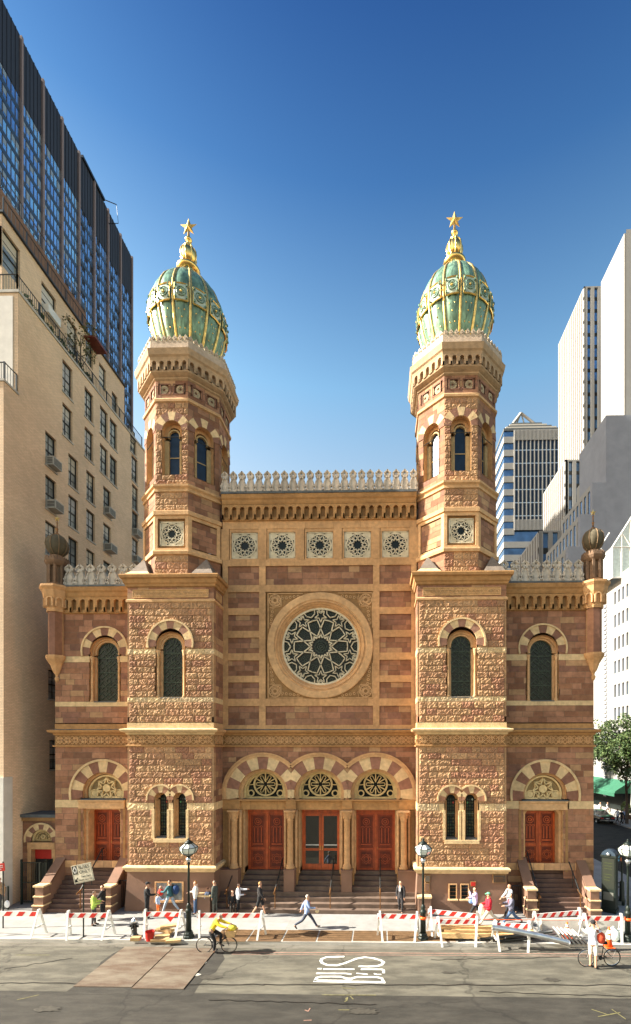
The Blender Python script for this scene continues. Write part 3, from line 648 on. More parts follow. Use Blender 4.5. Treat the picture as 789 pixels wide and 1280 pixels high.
# ---- tall arched windows
def arched_window(F, cu, hw, v0, vs, depth, parent, kind='lattice', lat=True):
    w_ = MB().set('slate'); w_.fbox(F, cu-hw-.02, cu+hw+.02, v0-.06, v0, -depth, .02); o = w_.build('window', parent)
    m = MB().set('glass_dark' if kind != 'blue' else 'glass_blue'); out = arch_out(cu, hw, v0, vs, 16); m.poly([F.p(u, v, -depth) for u, v in out]); m.build('glass', o)
    m = MB().set('lead' if kind != 'blue' else 'smooth_paint', (.50, .47, .36)); D0, D1 = -depth+.005, -depth+.04
    if kind == 'lattice':
        mid = [v0+(vs+hw*.7-v0)*t for t in (.27, .52, .78)]
        s = hw*.5
        v = v0+s
        while v < vs+hw:
            for i in (-1, 0, 1):
                u = cu+i*s*1.3
                if abs(i*s*1.3)+s*.5 < hw and (v < vs or hypot(u-cu, v-vs) < hw-s*.5):
                    m.path(F, [(u-s*.6, v), (u, v+s*.6), (u+s*.6, v), (u, v-s*.6)], .028, D0, D1, True)
            if v < vs: m.ring(F, cu, v+s, s*.35, s*.35+.03, D0, D1, n=8)
            m.path(F, [(cu-s*1.9, v+s*.1), (cu-s*.95, v+s), (cu, v+s*.1), (cu+s*.95, v+s), (cu+s*1.9, v+s*.1)], .026, D0, D1-.005) if v < vs else None
            v += s*1.9
        for q in mid: m.fbox(F, cu-hw, cu+hw, q-.018, q+.018, D0, D1+.02)
        m.path(F, [(cu+(hw-.04)*cos(pi*k/12), vs+(hw-.04)*sin(pi*k/12)) for k in range(13)], .05, D0, D1)
        for s_ in (-1, 1): m.fbox(F, cu+s_*(hw-.03)-.025, cu+s_*(hw-.03)+.025, v0, vs, D0, D1)
        for k in range(1, 6):
            a = pi*k/6; m.bar(F, (cu+hw*.35*cos(a), vs+hw*.35*sin(a)), (cu+hw*.9*cos(a), vs+hw*.9*sin(a)), .03, D0, D1)
    m.build('lattice' if kind == 'lattice' else 'frame', o) if m.v else None
    if kind == 'stained':
        m = MB(); m.mat = 'stained'; rr = random.Random(int(cu*100)+5); n = 0; v = v0+.15
        while v < vs+hw*.6:
            for i in (-1, 0, 1):
                c_ = rr.choice([(.02, .05, .03), (.03, .04, .02), (.01, .02, .02), (.05, .05, .02)]) if v < v0+(vs-v0)*.7 or rr.random() < .6 else rr.choice([(.35, .28, .05), (.08, .3, .12), (.3, .03, .02), (.3, .4, .35), (.02, .04, .03), (.02, .03, .03)])
                u = cu+i*hw*.55; s = hw*.22; m.extr(F, [(u-s, v), (u, v-s*1.4), (u+s, v), (u, v+s*1.4)], -depth+.004, -depth+.012, c_)
            v += .17
        m.build('stained_panes', o)
        m = MB().set('lead'); q = v0+(vs-v0)*.62; m.fbox(F, cu-hw, cu+hw, q-.025, q+.025, -depth, -depth+.05, ); m.build('glazing_bar', o)
    return o
def ext_vouss(F, cu, cv, r0, r1, d1, n, ext, parent, c1=CREAM, c2=MAUVE, hood=.09):
    m = MB().set('stone'); tot = 180+2*ext
    for k in range(n):
        a0 = -ext+tot*k/n; a1 = -ext+tot*(k+1)/n
        m.ring(F, cu, cv, r0, r1-hood, -.05, d1+.002*(k % 2), a0, a1, 3, col=jit(c2 if k % 2 == 0 else c1, .09))
    m.ring(F, cu, cv, r1-hood, r1, -.05, d1+.05, -ext, 180+ext, 30, col=CREAM)
    return m.build('arch_stones', parent)
def jambs(F, cu, hi, ho, v0, vs, cv, r, depth, parent, side=True):
    m = MB().set('stone')                                                # inner order: stone frame between glass and wall face
    for s in (-1, 1):
        a, b = sorted((cu+s*hi, cu+s*(hi+.10))); m.fbox(F, a, b, v0, vs, -depth-.05, -depth+.14, TRIM2)
        a, b = sorted((cu+s*(hi+.10), cu+s*ho)); m.fbox(F, a, b, v0, vs, -depth-.05, -.16, TRIM)
    m.ring(F, cu, cv, hi, hi+.10, -depth-.05, -depth+.14, -10, 190, 20, col=TRIM2); m.ring(F, cu, cv, hi+.10, r+.02, -depth-.05, -.16, -12, 192, 20, col=TRIM)
    m.strip(F, [(cu+r*cos(radians(-14+208*k/20)), cv+r*sin(radians(-14+208*k/20))) for k in range(21)], -.2, .0, TRIM)
    for s in (-1, 1): m.poly([F.p(cu+s*ho, v0, 0), F.p(cu+s*ho, v0, -.2), F.p(cu+s*ho, vs, -.2), F.p(cu+s*ho, vs, 0)], TRIM)
    m.poly([F.p(cu-ho, v0, .0), F.p(cu+ho, v0, .0), F.p(cu+ho, v0, -depth), F.p(cu-ho, v0, -depth)], TRIM2)
    o = m.build('window_surround', parent)
    if side:
        for s in (-1, 1):
            p = F.p(cu+s*(ho-.10), 0, -.08); mm = MB().set('stone', TRIM2, True); r_ = .06
            mm.lathe(p.x, p.y, [(r_*1.7, v0), (r_*1.7, v0+.08), (r_, v0+.14), (r_, vs-.35), (r_*1.3, vs-.32), (r_*1.1, vs-.28), (r_*1.9, vs-.05), (r_*1.9, vs)], 10); mm.build('colonnette', o)
    return o
# ---- wings
CORN = .0
WINGS = [(-14.82, -10.05, -11.99, -12.08), (10.0, 15.08, 12.32, 12.45)]
for (ua, ub, cw, ca) in WINGS:
    m = MB().set('stone'); left = ua < 0
    cd_ = ca-.08 if left else ca-.10                                      # door centre line
    Hs = [hole_arch(cw, .86, 11.28, 14.16, .04), hole_rect(cw-.86, cw+.86, 11.28, 14), hole_arch(ca, 1.2, 5.7, 6.15, .1), hole_rect(cd_-1.08, cd_+1.08, 0, 5.8)]
    for v0, v1 in ((0.0, 5.36), (5.78, 8.78), (10.08, 11.02), (11.28, 13.50), (13.82, 16.2)): ashlar(m, FW, ua, ub, v0, v1, holes=Hs)
    for v0, v1 in ((5.36, 5.78), (11.02, 11.28), (13.50, 13.82)):
        a, b = (cw-.86, cw+.86) if v0 > 6 else (ca-1.30, ca+1.30)
        if v0 == 11.02: course(m, FW, ua, ub, v0, v1, CREAM, -.05, .015)
        else: course(m, FW, ua, a, v0, v1, CREAM, -.05, .015); course(m, FW, b, ub, v0, v1, CREAM, -.05, .015)
    ashlar(m, FW, ua, ub, 2.0, 2.4, d=.04, ch=.4, pal=[TRIM, TAN])
    m.build('wing_wall', syn)
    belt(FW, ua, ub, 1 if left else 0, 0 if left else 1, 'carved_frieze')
    m = MB().set('slate'); m.poly([FW.p(ua, 9.695, .285), FW.p(ub, 9.695, .285), FW.p(ub, 9.75, .03), FW.p(ua, 9.75, .03)]); m.build('ledge_flashing', syn)
    eaves(FW, ua, ub, 16.28, 17.08, 17.62, 11 if not left else 10, 'corbel_cornice')
    m = MB().set('slate'); m.box(XC+ua, XC+ub, .74, 2.0, 17.62, 17.72); m.build('ledge_flashing', syn)
    m = MB().set('stone'); cresting(m, Fr((XC, .95, 0), (1, 0, 0)), ua+.6 if left else ua-.1, ub+.1 if left else ub-.6, 17.72, 1.2, 7 if left else 8, col=(.50, .46, .40)); m.build('cresting', syn)
    wv = arched_window(FW, cw, .61, 11.30, 14.05, .38, syn); jambs(FW, cw, .61, .86, 11.28, 13.82, 14.05, .84, .38, syn)
    ext_vouss(FW, cw, 14.16, .84, 1.34, .03, 9, 14, syn)
    # door arch with blind star tympanum
    ext_vouss(FW, ca, 6.15, 1.18, 1.92, .03, 11, 11, syn, hood=.12, c2=(.24, .115, .075))
    m = MB().set('stone'); m.strip(FW, [(ca+1.2*cos(radians(-12+204*k/20)), 6.15+1.2*sin(radians(-12+204*k/20))) for k in range(21)], -.5, 0, TRIM)
    m.ring(FW, ca, 6.15, 1.06, 1.2, -.45, -.18, -14, 194, 24, col=TRIM); m.poly([FW.p(ca-1.3, 5.7, -.5), FW.p(ca+1.3, 5.7, -.5), FW.p(ca+1.3, 7.4, -.5), FW.p(ca-1.3, 7.4, -.5)], TRIMD)
    r = 1.0; m.poly([FW.p(ca+r*cos(radians(-16+212*k/24)), 6.15+r*sin(radians(-16+212*k/24)), -.40) for k in range(25)], (.30, .21, .10))
    t = m.build('tympanum', syn); m = MB().set('stone', (.78, .60, .31)); cy = 6.42
    m.ring(FW, ca, 6.15, .93, 1.02, -.45, -.28, -16, 196, 26); m.fbox(FW, ca-.98, ca+.98, 5.86, 5.94, -.45, -.29)
    P = lambda q, a: (ca+q*cos(a), cy+q*sin(a)); k_ = 7
    m.ring(FW, ca, cy, .0, .22, -.41, -.30, n=14)
    for i in range(k_):
        a = pi/2+2*pi*i/k_; h_ = pi/k_
        m.path(FW, [P(.28, a-h_), P(.62, a), P(.28, a+h_)], .06, -.41, -.27); m.path(FW, [P(.60, a), P(.44, a+h_), P(.60, a+2*h_)], .045, -.41, -.29)
    for s in (-1, 1): m.ring(FW, ca+s*.70, 6.12, .0, .17, -.41, -.31, n=12); m.ring(FW, ca+s*.70, 6.12, .19, .24, -.41, -.28, n=14)
    m.build('star_relief', t)
    m = MB().set('slate'); m.fbox(FW, ca-1.25, ca+1.25, 5.78, 5.84, -.5, .06); m.build('sill', t)
    m = MB().set('stone')
    m.fbox(FW, cd_-1.30, cd_+1.30, 5.30, 5.78, -.4, .06, TRIM2); mould(m, FW, cd_-1.32, cd_+1.32, [(5.66, .05), (5.70, .12), (5.78, .12)], TRIM2)
    for s in (-1, 1):
        a, b = sorted((cd_+s*.92, cd_+s*1.10)); m.fbox(FW, a, b, 2.0, 5.31, -.8, -.22, TRIM2); a, b = sorted((cd_+s*1.05, cd_+s*1.22)); m.fbox(FW, a, b, 2.0, 5.3, -.5, -.05, TRIM)
        a, b = sorted((cd_+s*1.20, cd_+s*1.34)); m.fbox(FW, a, b, 1.9, 5.3, -.4, .02, TRIMD)
        m.extr(FW, [(cd_+s*.92, 5.30), (cd_+s*.70, 5.30), (cd_+s*.78, 5.22), (cd_+s*.86, 5.12), (cd_+s*.92, 5.02)], -.7, -.25, TRIM2)
    m.fbox(FW, cd_-.95, cd_+.95, 5.22, 5.32, -.8, -.2, TRIM2); m.build('door_surround', syn)
    F2 = Fr((XC, 1.9, 0), (1, 0, 0)); m = MB().set('wood_red_deep'); m.fbox(F2, cd_-.92, cd_+.92, 5.12, 5.25, -.05, .05); m.fbox(F2, cd_-.03, cd_+.03, 2.12, 5.15, -.05, .05); dr = m.build('entrance_door', syn)
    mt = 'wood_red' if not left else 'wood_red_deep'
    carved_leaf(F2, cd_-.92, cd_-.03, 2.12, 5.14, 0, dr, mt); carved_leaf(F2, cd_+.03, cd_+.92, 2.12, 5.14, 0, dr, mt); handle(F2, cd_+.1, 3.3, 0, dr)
    # plain bodies behind
    m = MB().set('stone', BROWN); x0, x1 = XC+ua, XC+ub; m.box(x0+.02, x1-.02, 2.0, 30, 0, 17.3, RUST)
    m.poly([(x0+.01, 1.12, 0), (x0+.01, 2.1, 0), (x0+.01, 2.1, 17.3), (x0+.01, 1.12, 17.3)], RUST); m.poly([(x1-.01, 1.12, 0), (x1-.01, 2.1, 0), (x1-.01, 2.1, 17.3), (x1-.01, 1.12, 17.3)], RUST); m.build('side_aisle', syn)
m = MB().set('roofing'); m.box(XC-5.4, XC+5.4, 2.5, 32, 0, 22.2); m.build('roof', syn)
# ---- corner turrets
for X0, sgn in ((-18.12, -1), (11.66, 1)):
    cx_, cy_ = X0, 1.12; m = MB().set('stone'); a0 = pi/8
    m.lathe(cx_, cy_, [(.02, 12.35), (.10, 12.45), (.13, 12.6), (.07, 12.7), (.10, 12.8), (.20, 12.95), (.32, 13.3), (.44, 13.5), (.52, 13.62), (.56, 13.74), (.56, 13.84), (.44, 13.86)], 8, a0, col=TRIM)
    m.lathe(cx_, cy_, [(.43, 13.84), (.43, 16.3)], 8, a0, cols=lambda i, k: [PINK, MAUVE, BROWN, TAN][k % 4])
    m.lathe(cx_, cy_, [(.50, 16.25), (.52, 16.36), (.50, 16.40), (.54, 16.8), (.68, 17.1), (.70, 17.2), (.74, 17.4), (.86, 17.55), (.86, 17.66), (.6, 17.7)], 8, a0, col=TRIM)
    for k in range(8):
        t = a0+pi/8+k*pi/4; n_ = Vector((cos(t), sin(t), 0)); Fk = Fr(Vector((cx_, cy_, 0))+n_*.55, (-sin(t), cos(t), 0))
        m.ring(Fk, 0, 16.85, .12, .19, -.08, .08, 0, 180, 8, col=TRIM2); m.fbox(Fk, -.19, -.12, 16.5, 16.85, -.08, .08, TRIM2); m.fbox(Fk, .12, .19, 16.5, 16.85, -.08, .08, TRIM2)
    o = m.build('corner_turret', syn)
    m = MB().set('stone', (.22, .14, .09)); c2 = (.19, .12, .075)
    m.lathe(cx_, cy_, [(.46, 17.68), (.46, 17.86), (.34, 17.9), (.34, 18.8), (.46, 18.84), (.56, 18.95), (.62, 19.08), (.62, 19.14), (.40, 19.3), (.3, 19.45), (.24, 19.5)], 8, a0, col=c2)
    for k in range(8):
        t = a0+k*pi/4; p = (cx_+.42*cos(t), cy_+.42*sin(t)); m.box(p[0]-.06, p[0]+.06, p[1]-.06, p[1]+.06, 17.86, 18.86, c2)
        t += pi/8; n_ = Vector((cos(t), sin(t), 0)); Fk = Fr(Vector((cx_, cy_, 0))+n_*.56, (-sin(t), cos(t), 0))
        for q in (-.15, .0, .15): m.extr(Fk, [(q-.07, 19.12), (q+.07, 19.12), (q+.05, 19.26), (q, 19.33), (q-.05, 19.26)], -.05, 0, c2)
    m.build('lantern', o)
    m = MB().set('stone', (.19, .13, .085), True); pf = [(.22, 19.46), (.34, 19.54), (.50, 19.75), (.57, 20.02), (.53, 20.28), (.40, 20.48), (.22, 20.60), (.08, 20.68)]
    m.lathe(cx_, cy_, pf, 32, 0, mod=lambda k: 1-.05*abs(cos(pi*k/4)), col=(.10, .085, .055)); m.smooth = False
    for k in range(8): m.tube([(cx_+r*1.0*cos(k*pi/4+pi/8*0), cy_+r*sin(k*pi/4), z) for r, z in pf], .022, 5, (.24, .16, .09))
    m.build('onion_cap', o)
    m = MB().set('bronze', smooth=True); m.lathe(cx_, cy_, [(.09, 20.62), (.13, 20.7), (.05, 20.76), (.05, 20.95), (.08, 21.0), (.035, 21.05), (.03, 21.3), (.05, 21.34), (.018, 21.38), (.015, 21.5)], 10); m.build('spire', o)
    def star(F, cu, cv, r, t, name, parent, n=5, matn='gold_leaf'):
        m = MB().set(matn); pts = [(cu+(r if q % 2 == 0 else r*.40)*cos(pi/2+q*pi/n), cv+(r if q % 2 == 0 else r*.40)*sin(pi/2+q*pi/n)) for q in range(2*n)]
        for q in range(2*n):
            a, b = pts[q], pts[(q+1) % (2*n)]; m.poly([F.p(*a), F.p(*b), F.p(cu, cv, t)]); m.poly([F.p(*b), F.p(*a), F.p(cu, cv, -t)])
        m.build(name, parent)
    star(Fr((cx_, cy_, 0), (1, 0, 0)), 0, 21.56, .19, .05, 'star', o)
# ---- the two tower blocks
TWX = (XC-7.76, XC+7.71)
def rect_holes(): return []
for bi, bx in enumerate(TWX):
    hwB = 2.33; F = Fr((bx, 0, 0), (1, 0, 0)); FR = Fr((bx+hwB, 0, 0), (0, 1, 0)); FL = Fr((bx-hwB, 4.6, 0), (0, -1, 0))
    rr = random.Random(31+bi)
    m = MB().set('stone'); Hs = [hole_arch(0, .80, 11.37, 14.28, .03), hole_rect(-.78, .78, 11.37, 14.1)]
    tw = (-.52, .50); hwT = .34
    Hs += [hole_arch(t, hwT, 3.85, 5.98, .04) for t in tw]
    e = .10
    for v0, v1 in ((2.42, 5.36), (5.76, 8.76), (10.05, 11.12), (11.40, 13.68), (13.98, 16.46)):
        ashlar(m, F, -hwB+e, hwB-e, v0, v1, rough=.036, holes=Hs, pal=PAL_ROCK, rr=rr, d=0.0, jd=.016)
    for s in (-1, 1):                                                      # dressed margins at the corners
        v = 2.42
        while v < 16.4:
            if not 8.7 < v < 10.0: a, b = sorted((s*hwB, s*(hwB-e))); m.fbox(F, a, b, v+.004, min(v+.36, 16.46)-.004, -.3, -.005, jit(TAN, .1, rr))
            v += .36
    for v0, v1 in ((5.36, 5.76), (11.12, 11.40), (13.68, 13.98)):
        g = {5.36: 1.22, 11.12: 0, 13.68: .80}[v0]
        for a, b in (((-hwB, -g), (g, hwB)) if g else ((-hwB, hwB),)): ashlar(m, F, a, b, v0, v1, rough=.02, pal=[CREAM, (.56, .42, .25)], rr=rr, ch=.4, jd=.015)
    ashlar(m, F, -1.22, 1.22, 5.36, 5.76, rough=0, pal=[CREAM], rr=rr, ch=.4, holes=Hs)
    for FS, l0, l1 in ((FR, 0, 1.4), (FL, 3.2, 4.6)):
        for v0, v1 in ((2.42, 5.36), (5.76, 8.76), (10.05, 11.12), (11.40, 13.68), (13.98, 16.46)): ashlar(m, FS, l0+.002, l1, v0, v1, rr=rr, d=-.004)
        for v0, v1 in ((5.36, 5.76), (11.12, 11.40), (13.68, 13.98)): course(m, FS, l0+.002, l1, v0, v1, CREAM, -.05, .008)
    for v0, v1 in ((16.62, 17.32),): ashlar(m, F, -hwB, hwB, v0, v1, ch=.35, rr=rr); ashlar(m, FR, 0.002, 1.4, v0, v1, ch=.35, rr=rr); ashlar(m, FL, 3.2, 4.6, v0, v1, ch=.35, rr=rr)
    m.box(bx-hwB+.03, bx+hwB-.03, .95, 4.6, 2.0, 17.3, RUST)
    m.build('tower_block', syn)
    # bases
    m = MB().set('brownstone')
    X0, X1 = bx-hwB, bx+hwB
    m.hexa([(X0-.10, -.12, 0), (X1+.10, -.12, 0), (X1+.10, 4.6, 0), (X0-.10, 4.6, 0), (X0, .0, 2.12), (X1, .0, 2.12), (X1, 4.6, 2.12), (X0, 4.6, 2.12)])
    base = m.build('plinth', syn)
    m = MB().set('stone')
    for FS, a, b in ((F, -hwB, hwB), (FR, 0, 1.4), (FL, 3.2, 4.6)):
        mould(m, FS, a, b, [(2.06, .0), (2.10, .07), (2.20, .10), (2.24, .17), (2.33, .19), (2.40, .14), (2.43, .02)], CREAM, mit0=1 if FS is not FR and FS is not FL else (1 if FS is FR else 0), mit1=1 if FS is F or FS is FL else 0, endcap=False)
    m.build('base_ledge', syn)
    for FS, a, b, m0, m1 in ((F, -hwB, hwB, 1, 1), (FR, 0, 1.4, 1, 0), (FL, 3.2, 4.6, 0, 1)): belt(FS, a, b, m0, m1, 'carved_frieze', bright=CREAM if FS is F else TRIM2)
    m = MB().set('stone')
    for FS, a, b, m0, m1 in ((F, -hwB, hwB, 1, 1), (FR, 0, 1.4, 1, 0), (FL, 3.2, 4.6, 0, 1)):
        mould(m, FS, a, b, [(16.44, 0), (16.48, .07), (16.58, .07), (16.64, 0)], TRIM2, mit0=m0, mit1=m1)
        mould(m, FS, a, b, [(17.26, 0), (17.30, .08), (17.40, .10), (17.46, .16), (17.66, .20), (17.70, .30), (17.84, .32), (17.88, .30), (17.92, -.05)], TRIMC, mit0=m0, mit1=m1, endcap=False)
    m.box(bx-hwB-.29, bx+hwB+.29, -.29, 4.6, 17.885, 17.90, TRIMD)
    co = m.build('block_cornice', syn); m = MB().set('stone')
    for FS, a, b in ((F, -hwB+.3, hwB-.3), (FR, .3, 1.1)):
        m.fbox(FS, a, b, 16.72, 17.12, -.02, .012, OCHRE); n = round((b-a)/.2); s = (b-a)/n
        for k in range(n):
            c = a+s*(k+.5); m.ring(FS, c, 16.92, .10, .13, .01, .035, n=8, col=TRIM2); m.bar(FS, (c-s/2, 16.76), (c+s/2, 17.08), .03, .01, .03, TRIM2); m.bar(FS, (c-s/2, 17.08), (c+s/2, 16.76), .03, .01, .034, TRIM2)
        m.path(FS, [(a, 16.72), (b, 16.72), (b, 17.12), (a, 17.12)], .035, .01, .04, True, TRIM2)
    m.build('interlace_panel', co)
    # openings
    arched_window(F, 0, .53, 11.39, 14.11, .36, syn); jambs(F, 0, .53, .80, 11.38, 13.92, 14.11, .78, .36, syn); ext_vouss(F, 0, 14.28, .78, 1.26, .05, 9, 12, syn, c2=(.33, .175, .12))
    m = MB().set('stone')
    for t in tw:
        for a in (t-hwT, t+hwT): m.poly([F.p(a, 3.85, 0), F.p(a, 3.85, -.45), F.p(a, 5.98, -.45), F.p(a, 5.98, 0)], TRIM2)
        m.strip(F, [(t+hwT*cos(pi*k/12), 5.98+hwT*sin(pi*k/12)) for k in range(13)], -.45, .05, TRIM)
        m.poly([F.p(t-hwT, 3.85, .02), F.p(t+hwT, 3.85, .02), F.p(t+hwT, 3.95, -.45), F.p(t-hwT, 3.95, -.45)], (.3, .28, .26))
        for s in (-1, 1):
            a, b = sorted((t+s*hwT, t+s*(hwT-.11))); m.fbox(F, a, b, 3.85, 5.9, -.45, -.32, TRIM); a, b = sorted((t+s*(hwT+.0), t+s*(hwT+.14)))
            m.fbox(F, a+.001, b-.001, 3.85, 5.4, -.1, .055, jit(CREAM, .05, rr))
        m.ring(F, t, 5.98, .23, .36, -.45, -.32, 0, 180, 12, col=TRIM)
        for k in range(7):
            a0, a1 = -8+196*k/7, -8+196*(k+1)/7; r1 = .70; mid = radians((a0+a1)/2)
            inner = (cos(mid) > 0) == (t < 0)
            if inner and abs(r1*cos(mid)) > .50: r1 = .50/abs(cos(mid))
            m.ring(F, t, 5.98, hwT, r1, -.05, .06+.002*(k % 2), a0, a1, 3, col=jit(CREAM if k % 2 else PINK, .1, rr))
        lo = 45; a0, a1 = (lo, 186) if t < 0 else (-6, 180-lo)
        m.ring(F, t, 5.98, .70, .78, -.05, .09, a0, a1, 18, col=CREAM)
    m.fbox(F, -.90, .90, 3.66, 3.85, -.1, .10, CREAM); m.build('twin_window_surround', syn)
    for t in tw: arched_window(F, t, .235, 3.92, 5.96, .40, syn, 'stained')
    # little details on the base
    if bi == 0:
        z0, z1 = .58, 1.52; F0 = Fr((0, -.06, 0), (1, 0, 0)); x0 = atY(194, 1110, -.06)[0]; x1 = atY(230, 1110, -.06)[0]
        m = MB().set('stone', TRIM); m.fbox(F0, x0, x1, z0-.1, z0, -.1, .10); m.fbox(F0, x0, x0+.08, z0, z1, -.1, .06); m.fbox(F0, x1-.08, x1, z0, z1, -.1, .06); m.fbox(F0, x0, x1, z1, z1+.06, -.1, .05); m.fbox(F0, (x0+x1)/2-.12, (x0+x1)/2+.12, z0, z1, -.1, .05)
        bw = m.build('basement_window', syn); m = MB().set('glass_pane'); m.poly([F0.p(x0, z0, .025), F0.p(x1, z0, .025), F0.p(x1, z1, .025), F0.p(x0, z1, .025)]); m.build('pane', bw)
    else:
        F0 = Fr((0, -.06, 0), (1, 0, 0))
        for a, b in ((562, 570), (576.5, 585)):
            x0 = atY(a, 1110, -.06)[0]; x1 = atY(b, 1110, -.06)[0]; z0, z1 = .78, 1.52
            m = MB().set('stone', TRIM); m.fbox(F0, x0-.05, x0, z0, z1, -.1, .07); m.fbox(F0, x1, x1+.05, z0, z1, -.1, .07); m.fbox(F0, x0-.05, x1+.05, z1, z1+.05, -.1, .07); m.fbox(F0, x0-.09, x1+.09, z0-.08, z0, -.1, .13, CREAM)
            bw = m.build('basement_window', syn); m = MB().set('glass_dark'); m.poly([F0.p(x0, z0, .03), F0.p(x1, z0, .03), F0.p(x1, z1, .03), F0.p(x0, z1, .03)])
            m.mat = 'bronze'; [m.fbox(F0, x0, x1, z, z+.02, .03, .045) for z in (.95, 1.15, 1.35)]; m.build('pane', bw)
        def plq(a, b, c, d, matn, nm, col=(.1, .08, .06)):
            x0, z1 = atY(a, c, -.05); x1, z0 = atY(b, d, -.05); mm = MB().set(matn, col); mm.fbox(F0, x0, x1, z0, z1, -.05, .085)
            mm.set('stone', TRIMD); mm.fbox(F0, x0-.03, x1+.03, z0-.03, z1+.03, -.05, .07); return mm, x0, x1, z0, z1
        mm, x0, x1, z0, z1 = plq(616.5, 631.5, 1093.5, 1102.5, 'smooth_paint', 'plaque', (.05, .035, .025))
        mm.set('bronze'); [mm.fbox(F0, x0+.06, x1-.06-.08*(k % 2), z0+.06+k*.065, z0+.075+k*.065, .08, .09) for k in range(4)]; mm.build('plaque', syn)
        mm = plq(531.5, 537, 1094, 1101.5, 'smooth_paint', 'plaque')[0]; mm.build('plaque', syn); mm = plq(531.5, 536.5, 1104, 1113, 'smooth_paint', 'plaque', (.16, .09, .06))[0]; mm.build('plaque', syn)
        mm = plq(588.5, 594, 1102, 1107, 'red_paint', 'sign')[0]; mm.build('door_sign', syn)
    for s in (-1, 1):
        if (bi == 0 and s < 0) or (bi == 1 and s > 0): continue
        xx = (bx+hwB-.35) if bi == 0 else (bx-hwB+.33); m = MB().set('brownstone'); m.box(xx-.33, xx+.33, -.55, -.1, 0, .93); m.set('stone', CREAM); m.box(xx-.37, xx+.37, -.58, -.1, .93, 1.02); m.build('pedestal', syn)
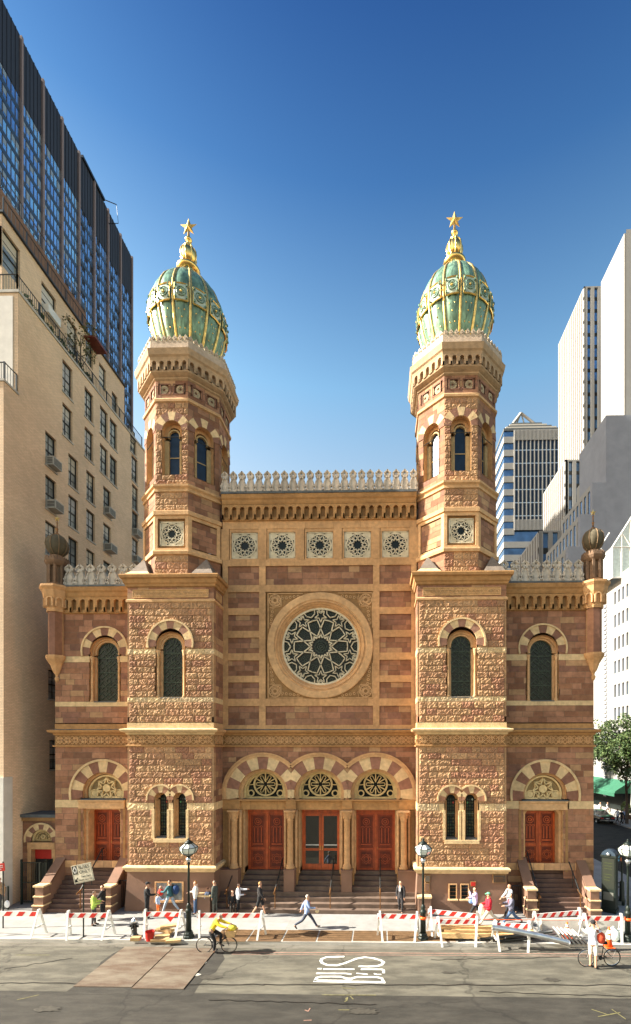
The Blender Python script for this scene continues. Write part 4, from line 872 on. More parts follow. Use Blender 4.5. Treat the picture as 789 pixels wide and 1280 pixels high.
# ---- octagonal towers
def octf(cx_, cy_, r, k):
    t = radians(-90+45*k); n_ = Vector((cos(t), sin(t), 0)); return Fr(Vector((cx_, cy_, 0))+n_*r, (-sin(t), cos(t), 0))
def omould(m, cx_, cy_, r, prof, col):   # ring mouldings round the octagon
    k8 = 1/cos(pi/8); m.lathe(cx_, cy_, [((r+d)*k8, z) for z, d in prof], 8, pi/8, col=col)
HB = .8284/2
for bi, bx in enumerate(TWX):
    cx_, cy_ = bx+(-.02 if bi == 0 else 0), 2.33; rr = random.Random(77+bi); m = MB().set('stone')
    for k in range(8):
        F = octf(cx_, cy_, 2.19, k); h = 2.19*HB; rk = .028 if k == 0 else 0; pal = PAL_ROCK if k == 0 else PAL_WALL
        ashlar(m, F, -h, h, 17.9, 19.06, rough=rk, pal=pal, rr=rr, lr=(.4, .8))
        if k == 0: 
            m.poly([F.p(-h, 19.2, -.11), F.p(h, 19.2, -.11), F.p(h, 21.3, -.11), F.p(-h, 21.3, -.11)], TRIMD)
        else: ashlar(m, F, -h+.2, h-.2, 19.5, 20.95, d=-.06, rr=rr, lr=(.4, .9), ch=.3)
        ec = jit(TRIM2, .05, rr); g = .2 if k else .16
        m.fbox(F, -h, -h+g, 19.28, 21.16, -.1, .01, ec); m.fbox(F, h-g, h, 19.28, 21.16, -.1, .01, ec); m.fbox(F, -h+g, h-g, 19.28, 19.42, -.12, .01, ec); m.fbox(F, -h+g, h-g, 20.99, 21.16, -.12, .01, ec)
        F = octf(cx_, cy_, 2.16, k); h = 2.16*HB; ashlar(m, F, -h, h, 21.44, 22.42, rough=rk, pal=pal, rr=rr, lr=(.4, .8), ch=.33)
        F = octf(cx_, cy_, 2.13, k); h = 2.13*HB; H_ = [hole_arch(0, .53, 23.38, 25.78, .04)]
        ashlar(m, F, -h, h, 22.8, 27.28, rough=rk, pal=pal, rr=rr, holes=H_, lr=(.3, .7), ch=.32)
        ashlar(m, F, -h, h, 27.5, 28.5, rr=rr, lr=(.4, .9), ch=.34, holes=[hole_rect(-.74, -.16, 27.70, 28.28), hole_rect(.16, .74, 27.70, 28.28)])
        m.poly([F.p(-h, 27.6, -.08), F.p(h, 27.6, -.08), F.p(h, 28.4, -.08), F.p(-h, 28.4, -.08)], MAUVE)
    omould(m, cx_, cy_, 2.19, [(19.04, -.02), (19.06, .10), (19.20, .12), (19.28, .10), (19.32, -.02)], TRIM2); omould(m, cx_, cy_, 2.19, [(21.14, -.03), (21.18, .08), (21.38, .09), (21.46, -.03)], TRIM2)
    tower = m.build('tower', syn)
    m = MB().set('stone')
    omould(m, cx_, cy_, 2.13, [(22.40, 0), (22.44, .10), (22.52, .10), (22.56, .06), (22.62, .08), (22.70, .17), (22.80, .18), (22.84, 0)], TRIM2); omould(m, cx_, cy_, 2.13, [(27.26, 0), (27.30, .08), (27.42, .09), (27.52, 0)], TRIM2)
    c_ = (.45, .31, .185)
    omould(m, cx_, cy_, 2.13, [(28.44, 0), (28.50, .08), (28.56, .08), (28.62, .18), (28.70, .28), (28.76, .30), (28.80, .16)], c_)
    omould(m, cx_, cy_, 2.13, [(29.28, .16), (29.30, .34), (29.42, .37), (29.50, .44), (29.66, .47), (29.80, .50), (29.84, .30)], c_)
    omould(m, cx_, cy_, 2.13, [(29.80, .10), (29.82, .34), (30.22, .32), (30.23, .15)], (.47, .37, .28))
    for k in range(8):
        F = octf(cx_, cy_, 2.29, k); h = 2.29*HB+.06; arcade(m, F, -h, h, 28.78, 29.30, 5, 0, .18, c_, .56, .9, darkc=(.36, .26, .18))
        for q in (-.36, .36):
            F = octf(cx_, cy_, 2.13, k); m.path(F, [(q-.27, 27.72), (q+.27, 27.72), (q+.27, 28.26), (q-.27, 28.26)], .05, -.08, .015, True, MAUVE)
    m.build('tower_cornice', tower)
    for k in range(8):
        F = octf(cx_, cy_, 2.13, k)
        for q in (-.45, .45):
            m = MB().set('stone'); star_lattice(m, F, q, 27.99, .24, 6, .035, -.08, -.03, (.50, .40, .26)); m.ring(F, q, 27.99, .2, .24, -.08, -.035, n=12, col=(.50, .40, .26)); m.build('rosette_panel', tower)
    m = MB().set('stone')
    for k in range(8):
        F = octf(cx_, cy_, 2.45, k); h = 2.45*HB; n = 7; s = 2*h/n; cc = (.50, .41, .31)
        for q in range(n):
            c = -h+s*(q+.5); a = lambda x, y: (c+x*s, 30.20+y)
            m.extr(F, [a(-.5, 0), a(.5, 0), a(.5, .10), a(.34, .16), a(.46, .26), a(.2, .36), a(0, .44), a(-.2, .36), a(-.46, .26), a(-.34, .16), a(-.5, .10)], -.07, 0, cc); m.ring(F, c, 30.44, .03, .07, 0, .03, n=8, col=cc)
    m.build('tower_cresting', tower)
    for k in range(8):
        F = octf(cx_, cy_, 2.13, k); m = MB().set('stone', TRIM2); hw = .53
        sc = (.47, .35, .18)
        out = [(hw, 23.38), (hw, 25.78)]+[(hw*cos(pi*i/12), 25.78+hw*sin(pi*i/12)) for i in range(13)]+[(-hw, 25.78), (-hw, 23.38)]
        m.strip(F, out, -.42, .02, TRIM); 
        for s in (-1, 1): a, b = sorted((s*.29, s*.53)); m.fbox(F, a, b, 23.4, 25.4, -.42, -.28, sc); 
        m.ring(F, 0, 25.66, .27, .34, -.42, -.26, -25, 205, 18, col=sc); m.ring(F, 0, 25.78, .33, .55, -.42, -.29, -20, 200, 18, col=TRIM)
        m.poly([F.p(-.53, 23.38, .02), F.p(.53, 23.38, .02), F.p(.53, 23.46, -.42), F.p(-.53, 23.46, -.42)], TRIM2)
        for j in range(7):
            a0, a1 = 180*j/7, 180*(j+1)/7; r1 = .98; mid = radians((a0+a1)/2)
            if r1*abs(cos(mid)) > .86: r1 = .86/abs(cos(mid))
            m.ring(F, 0, 25.78, .53, r1, -.05, .03+.002*(j % 2), a0, a1, 3, col=jit(CREAM if j % 2 else MAUVE, .1, rr))
        bw = m.build('belfry_window', tower)
        m = MB().set('glass_blue'); m.poly([F.p(-.3, 23.4, -.40), F.p(.3, 23.4, -.40), F.p(.3, 25.5, -.40)]+[F.p(.28*cos(pi*i/8), 25.66+.28*sin(pi*i/8), -.40) for i in range(9)]+[F.p(-.3, 25.5, -.40)])
        m.set('dark_metal'); m.tube([F.p(-.55, 25.42, -.02), F.p(.55, 25.42, -.02)], .02, 6); m.set('smooth_paint', sc); m.fbox(F, -.3, .3, 24.5, 24.54, -.40, -.37); m.build('glass', bw)
        if k == 0: pass
    gr = star_grille(Fr(octf(cx_, cy_, 2.19, 0).o, (1, 0, 0)), 0, 20.20, .62, syn)
    # stone shoulders at the foot of the octagon
    for s in (-1, 1):
        m = MB().set('stone', (.20, .16, .13)); px_ = cx_+s*1.72
        m.hexa([(px_-.62, -.1, 17.9), (px_+.62, -.1, 17.9), (px_+.62, 1.5, 17.9), (px_-.62, 1.5, 17.9), (px_-.04, .55, 18.95), (px_+.04, .55, 18.95), (px_+.04, 1.5, 18.95), (px_-.04, 1.5, 18.95)])
        m.set('stone', CREAM); m.hexa([(px_-.70, -.2, 17.9), (px_+.70, -.2, 17.9), (px_+.70, 1.5, 17.9), (px_-.70, 1.5, 17.9), (px_-.42, .1, 18.2), (px_+.42, .1, 18.2), (px_+.42, 1.5, 18.2), (px_-.42, 1.5, 18.2)]) if s < 0 else None
        m.build('shoulder_stone', syn)
    # dome
    NL = 14; a0 = -pi/2
    prof = [(1.15, 30.25), (1.38, 30.8), (1.66, 31.4), (1.88, 32.0), (2.04, 32.6), (2.13, 33.1), (2.12, 33.6), (2.04, 34.1), (1.89, 34.55), (1.66, 35.0), (1.36, 35.4), (.98, 35.78), (.62, 36.1), (.45, 36.5)]
    def pr(z):
        for (r0, z0), (r1, z1) in zip(prof[:-1], prof[1:]):
            if z0 <= z <= z1: return r0+(r1-r0)*(z-z0)/(z1-z0)
        return .4
    zs = [30.25+(36.55-30.25)*i/40 for i in range(41)]; SUB = 8
    def lobe(t, z, off=0.0, k=1.0): r = pr(z)*k+off; return Vector((cx_+r*cos(t), cy_+r*sin(t), z))
    m = MB().set('copper_green', smooth=True); m.lathe(cx_, cy_, [(pr(z), z) for z in zs], NL*SUB, a0, mod=lambda k: .945+.055*sin(pi*((k % SUB)/SUB)))
    m.set('gold')
    for k in range(NL):
        tc_ = a0+2*pi*(k+.5)/NL; dt = 2*pi/NL*.36
        for zz, n_ in ((30.9, 2), (31.3, 1), (31.7, 2), (32.15, 1), (32.5, 2)):
            for q in range(n_):
                tt = tc_+((q-.5)*dt*.9 if n_ == 2 else 0); c = lobe(tt, zz, .0, 1.0 if n_ == 1 else .985)
                m.lathe(c.x, c.y, [(.001, zz-.04), (.032, zz-.03), (.04, zz), (.032, zz+.03), (.001, zz+.04)], 6)
    dome = m.build('onion_dome', syn)
    for k in range(NL):
        t = a0+2*pi*k/NL; m = MB().set('gold_leaf', smooth=True); m.tube([(cx_+(pr(z)*.965)*cos(t), cy_+(pr(z)*.965)*sin(t), z) for z in zs[::2]], [.075 if z < 35 else .06 for z in zs[::2]], 8); m.build('rib', dome)
        tc_ = a0+2*pi*(k+.5)/NL; dt = 2*pi/NL*.36; m = MB().set('gold'); z0, z1 = 32.85, 33.75; nq = 4; m.mat = 'pale_copper'
        for i in range(nq):
            ta, tb = tc_-dt+2*dt*i/nq, tc_-dt+2*dt*(i+1)/nq
            for j in range(3): za, zb = z0+(z1-z0)*j/3, z0+(z1-z0)*(j+1)/3; m.poly([lobe(ta, za, .03), lobe(tb, za, .03), lobe(tb, zb, .03), lobe(ta, zb, .03)])
        m.mat = 'gold'; m.tube([lobe(tc_-dt, z0, .04), lobe(tc_, z0, .05), lobe(tc_+dt, z0, .04)], .045, 6); m.tube([lobe(tc_-dt, z1, .04), lobe(tc_, z1, .05), lobe(tc_+dt, z1, .04)], .035, 6)
        for s in (-1, 1): m.tube([lobe(tc_+s*dt, z0, .03), lobe(tc_+s*dt, (z0+z1)/2, .04), lobe(tc_+s*dt, z1, .03)], .03, 6)
        zc = (z0+z1)/2; Cn = lobe(tc_, zc, .05); up = (lobe(tc_, z1)-lobe(tc_, z0)).normalized(); si = Vector((-sin(tc_), cos(tc_), 0)); m.lathe(Cn.x, Cn.y, [(.001, zc-.07), (.06, zc-.04), (.07, zc), (.06, zc+.04), (.001, zc+.07)], 8); m.mat = 'copper_green'
        for rad, th_ in ((.24, .025), (.13, .02)): m.tube([Cn+(up*sin(q*pi/6)+si*cos(q*pi/6))*rad for q in range(13)], th_, 5)
        for su in (-1, 1):
            for ss in (-1, 1): q = Cn+up*su*.32+si*ss*.32*.9; m.tube([q-up*.05, q+up*.05], .05, 5)
        m.build('dome_panel', dome)
    m = MB().set('gold', smooth=True)
    m.lathe(cx_, cy_, [(.50, 36.35), (.62, 36.5), (.66, 36.62), (.58, 36.68), (.34, 36.74), (.26, 36.86), (.22, 36.98), (.30, 37.02), (.40, 37.2), (.44, 37.45), (.41, 37.68), (.30, 37.86), (.20, 37.95), (.26, 38.0), (.22, 38.06), (.11, 38.1), (.09, 38.25), (.18, 38.33), (.20, 38.42), (.14, 38.5), (.07, 38.56), (.06, 38.9), (.05, 39.1)], 20)
    for k in range(8):
        t = 2*pi*k/8; m.tube([(cx_+r*cos(t), cy_+r*sin(t), z) for r, z in ((.30, 37.0), (.42, 37.2), (.46, 37.45), (.43, 37.68), (.30, 37.9))], .04, 5)
    fin = m.build('finial', dome)
    m = MB().set('gold_leaf'); F = Fr((cx_, cy_, 0), (1, 0, 0)); n = 5; r = .52; cv = 39.16; pts = [((r if q % 2 == 0 else r*.4)*cos(pi/2+q*pi/n), cv+(r if q % 2 == 0 else r*.4)*sin(pi/2+q*pi/n)) for q in range(10)]
    for q in range(10):
        a, b = pts[q], pts[(q+1) % 10]; m.poly([F.p(*a), F.p(*b), F.p(0, cv, .13)]); m.poly([F.p(*b), F.p(*a), F.p(0, cv, -.13)])
    m.build('star', dome)
# ---- steps
m = MB().set('step_stone')
for i in range(8): m.box(XC-5.42, XC+5.42, -.30+.345*i, 2.5, (.2025*i if i else -.05), .2025*(i+1))
m.build('entrance_steps', syn)
for (ua, ub, cw, ca), xs in zip(WINGS, ((-17.62, -14.55), (8.05, 10.72))):
    m = MB().set('step_brown'); n = 11
    for i in range(n): m.box(xs[0], xs[1], -.42+.205*i+(.0), 1.95, .193*i if i else -.05, .193*(i+1))
    m.build('stairs', syn)
    for s, x in ((-1, xs[0]), (1, xs[1])):
        a, b = (x-.52, x-.0) if s < 0 else (x, x+.52); m = MB().set('brownstone')
        a2, b2 = (x-.30, x) if s < 0 else (x, x+.30)
        m.poly([(a2, -.1, 0), (a2, 1.2, 0), (a2, 1.2, 2.55), (a2, -.1, 1.42)]); m.poly([(b2, -.1, 0), (b2, 1.2, 0), (b2, 1.2, 2.55), (b2, -.1, 1.42)])
        m.hexa([(a-.0, -.1, 1.36), (b, -.1, 1.36), (b, 1.15, 2.46), (a, 1.15, 2.46), (a-.0, -.1, 1.50), (b, -.1, 1.50), (b, 1.15, 2.60), (a, 1.15, 2.60)])
        m.box(a, b, 1.15, 1.35, 0, 2.66); m.box(a+.02, b-.02, -.1, 1.15, 0, 1.30)
        m.box(a+.04, b-.04, -.55, -.1, 0, 1.38); m.box(a-.02, b+.02, -.66, -.06, 0, .40); m.box(a+.01, b-.01, -.6, -.08, .40, .86)
        w_ = m.build('stair_wall', syn); m = MB().set('stone', CREAM)
        for q in ((a-.03, b+.03, -.62, -.04, 1.38, 1.47), (a-.02, b+.02, -.63, -.08, .86, .92), (a-.05, b+.05, -.69, -.06, .40, .46)): m = MB().set('stone', CREAM); m.box(*q); m.build('coping', w_)
def rail(x, y0, z0, y1, z1, bend=True):
    m = MB().set('dark_metal'); h = .92
    m.tube([(x, y0, z0), (x, y0, z0+h)], .025, 6); m.tube([(x, y1, z1), (x, y1, z1+h)], .025, 6); m.tube([(x, (y0+y1)/2, (z0+z1)/2), (x, (y0+y1)/2, (z0+z1)/2+h)], .02, 6)
    m.tube([(x, y0-.28, z0+h-.06), (x, y0-.02, z0+h), (x, y1, z1+h), (x, y1+.15, z1+h)], .032, 8)
    m.set('bronze'); m.tube([(x, y0-.30, z0+h-.08), (x, y0-.05, z0+h-.0), (x, y0+.30, z0+h+.17)], .042, 8); m.tube([(x, y0, z0), (x, y0, z0+h*.95)], .028, 6)
    return m.build('handrail', syn)
for u in (-4.42, -2.0, 1.42, 4.55-1.35): pass
rail(-8.12, -.05, .2, 1.9, 1.45); rail(-5.55, -.05, .2, 1.9, 1.45); rail(-2.62, -.05, .2, 1.9, 1.45); rail(.02, -.05, .2, 1.9, 1.45)
rail(8.22, -.3, .2, 1.6, 2.0); rail(10.35, -.3, .2, 1.6, 2.0); rail(-15.85, -.3, .2, 1.6, 2.0)
# ------------------------------------------------------------------ neighbouring buildings
def wallgrid(mb, F, u0, u1, v0, v1, rects, reveal=.18, rcol=None):
    rects = [(max(a, u0), min(b, u1), max(c, v0), min(d, v1)) for a, b, c, d in rects]
    us = sorted(set([u0, u1]+[x for r in rects for x in r[:2]])); vs_ = sorted(set([v0, v1]+[x for r in rects for x in r[2:]]))
    for i in range(len(us)-1):
        run = None
        for j in range(len(vs_)-1):
            cu, cv = (us[i]+us[i+1])/2, (vs_[j]+vs_[j+1])/2; inside = any(a < cu < b and c < cv < d for a, b, c, d in rects)
            if inside:
                if run is not None: mb.poly([F.p(us[i], run, 0), F.p(us[i+1], run, 0), F.p(us[i+1], vs_[j], 0), F.p(us[i], vs_[j], 0)]); run = None
            elif run is None: run = vs_[j]
        if run is not None: mb.poly([F.p(us[i], run, 0), F.p(us[i+1], run, 0), F.p(us[i+1], v1, 0), F.p(us[i], v1, 0)])
    for a, b, c, d in rects:
        for p, q in (((a, c), (b, c)), ((b, c), (b, d)), ((b, d), (a, d)), ((a, d), (a, c))): mb.poly([F.p(*p, 0), F.p(*q, 0), F.p(*q, -reveal), F.p(*p, -reveal)], rcol)
RW = random.Random(21)
def sash(F, a, b, c, d, parent, dep=.18, frame='dark_metal', mid=True, grid=2, pane='glass_pane'):
    m = MB().set(frame); t = .06
    for q in ((a, a+t, c, d), (b-t, b, c, d), (a+t, b-t, c, c+t), (a+t, b-t, d-t, d)): m.fbox(F, *q, -dep-.02, -dep+.07)
    if mid: m.fbox(F, a+t, b-t, (c+d)/2-.035, (c+d)/2+.035, -dep-.02, -dep+.06)
    for k in range(1, grid): m.fbox(F, a+(b-a)*k/grid-.015, a+(b-a)*k/grid+.015, c+t, d-t, -dep, -dep+.04)
    for z in ((c*.75+d*.25), (c*.25+d*.75)): m.fbox(F, a+t, b-t, z-.012, z+.012, -dep, -dep+.035)
    w_ = m.build('window', parent); m = MB().set(pane); m.poly([F.p(a, c, -dep+.004), F.p(b, c, -dep+.004), F.p(b, d, -dep+.004), F.p(a, d, -dep+.004)]); m.build('pane', w_)
    if RW.random() < .6:
        hh = RW.choice([.35, .5, .65]); m = MB().set('smooth_paint', RW.choice([(.55, .53, .48), (.42, .42, .42), (.5, .45, .36)])); m.poly([F.p(a+t, d-(d-c)*hh, -dep+.012), F.p(b-t, d-(d-c)*hh, -dep+.012), F.p(b-t, d-t, -dep+.012), F.p(a+t, d-t, -dep+.012)]); m.build('blind', w_)
    return w_
def railing(name, p0, p1, z, parent, h=1.05, step=.16, matn='dark_metal', world=True):
    m = MB().set(matn); a, b = Vector((*p0, z)), Vector((*p1, z)); L = (b-a).length; n = max(1, int(L/1.6))
    for k in range(n+1): q = a.lerp(b, k/n); m.box(q.x-.03, q.x+.03, q.y-.03, q.y+.03, z, z+h+.03)
    m.tube([a+Vector((0, 0, h)), b+Vector((0, 0, h))], .03, 6); m.tube([a+Vector((0, 0, .1)), b+Vector((0, 0, .1))], .02, 6)
    n = int(L/step)
    for k in range(1, n): q = a.lerp(b, k/n); m.box(q.x-.009, q.x+.009, q.y-.009, q.y+.009, z+.1, z+h)
    return m.build(name, parent, world)
apt = thing('apartment_building', 'tan brick apartment block with sash windows and set-back roof terraces, left of the synagogue', 'building', (-30, 6, 0))
XW = -20.4; FA = Fr((XW, 0, 0), (0, 1, 0))
Z3 = 4.153
W3 = [(325, 115, 368, 270), (440, 258, 480, 380), (520, 355, 550, 458), (571, 420, 602, 540), (676, 462, 700, 548), (325, 340, 368, 490), (440, 465, 481, 590), (520, 553, 550, 652), (571, 610, 602, 732), (683, 612, 700, 698),
      (236, 488, 285, 625), (356, 605, 399, 728), (449, 692, 482, 795), (537, 775, 570, 880), (686, 762, 712, 850), (236, 715, 285, 850), (356, 818, 399, 935), (449, 893, 481, 990), (537, 965, 570, 1065), (686, 900, 712, 985),
      (236, 953, 281, 1085), (356, 1035, 399, 1152), (449, 1100, 480, 1190), (537, 1160, 568, 1250), (686, 1040, 712, 1115), (686, 1180, 712, 1250), (356, 1245, 399, 1350), (449, 1290, 480, 1380)]
AC = {10: 1, 13: 1, 15: 2, 18: 2, 19: 1, 24: 1, 3: 0}
rects = []
for x0, y0, x1, y1 in W3:
    a, d1 = atX(x0/Z3, 420+y0/Z3, XW); b, d2 = atX(x1/Z3, 420+y0/Z3+ (x1-x0)/Z3*.85, XW); _, c = atX(x1/Z3, 420+y1/Z3, XW)
    b = max(b, a+.95); rects.append((a, b, d1-2.05, d1))
for a, b, py0, py1 in ((54.5, 62, 760, 790), (54.5, 62, 835, 862), (56, 64, 925, 952)):
    u0, d = atX(a, py0, XW); rects.append((u0+.4, u0+1.5, d-1.8, d))
m = MB().set('tan_brick'); wallgrid(m, FA, 1.2, 15.0, 0, 34.4, rects, .2)
m.poly([FA.p(.2, 0), FA.p(1.2, 0), FA.p(1.2, 28.6), FA.p(.2, 28.6)]); m.box(-50, XW-.01, 1.2, 1.25, 0, 34.4); m.box(-50, XW-.01, .2, .25, 0, 28.6); m.box(-50, XW-.5, 1.7, 15.0, 0, 34.3); m.box(XW-.5, XW-.01, 14.9, 15.0, 0, 34.4); m.build('wall', apt)
m = MB().set('concrete'); m.box(-50, XW+.06, 1.14, 15.05, 34.4, 34.55); m.box(-50, XW+.05, .15, 1.2, 28.6, 28.72); m.build('coping', apt)
m = MB().set('lime_wall'); m.box(-50, XW+.06, .1, .72, 0, 7.1); m.build('limestone_base', apt)
m = MB().set('brickface' if 'brickface' in MATS else 'lime_wall', (.6, .58, .54)); m.box(-50, XW-.3, 1.16, 1.21, 28.8, 34.2); m.build('pale_end_wall', apt)  # brick end wall: grazing sunlight put into the colour of a pale skin
for i, (a, b, c, d) in enumerate(rects):
    sash(FA, a, b, c, d, apt, .2)
    m = MB().set('concrete'); m.fbox(FA, a-.06, b+.06, c-.10, c, -.19, .05); m.build('window_sill', apt)
    if i in AC and AC[i]:
        m = MB().set('smooth_paint', (.36, .36, .33)); t = .42 if AC[i] == 1 else .55; m.fbox(FA, a+.1, b-.08, c+.02, c+.55, -.15, t)
        ac = m.build('air_conditioner', apt); m = MB().set('dark_metal')
        for k in range(6): m.fbox(FA, a+.16, b-.14, c+.09+k*.07, c+.115+k*.07, t, t+.012)
        for k in range(4): m.poly([FA.p(a+.098, c+.12+.09*k, .05), FA.p(a+.098, c+.12+.09*k, t-.05), FA.p(a+.098, c+.17+.09*k, t-.05), FA.p(a+.098, c+.17+.09*k, .05)])
        m.build('grille', ac)
F2_ = Fr((-22.2, 0, 0), (0, 1, 0)); r2 = []
for px, py, wd, h in ((-2, 276, 1.6, 2.3), (52, 350, 1.35, 2.0), (84, 394, 1.1, 2.2), (107, 418, .9, 2.0), (124, 482-30, .9, 1.8), (140, 488, .8, 1.6)):
    u, z = atX(px, py, -22.2); r2.append((u, u+wd, max(z-h, 34.7), z))
m = MB().set('tan_brick'); wallgrid(m, F2_, 2.2, 15.0, 34.5, 40.1, r2, .2); m.box(-50, -22.21, 2.2, 2.25, 34.5, 40.1); m.box(-50, -22.6, 2.6, 15.0, 34.5, 40.0); m.build('set_back_wall', apt)
for r_ in r2: sash(F2_, *r_, apt, .2, grid=1)
m = MB().set('dark_metal'); m.box(-50, -22.05, 2.1, 15.05, 40.1, 40.22); m.build('roof_edge', apt)
m = MB().set('concrete'); m.box(-50, -20.5, 1.3, 15, 34.3, 34.42); m.build('terrace_floor', apt)
m = MB().set('brown_brick'); m.box(-50, -24.5, 3.0, 13.4, 40.2, 44.9); m.build('penthouse_wall', apt)
m = MB().set('black'); F3_ = Fr((-24.5, 0, 0), (0, 1, 0)); 
for y_ in (4.5, 7.5, 10.5): mm = MB().set('glass_dark'); mm.fbox(F3_, y_, y_+1.2, 41.3, 43.2, 0, .03); mm.build('window', apt)
railing('terrace_railing', (-20.55, 1.3), (-20.55, 14.8), 34.5, apt); railing('terrace_railing', (-27, 1.3), (-20.55, 1.3), 34.5, apt)
railing('terrace_railing', (-22.2, 2.3), (-22.2, 14.8), 40.2, apt, h=.95, step=.3); railing('terrace_railing', (-24.5, 3.1), (-24.5, 13.3), 44.9, apt, h=1.0, step=.5); railing('terrace_railing', (-27, .35), (-20.5, .35), 28.7, apt); railing('terrace_railing', (-20.48, .35), (-20.48, 1.15), 28.7, apt)
u, z = atX(107, 417, -22.2); m = MB().set('wood_stain'); m.box(-22.2, -21.35, u-.2, u+1.3, z-.45, z-.3); m.build('canopy', apt)
rects_ac = r2[1]; m = MB().set('white_paint'); m.fbox(F2_, r2[1][0]+.1, r2[1][1]-.1, r2[1][2]+.02, r2[1][2]+.55, -.1, .4); m.build('air_conditioner', apt)
# copies limited to the biggest hundred, the rest as one mesh
def repeats(name, parent, builder, spots, limit=100):
    spots = sorted(spots, key=lambda s: s[-1])                          # last item = distance
    first = None
    for s in spots[:limit]:
        key = s[0]
        o = bpy.data.objects.new(name, builder(key)); C.objects.link(o); o.parent = parent; o.location = Vector(s[1])-Vector(parent.location)
    if len(spots) > limit:
        V = []; Fc = []; MI = []; me = bpy.data.meshes.new(name); mats = []; 
        for s in spots[limit:]:
            src = builder(s[0]); b = len(V); off = Vector(s[1]); V += [tuple(v.co+off) for v in src.vertices]
            for p in src.polygons:
                Fc.append([b+i for i in p.vertices]); mn = src.materials[p.material_index]
                if mn not in mats: mats.append(mn)
                MI.append(mats.index(mn))
        me.from_pydata(V, [], Fc); [me.materials.append(q) for q in mats]; me.polygons.foreach_set('material_index', MI); me.update()
        o = bpy.data.objects.new(name+'_rows', me); C.objects.link(o); o['kind'] = 'stuff'; attach(o, parent)
# glass office tower, left
gt = thing('glass_tower', 'tall dark blue glass office slab with louvred top floors behind the brick apartments', 'skyscraper', (-100, 90, 0))
mat('tower_pier', (.22, .17, .17), .7); XG = -90.0; FG = Fr((XG, 0, 0), (0, 1, 0)); yend = atX(165, 321, XG)[0]; ZT = atX(165, 321, XG)[1]; BW = 7.27; NB = 14; LZ = ZT-15.5; FH = 4.1
m = MB().set('pier_grey'); m.box(-125, XG-.4, yend-BW*NB, yend, 0, ZT-.5); m.build('core', gt)
for k in range(NB+1): m = MB().set('tower_pier'); y_ = yend-BW*k; m.box(XG-.3, XG+.35, y_-.30, y_+.30, 0, ZT); m.build('pier', gt)
for k in range(NB):
    y0, y1 = yend-BW*(k+1)+.42, yend-BW*k-.42; m = MB().set('louver'); m.box(XG-.4, XG-.1, y0, y1, LZ, ZT); 
    for q in range(1, 5): yy = y0+(y1-y0)*q/5; m.box(XG-.1, XG+.02, yy-.10, yy+.10, LZ, ZT)
    m.build('louvre_bay', gt)
_g = {}
def gpane(v):
    if v in _g: return _g[v]
    m = MB(); w_ = BW-.84; r_ = random.Random(v)
    F = Fr((0, 0, 0), (0, 1, 0))
    for q in range(5):
        a, b = w_*q/5, w_*(q+1)/5; m.set('glass_sky'); tall = r_.random() < .5
        m.poly([F.p(a+.05, 0, 0), F.p(b-.05, 0, 0), F.p(b-.05, 3.1, 0), F.p(a+.05, 3.1, 0)])
        if r_.random() < .4: m.set('smooth_paint', (.22, .30, .40)); zz = r_.choice([1.4, .9, 2.0]); m.poly([F.p(a+.08, 2.7-zz, -.0+.03), F.p(b-.08, 2.7-zz, .03), F.p(b-.08, 2.7, .03), F.p(a+.08, 2.7, .03)])
        m.set('pier_grey'); m.fbox(F, a-.05, a+.05, 0, 2.7, -.05, .12)
    _g[v] = m.mesh('window'); return _g[v]
spots = []
r_ = random.Random(3)
for k in range(NB):
    y0 = yend-BW*(k+1)+.42; z = LZ-FH+1.2
    while z > 44: spots.append((r_.randrange(8), (XG-.2, y0, z), abs(y0+24)+ (0 if 25 < 475+XG*568/(y0+24)+0 else 0))); z -= FH
gt_sp = [s for s in spots if 475+XG*568/(s[1][1]+BW+24) > -5]
repeats('window', gt, gpane, gt_sp)
m = MB().set('spandrel'); 
for k in range(NB):
    y0, y1 = yend-BW*(k+1)+.42, yend-BW*k-.42; z = LZ-FH
    while z > 40: m.box(XG-.4, XG-.12, y0, y1, z, z+1.2); z -= FH
m.build('spandrel_panels', gt)
z = ZT; y_ = atX(118, 232, XG)[0]; m = MB().set('dark_metal'); m.box(XG-3, XG+.4, y_-6, y_+5, ZT, ZT+.8); m.tube([(XG-1, y_+5, ZT+1), (XG+3, y_+7, ZT+1.2)], .13, 5); m.tube([(XG+3, y_+7, ZT+1.2), (XG+3.6, y_+7, ZT-5)], .07, 4); m.tube([(XG+3.6, y_+7, ZT-5), (XG+.4, y_+7, ZT-5)], .12, 4); m.build('cleaning_rig', gt)
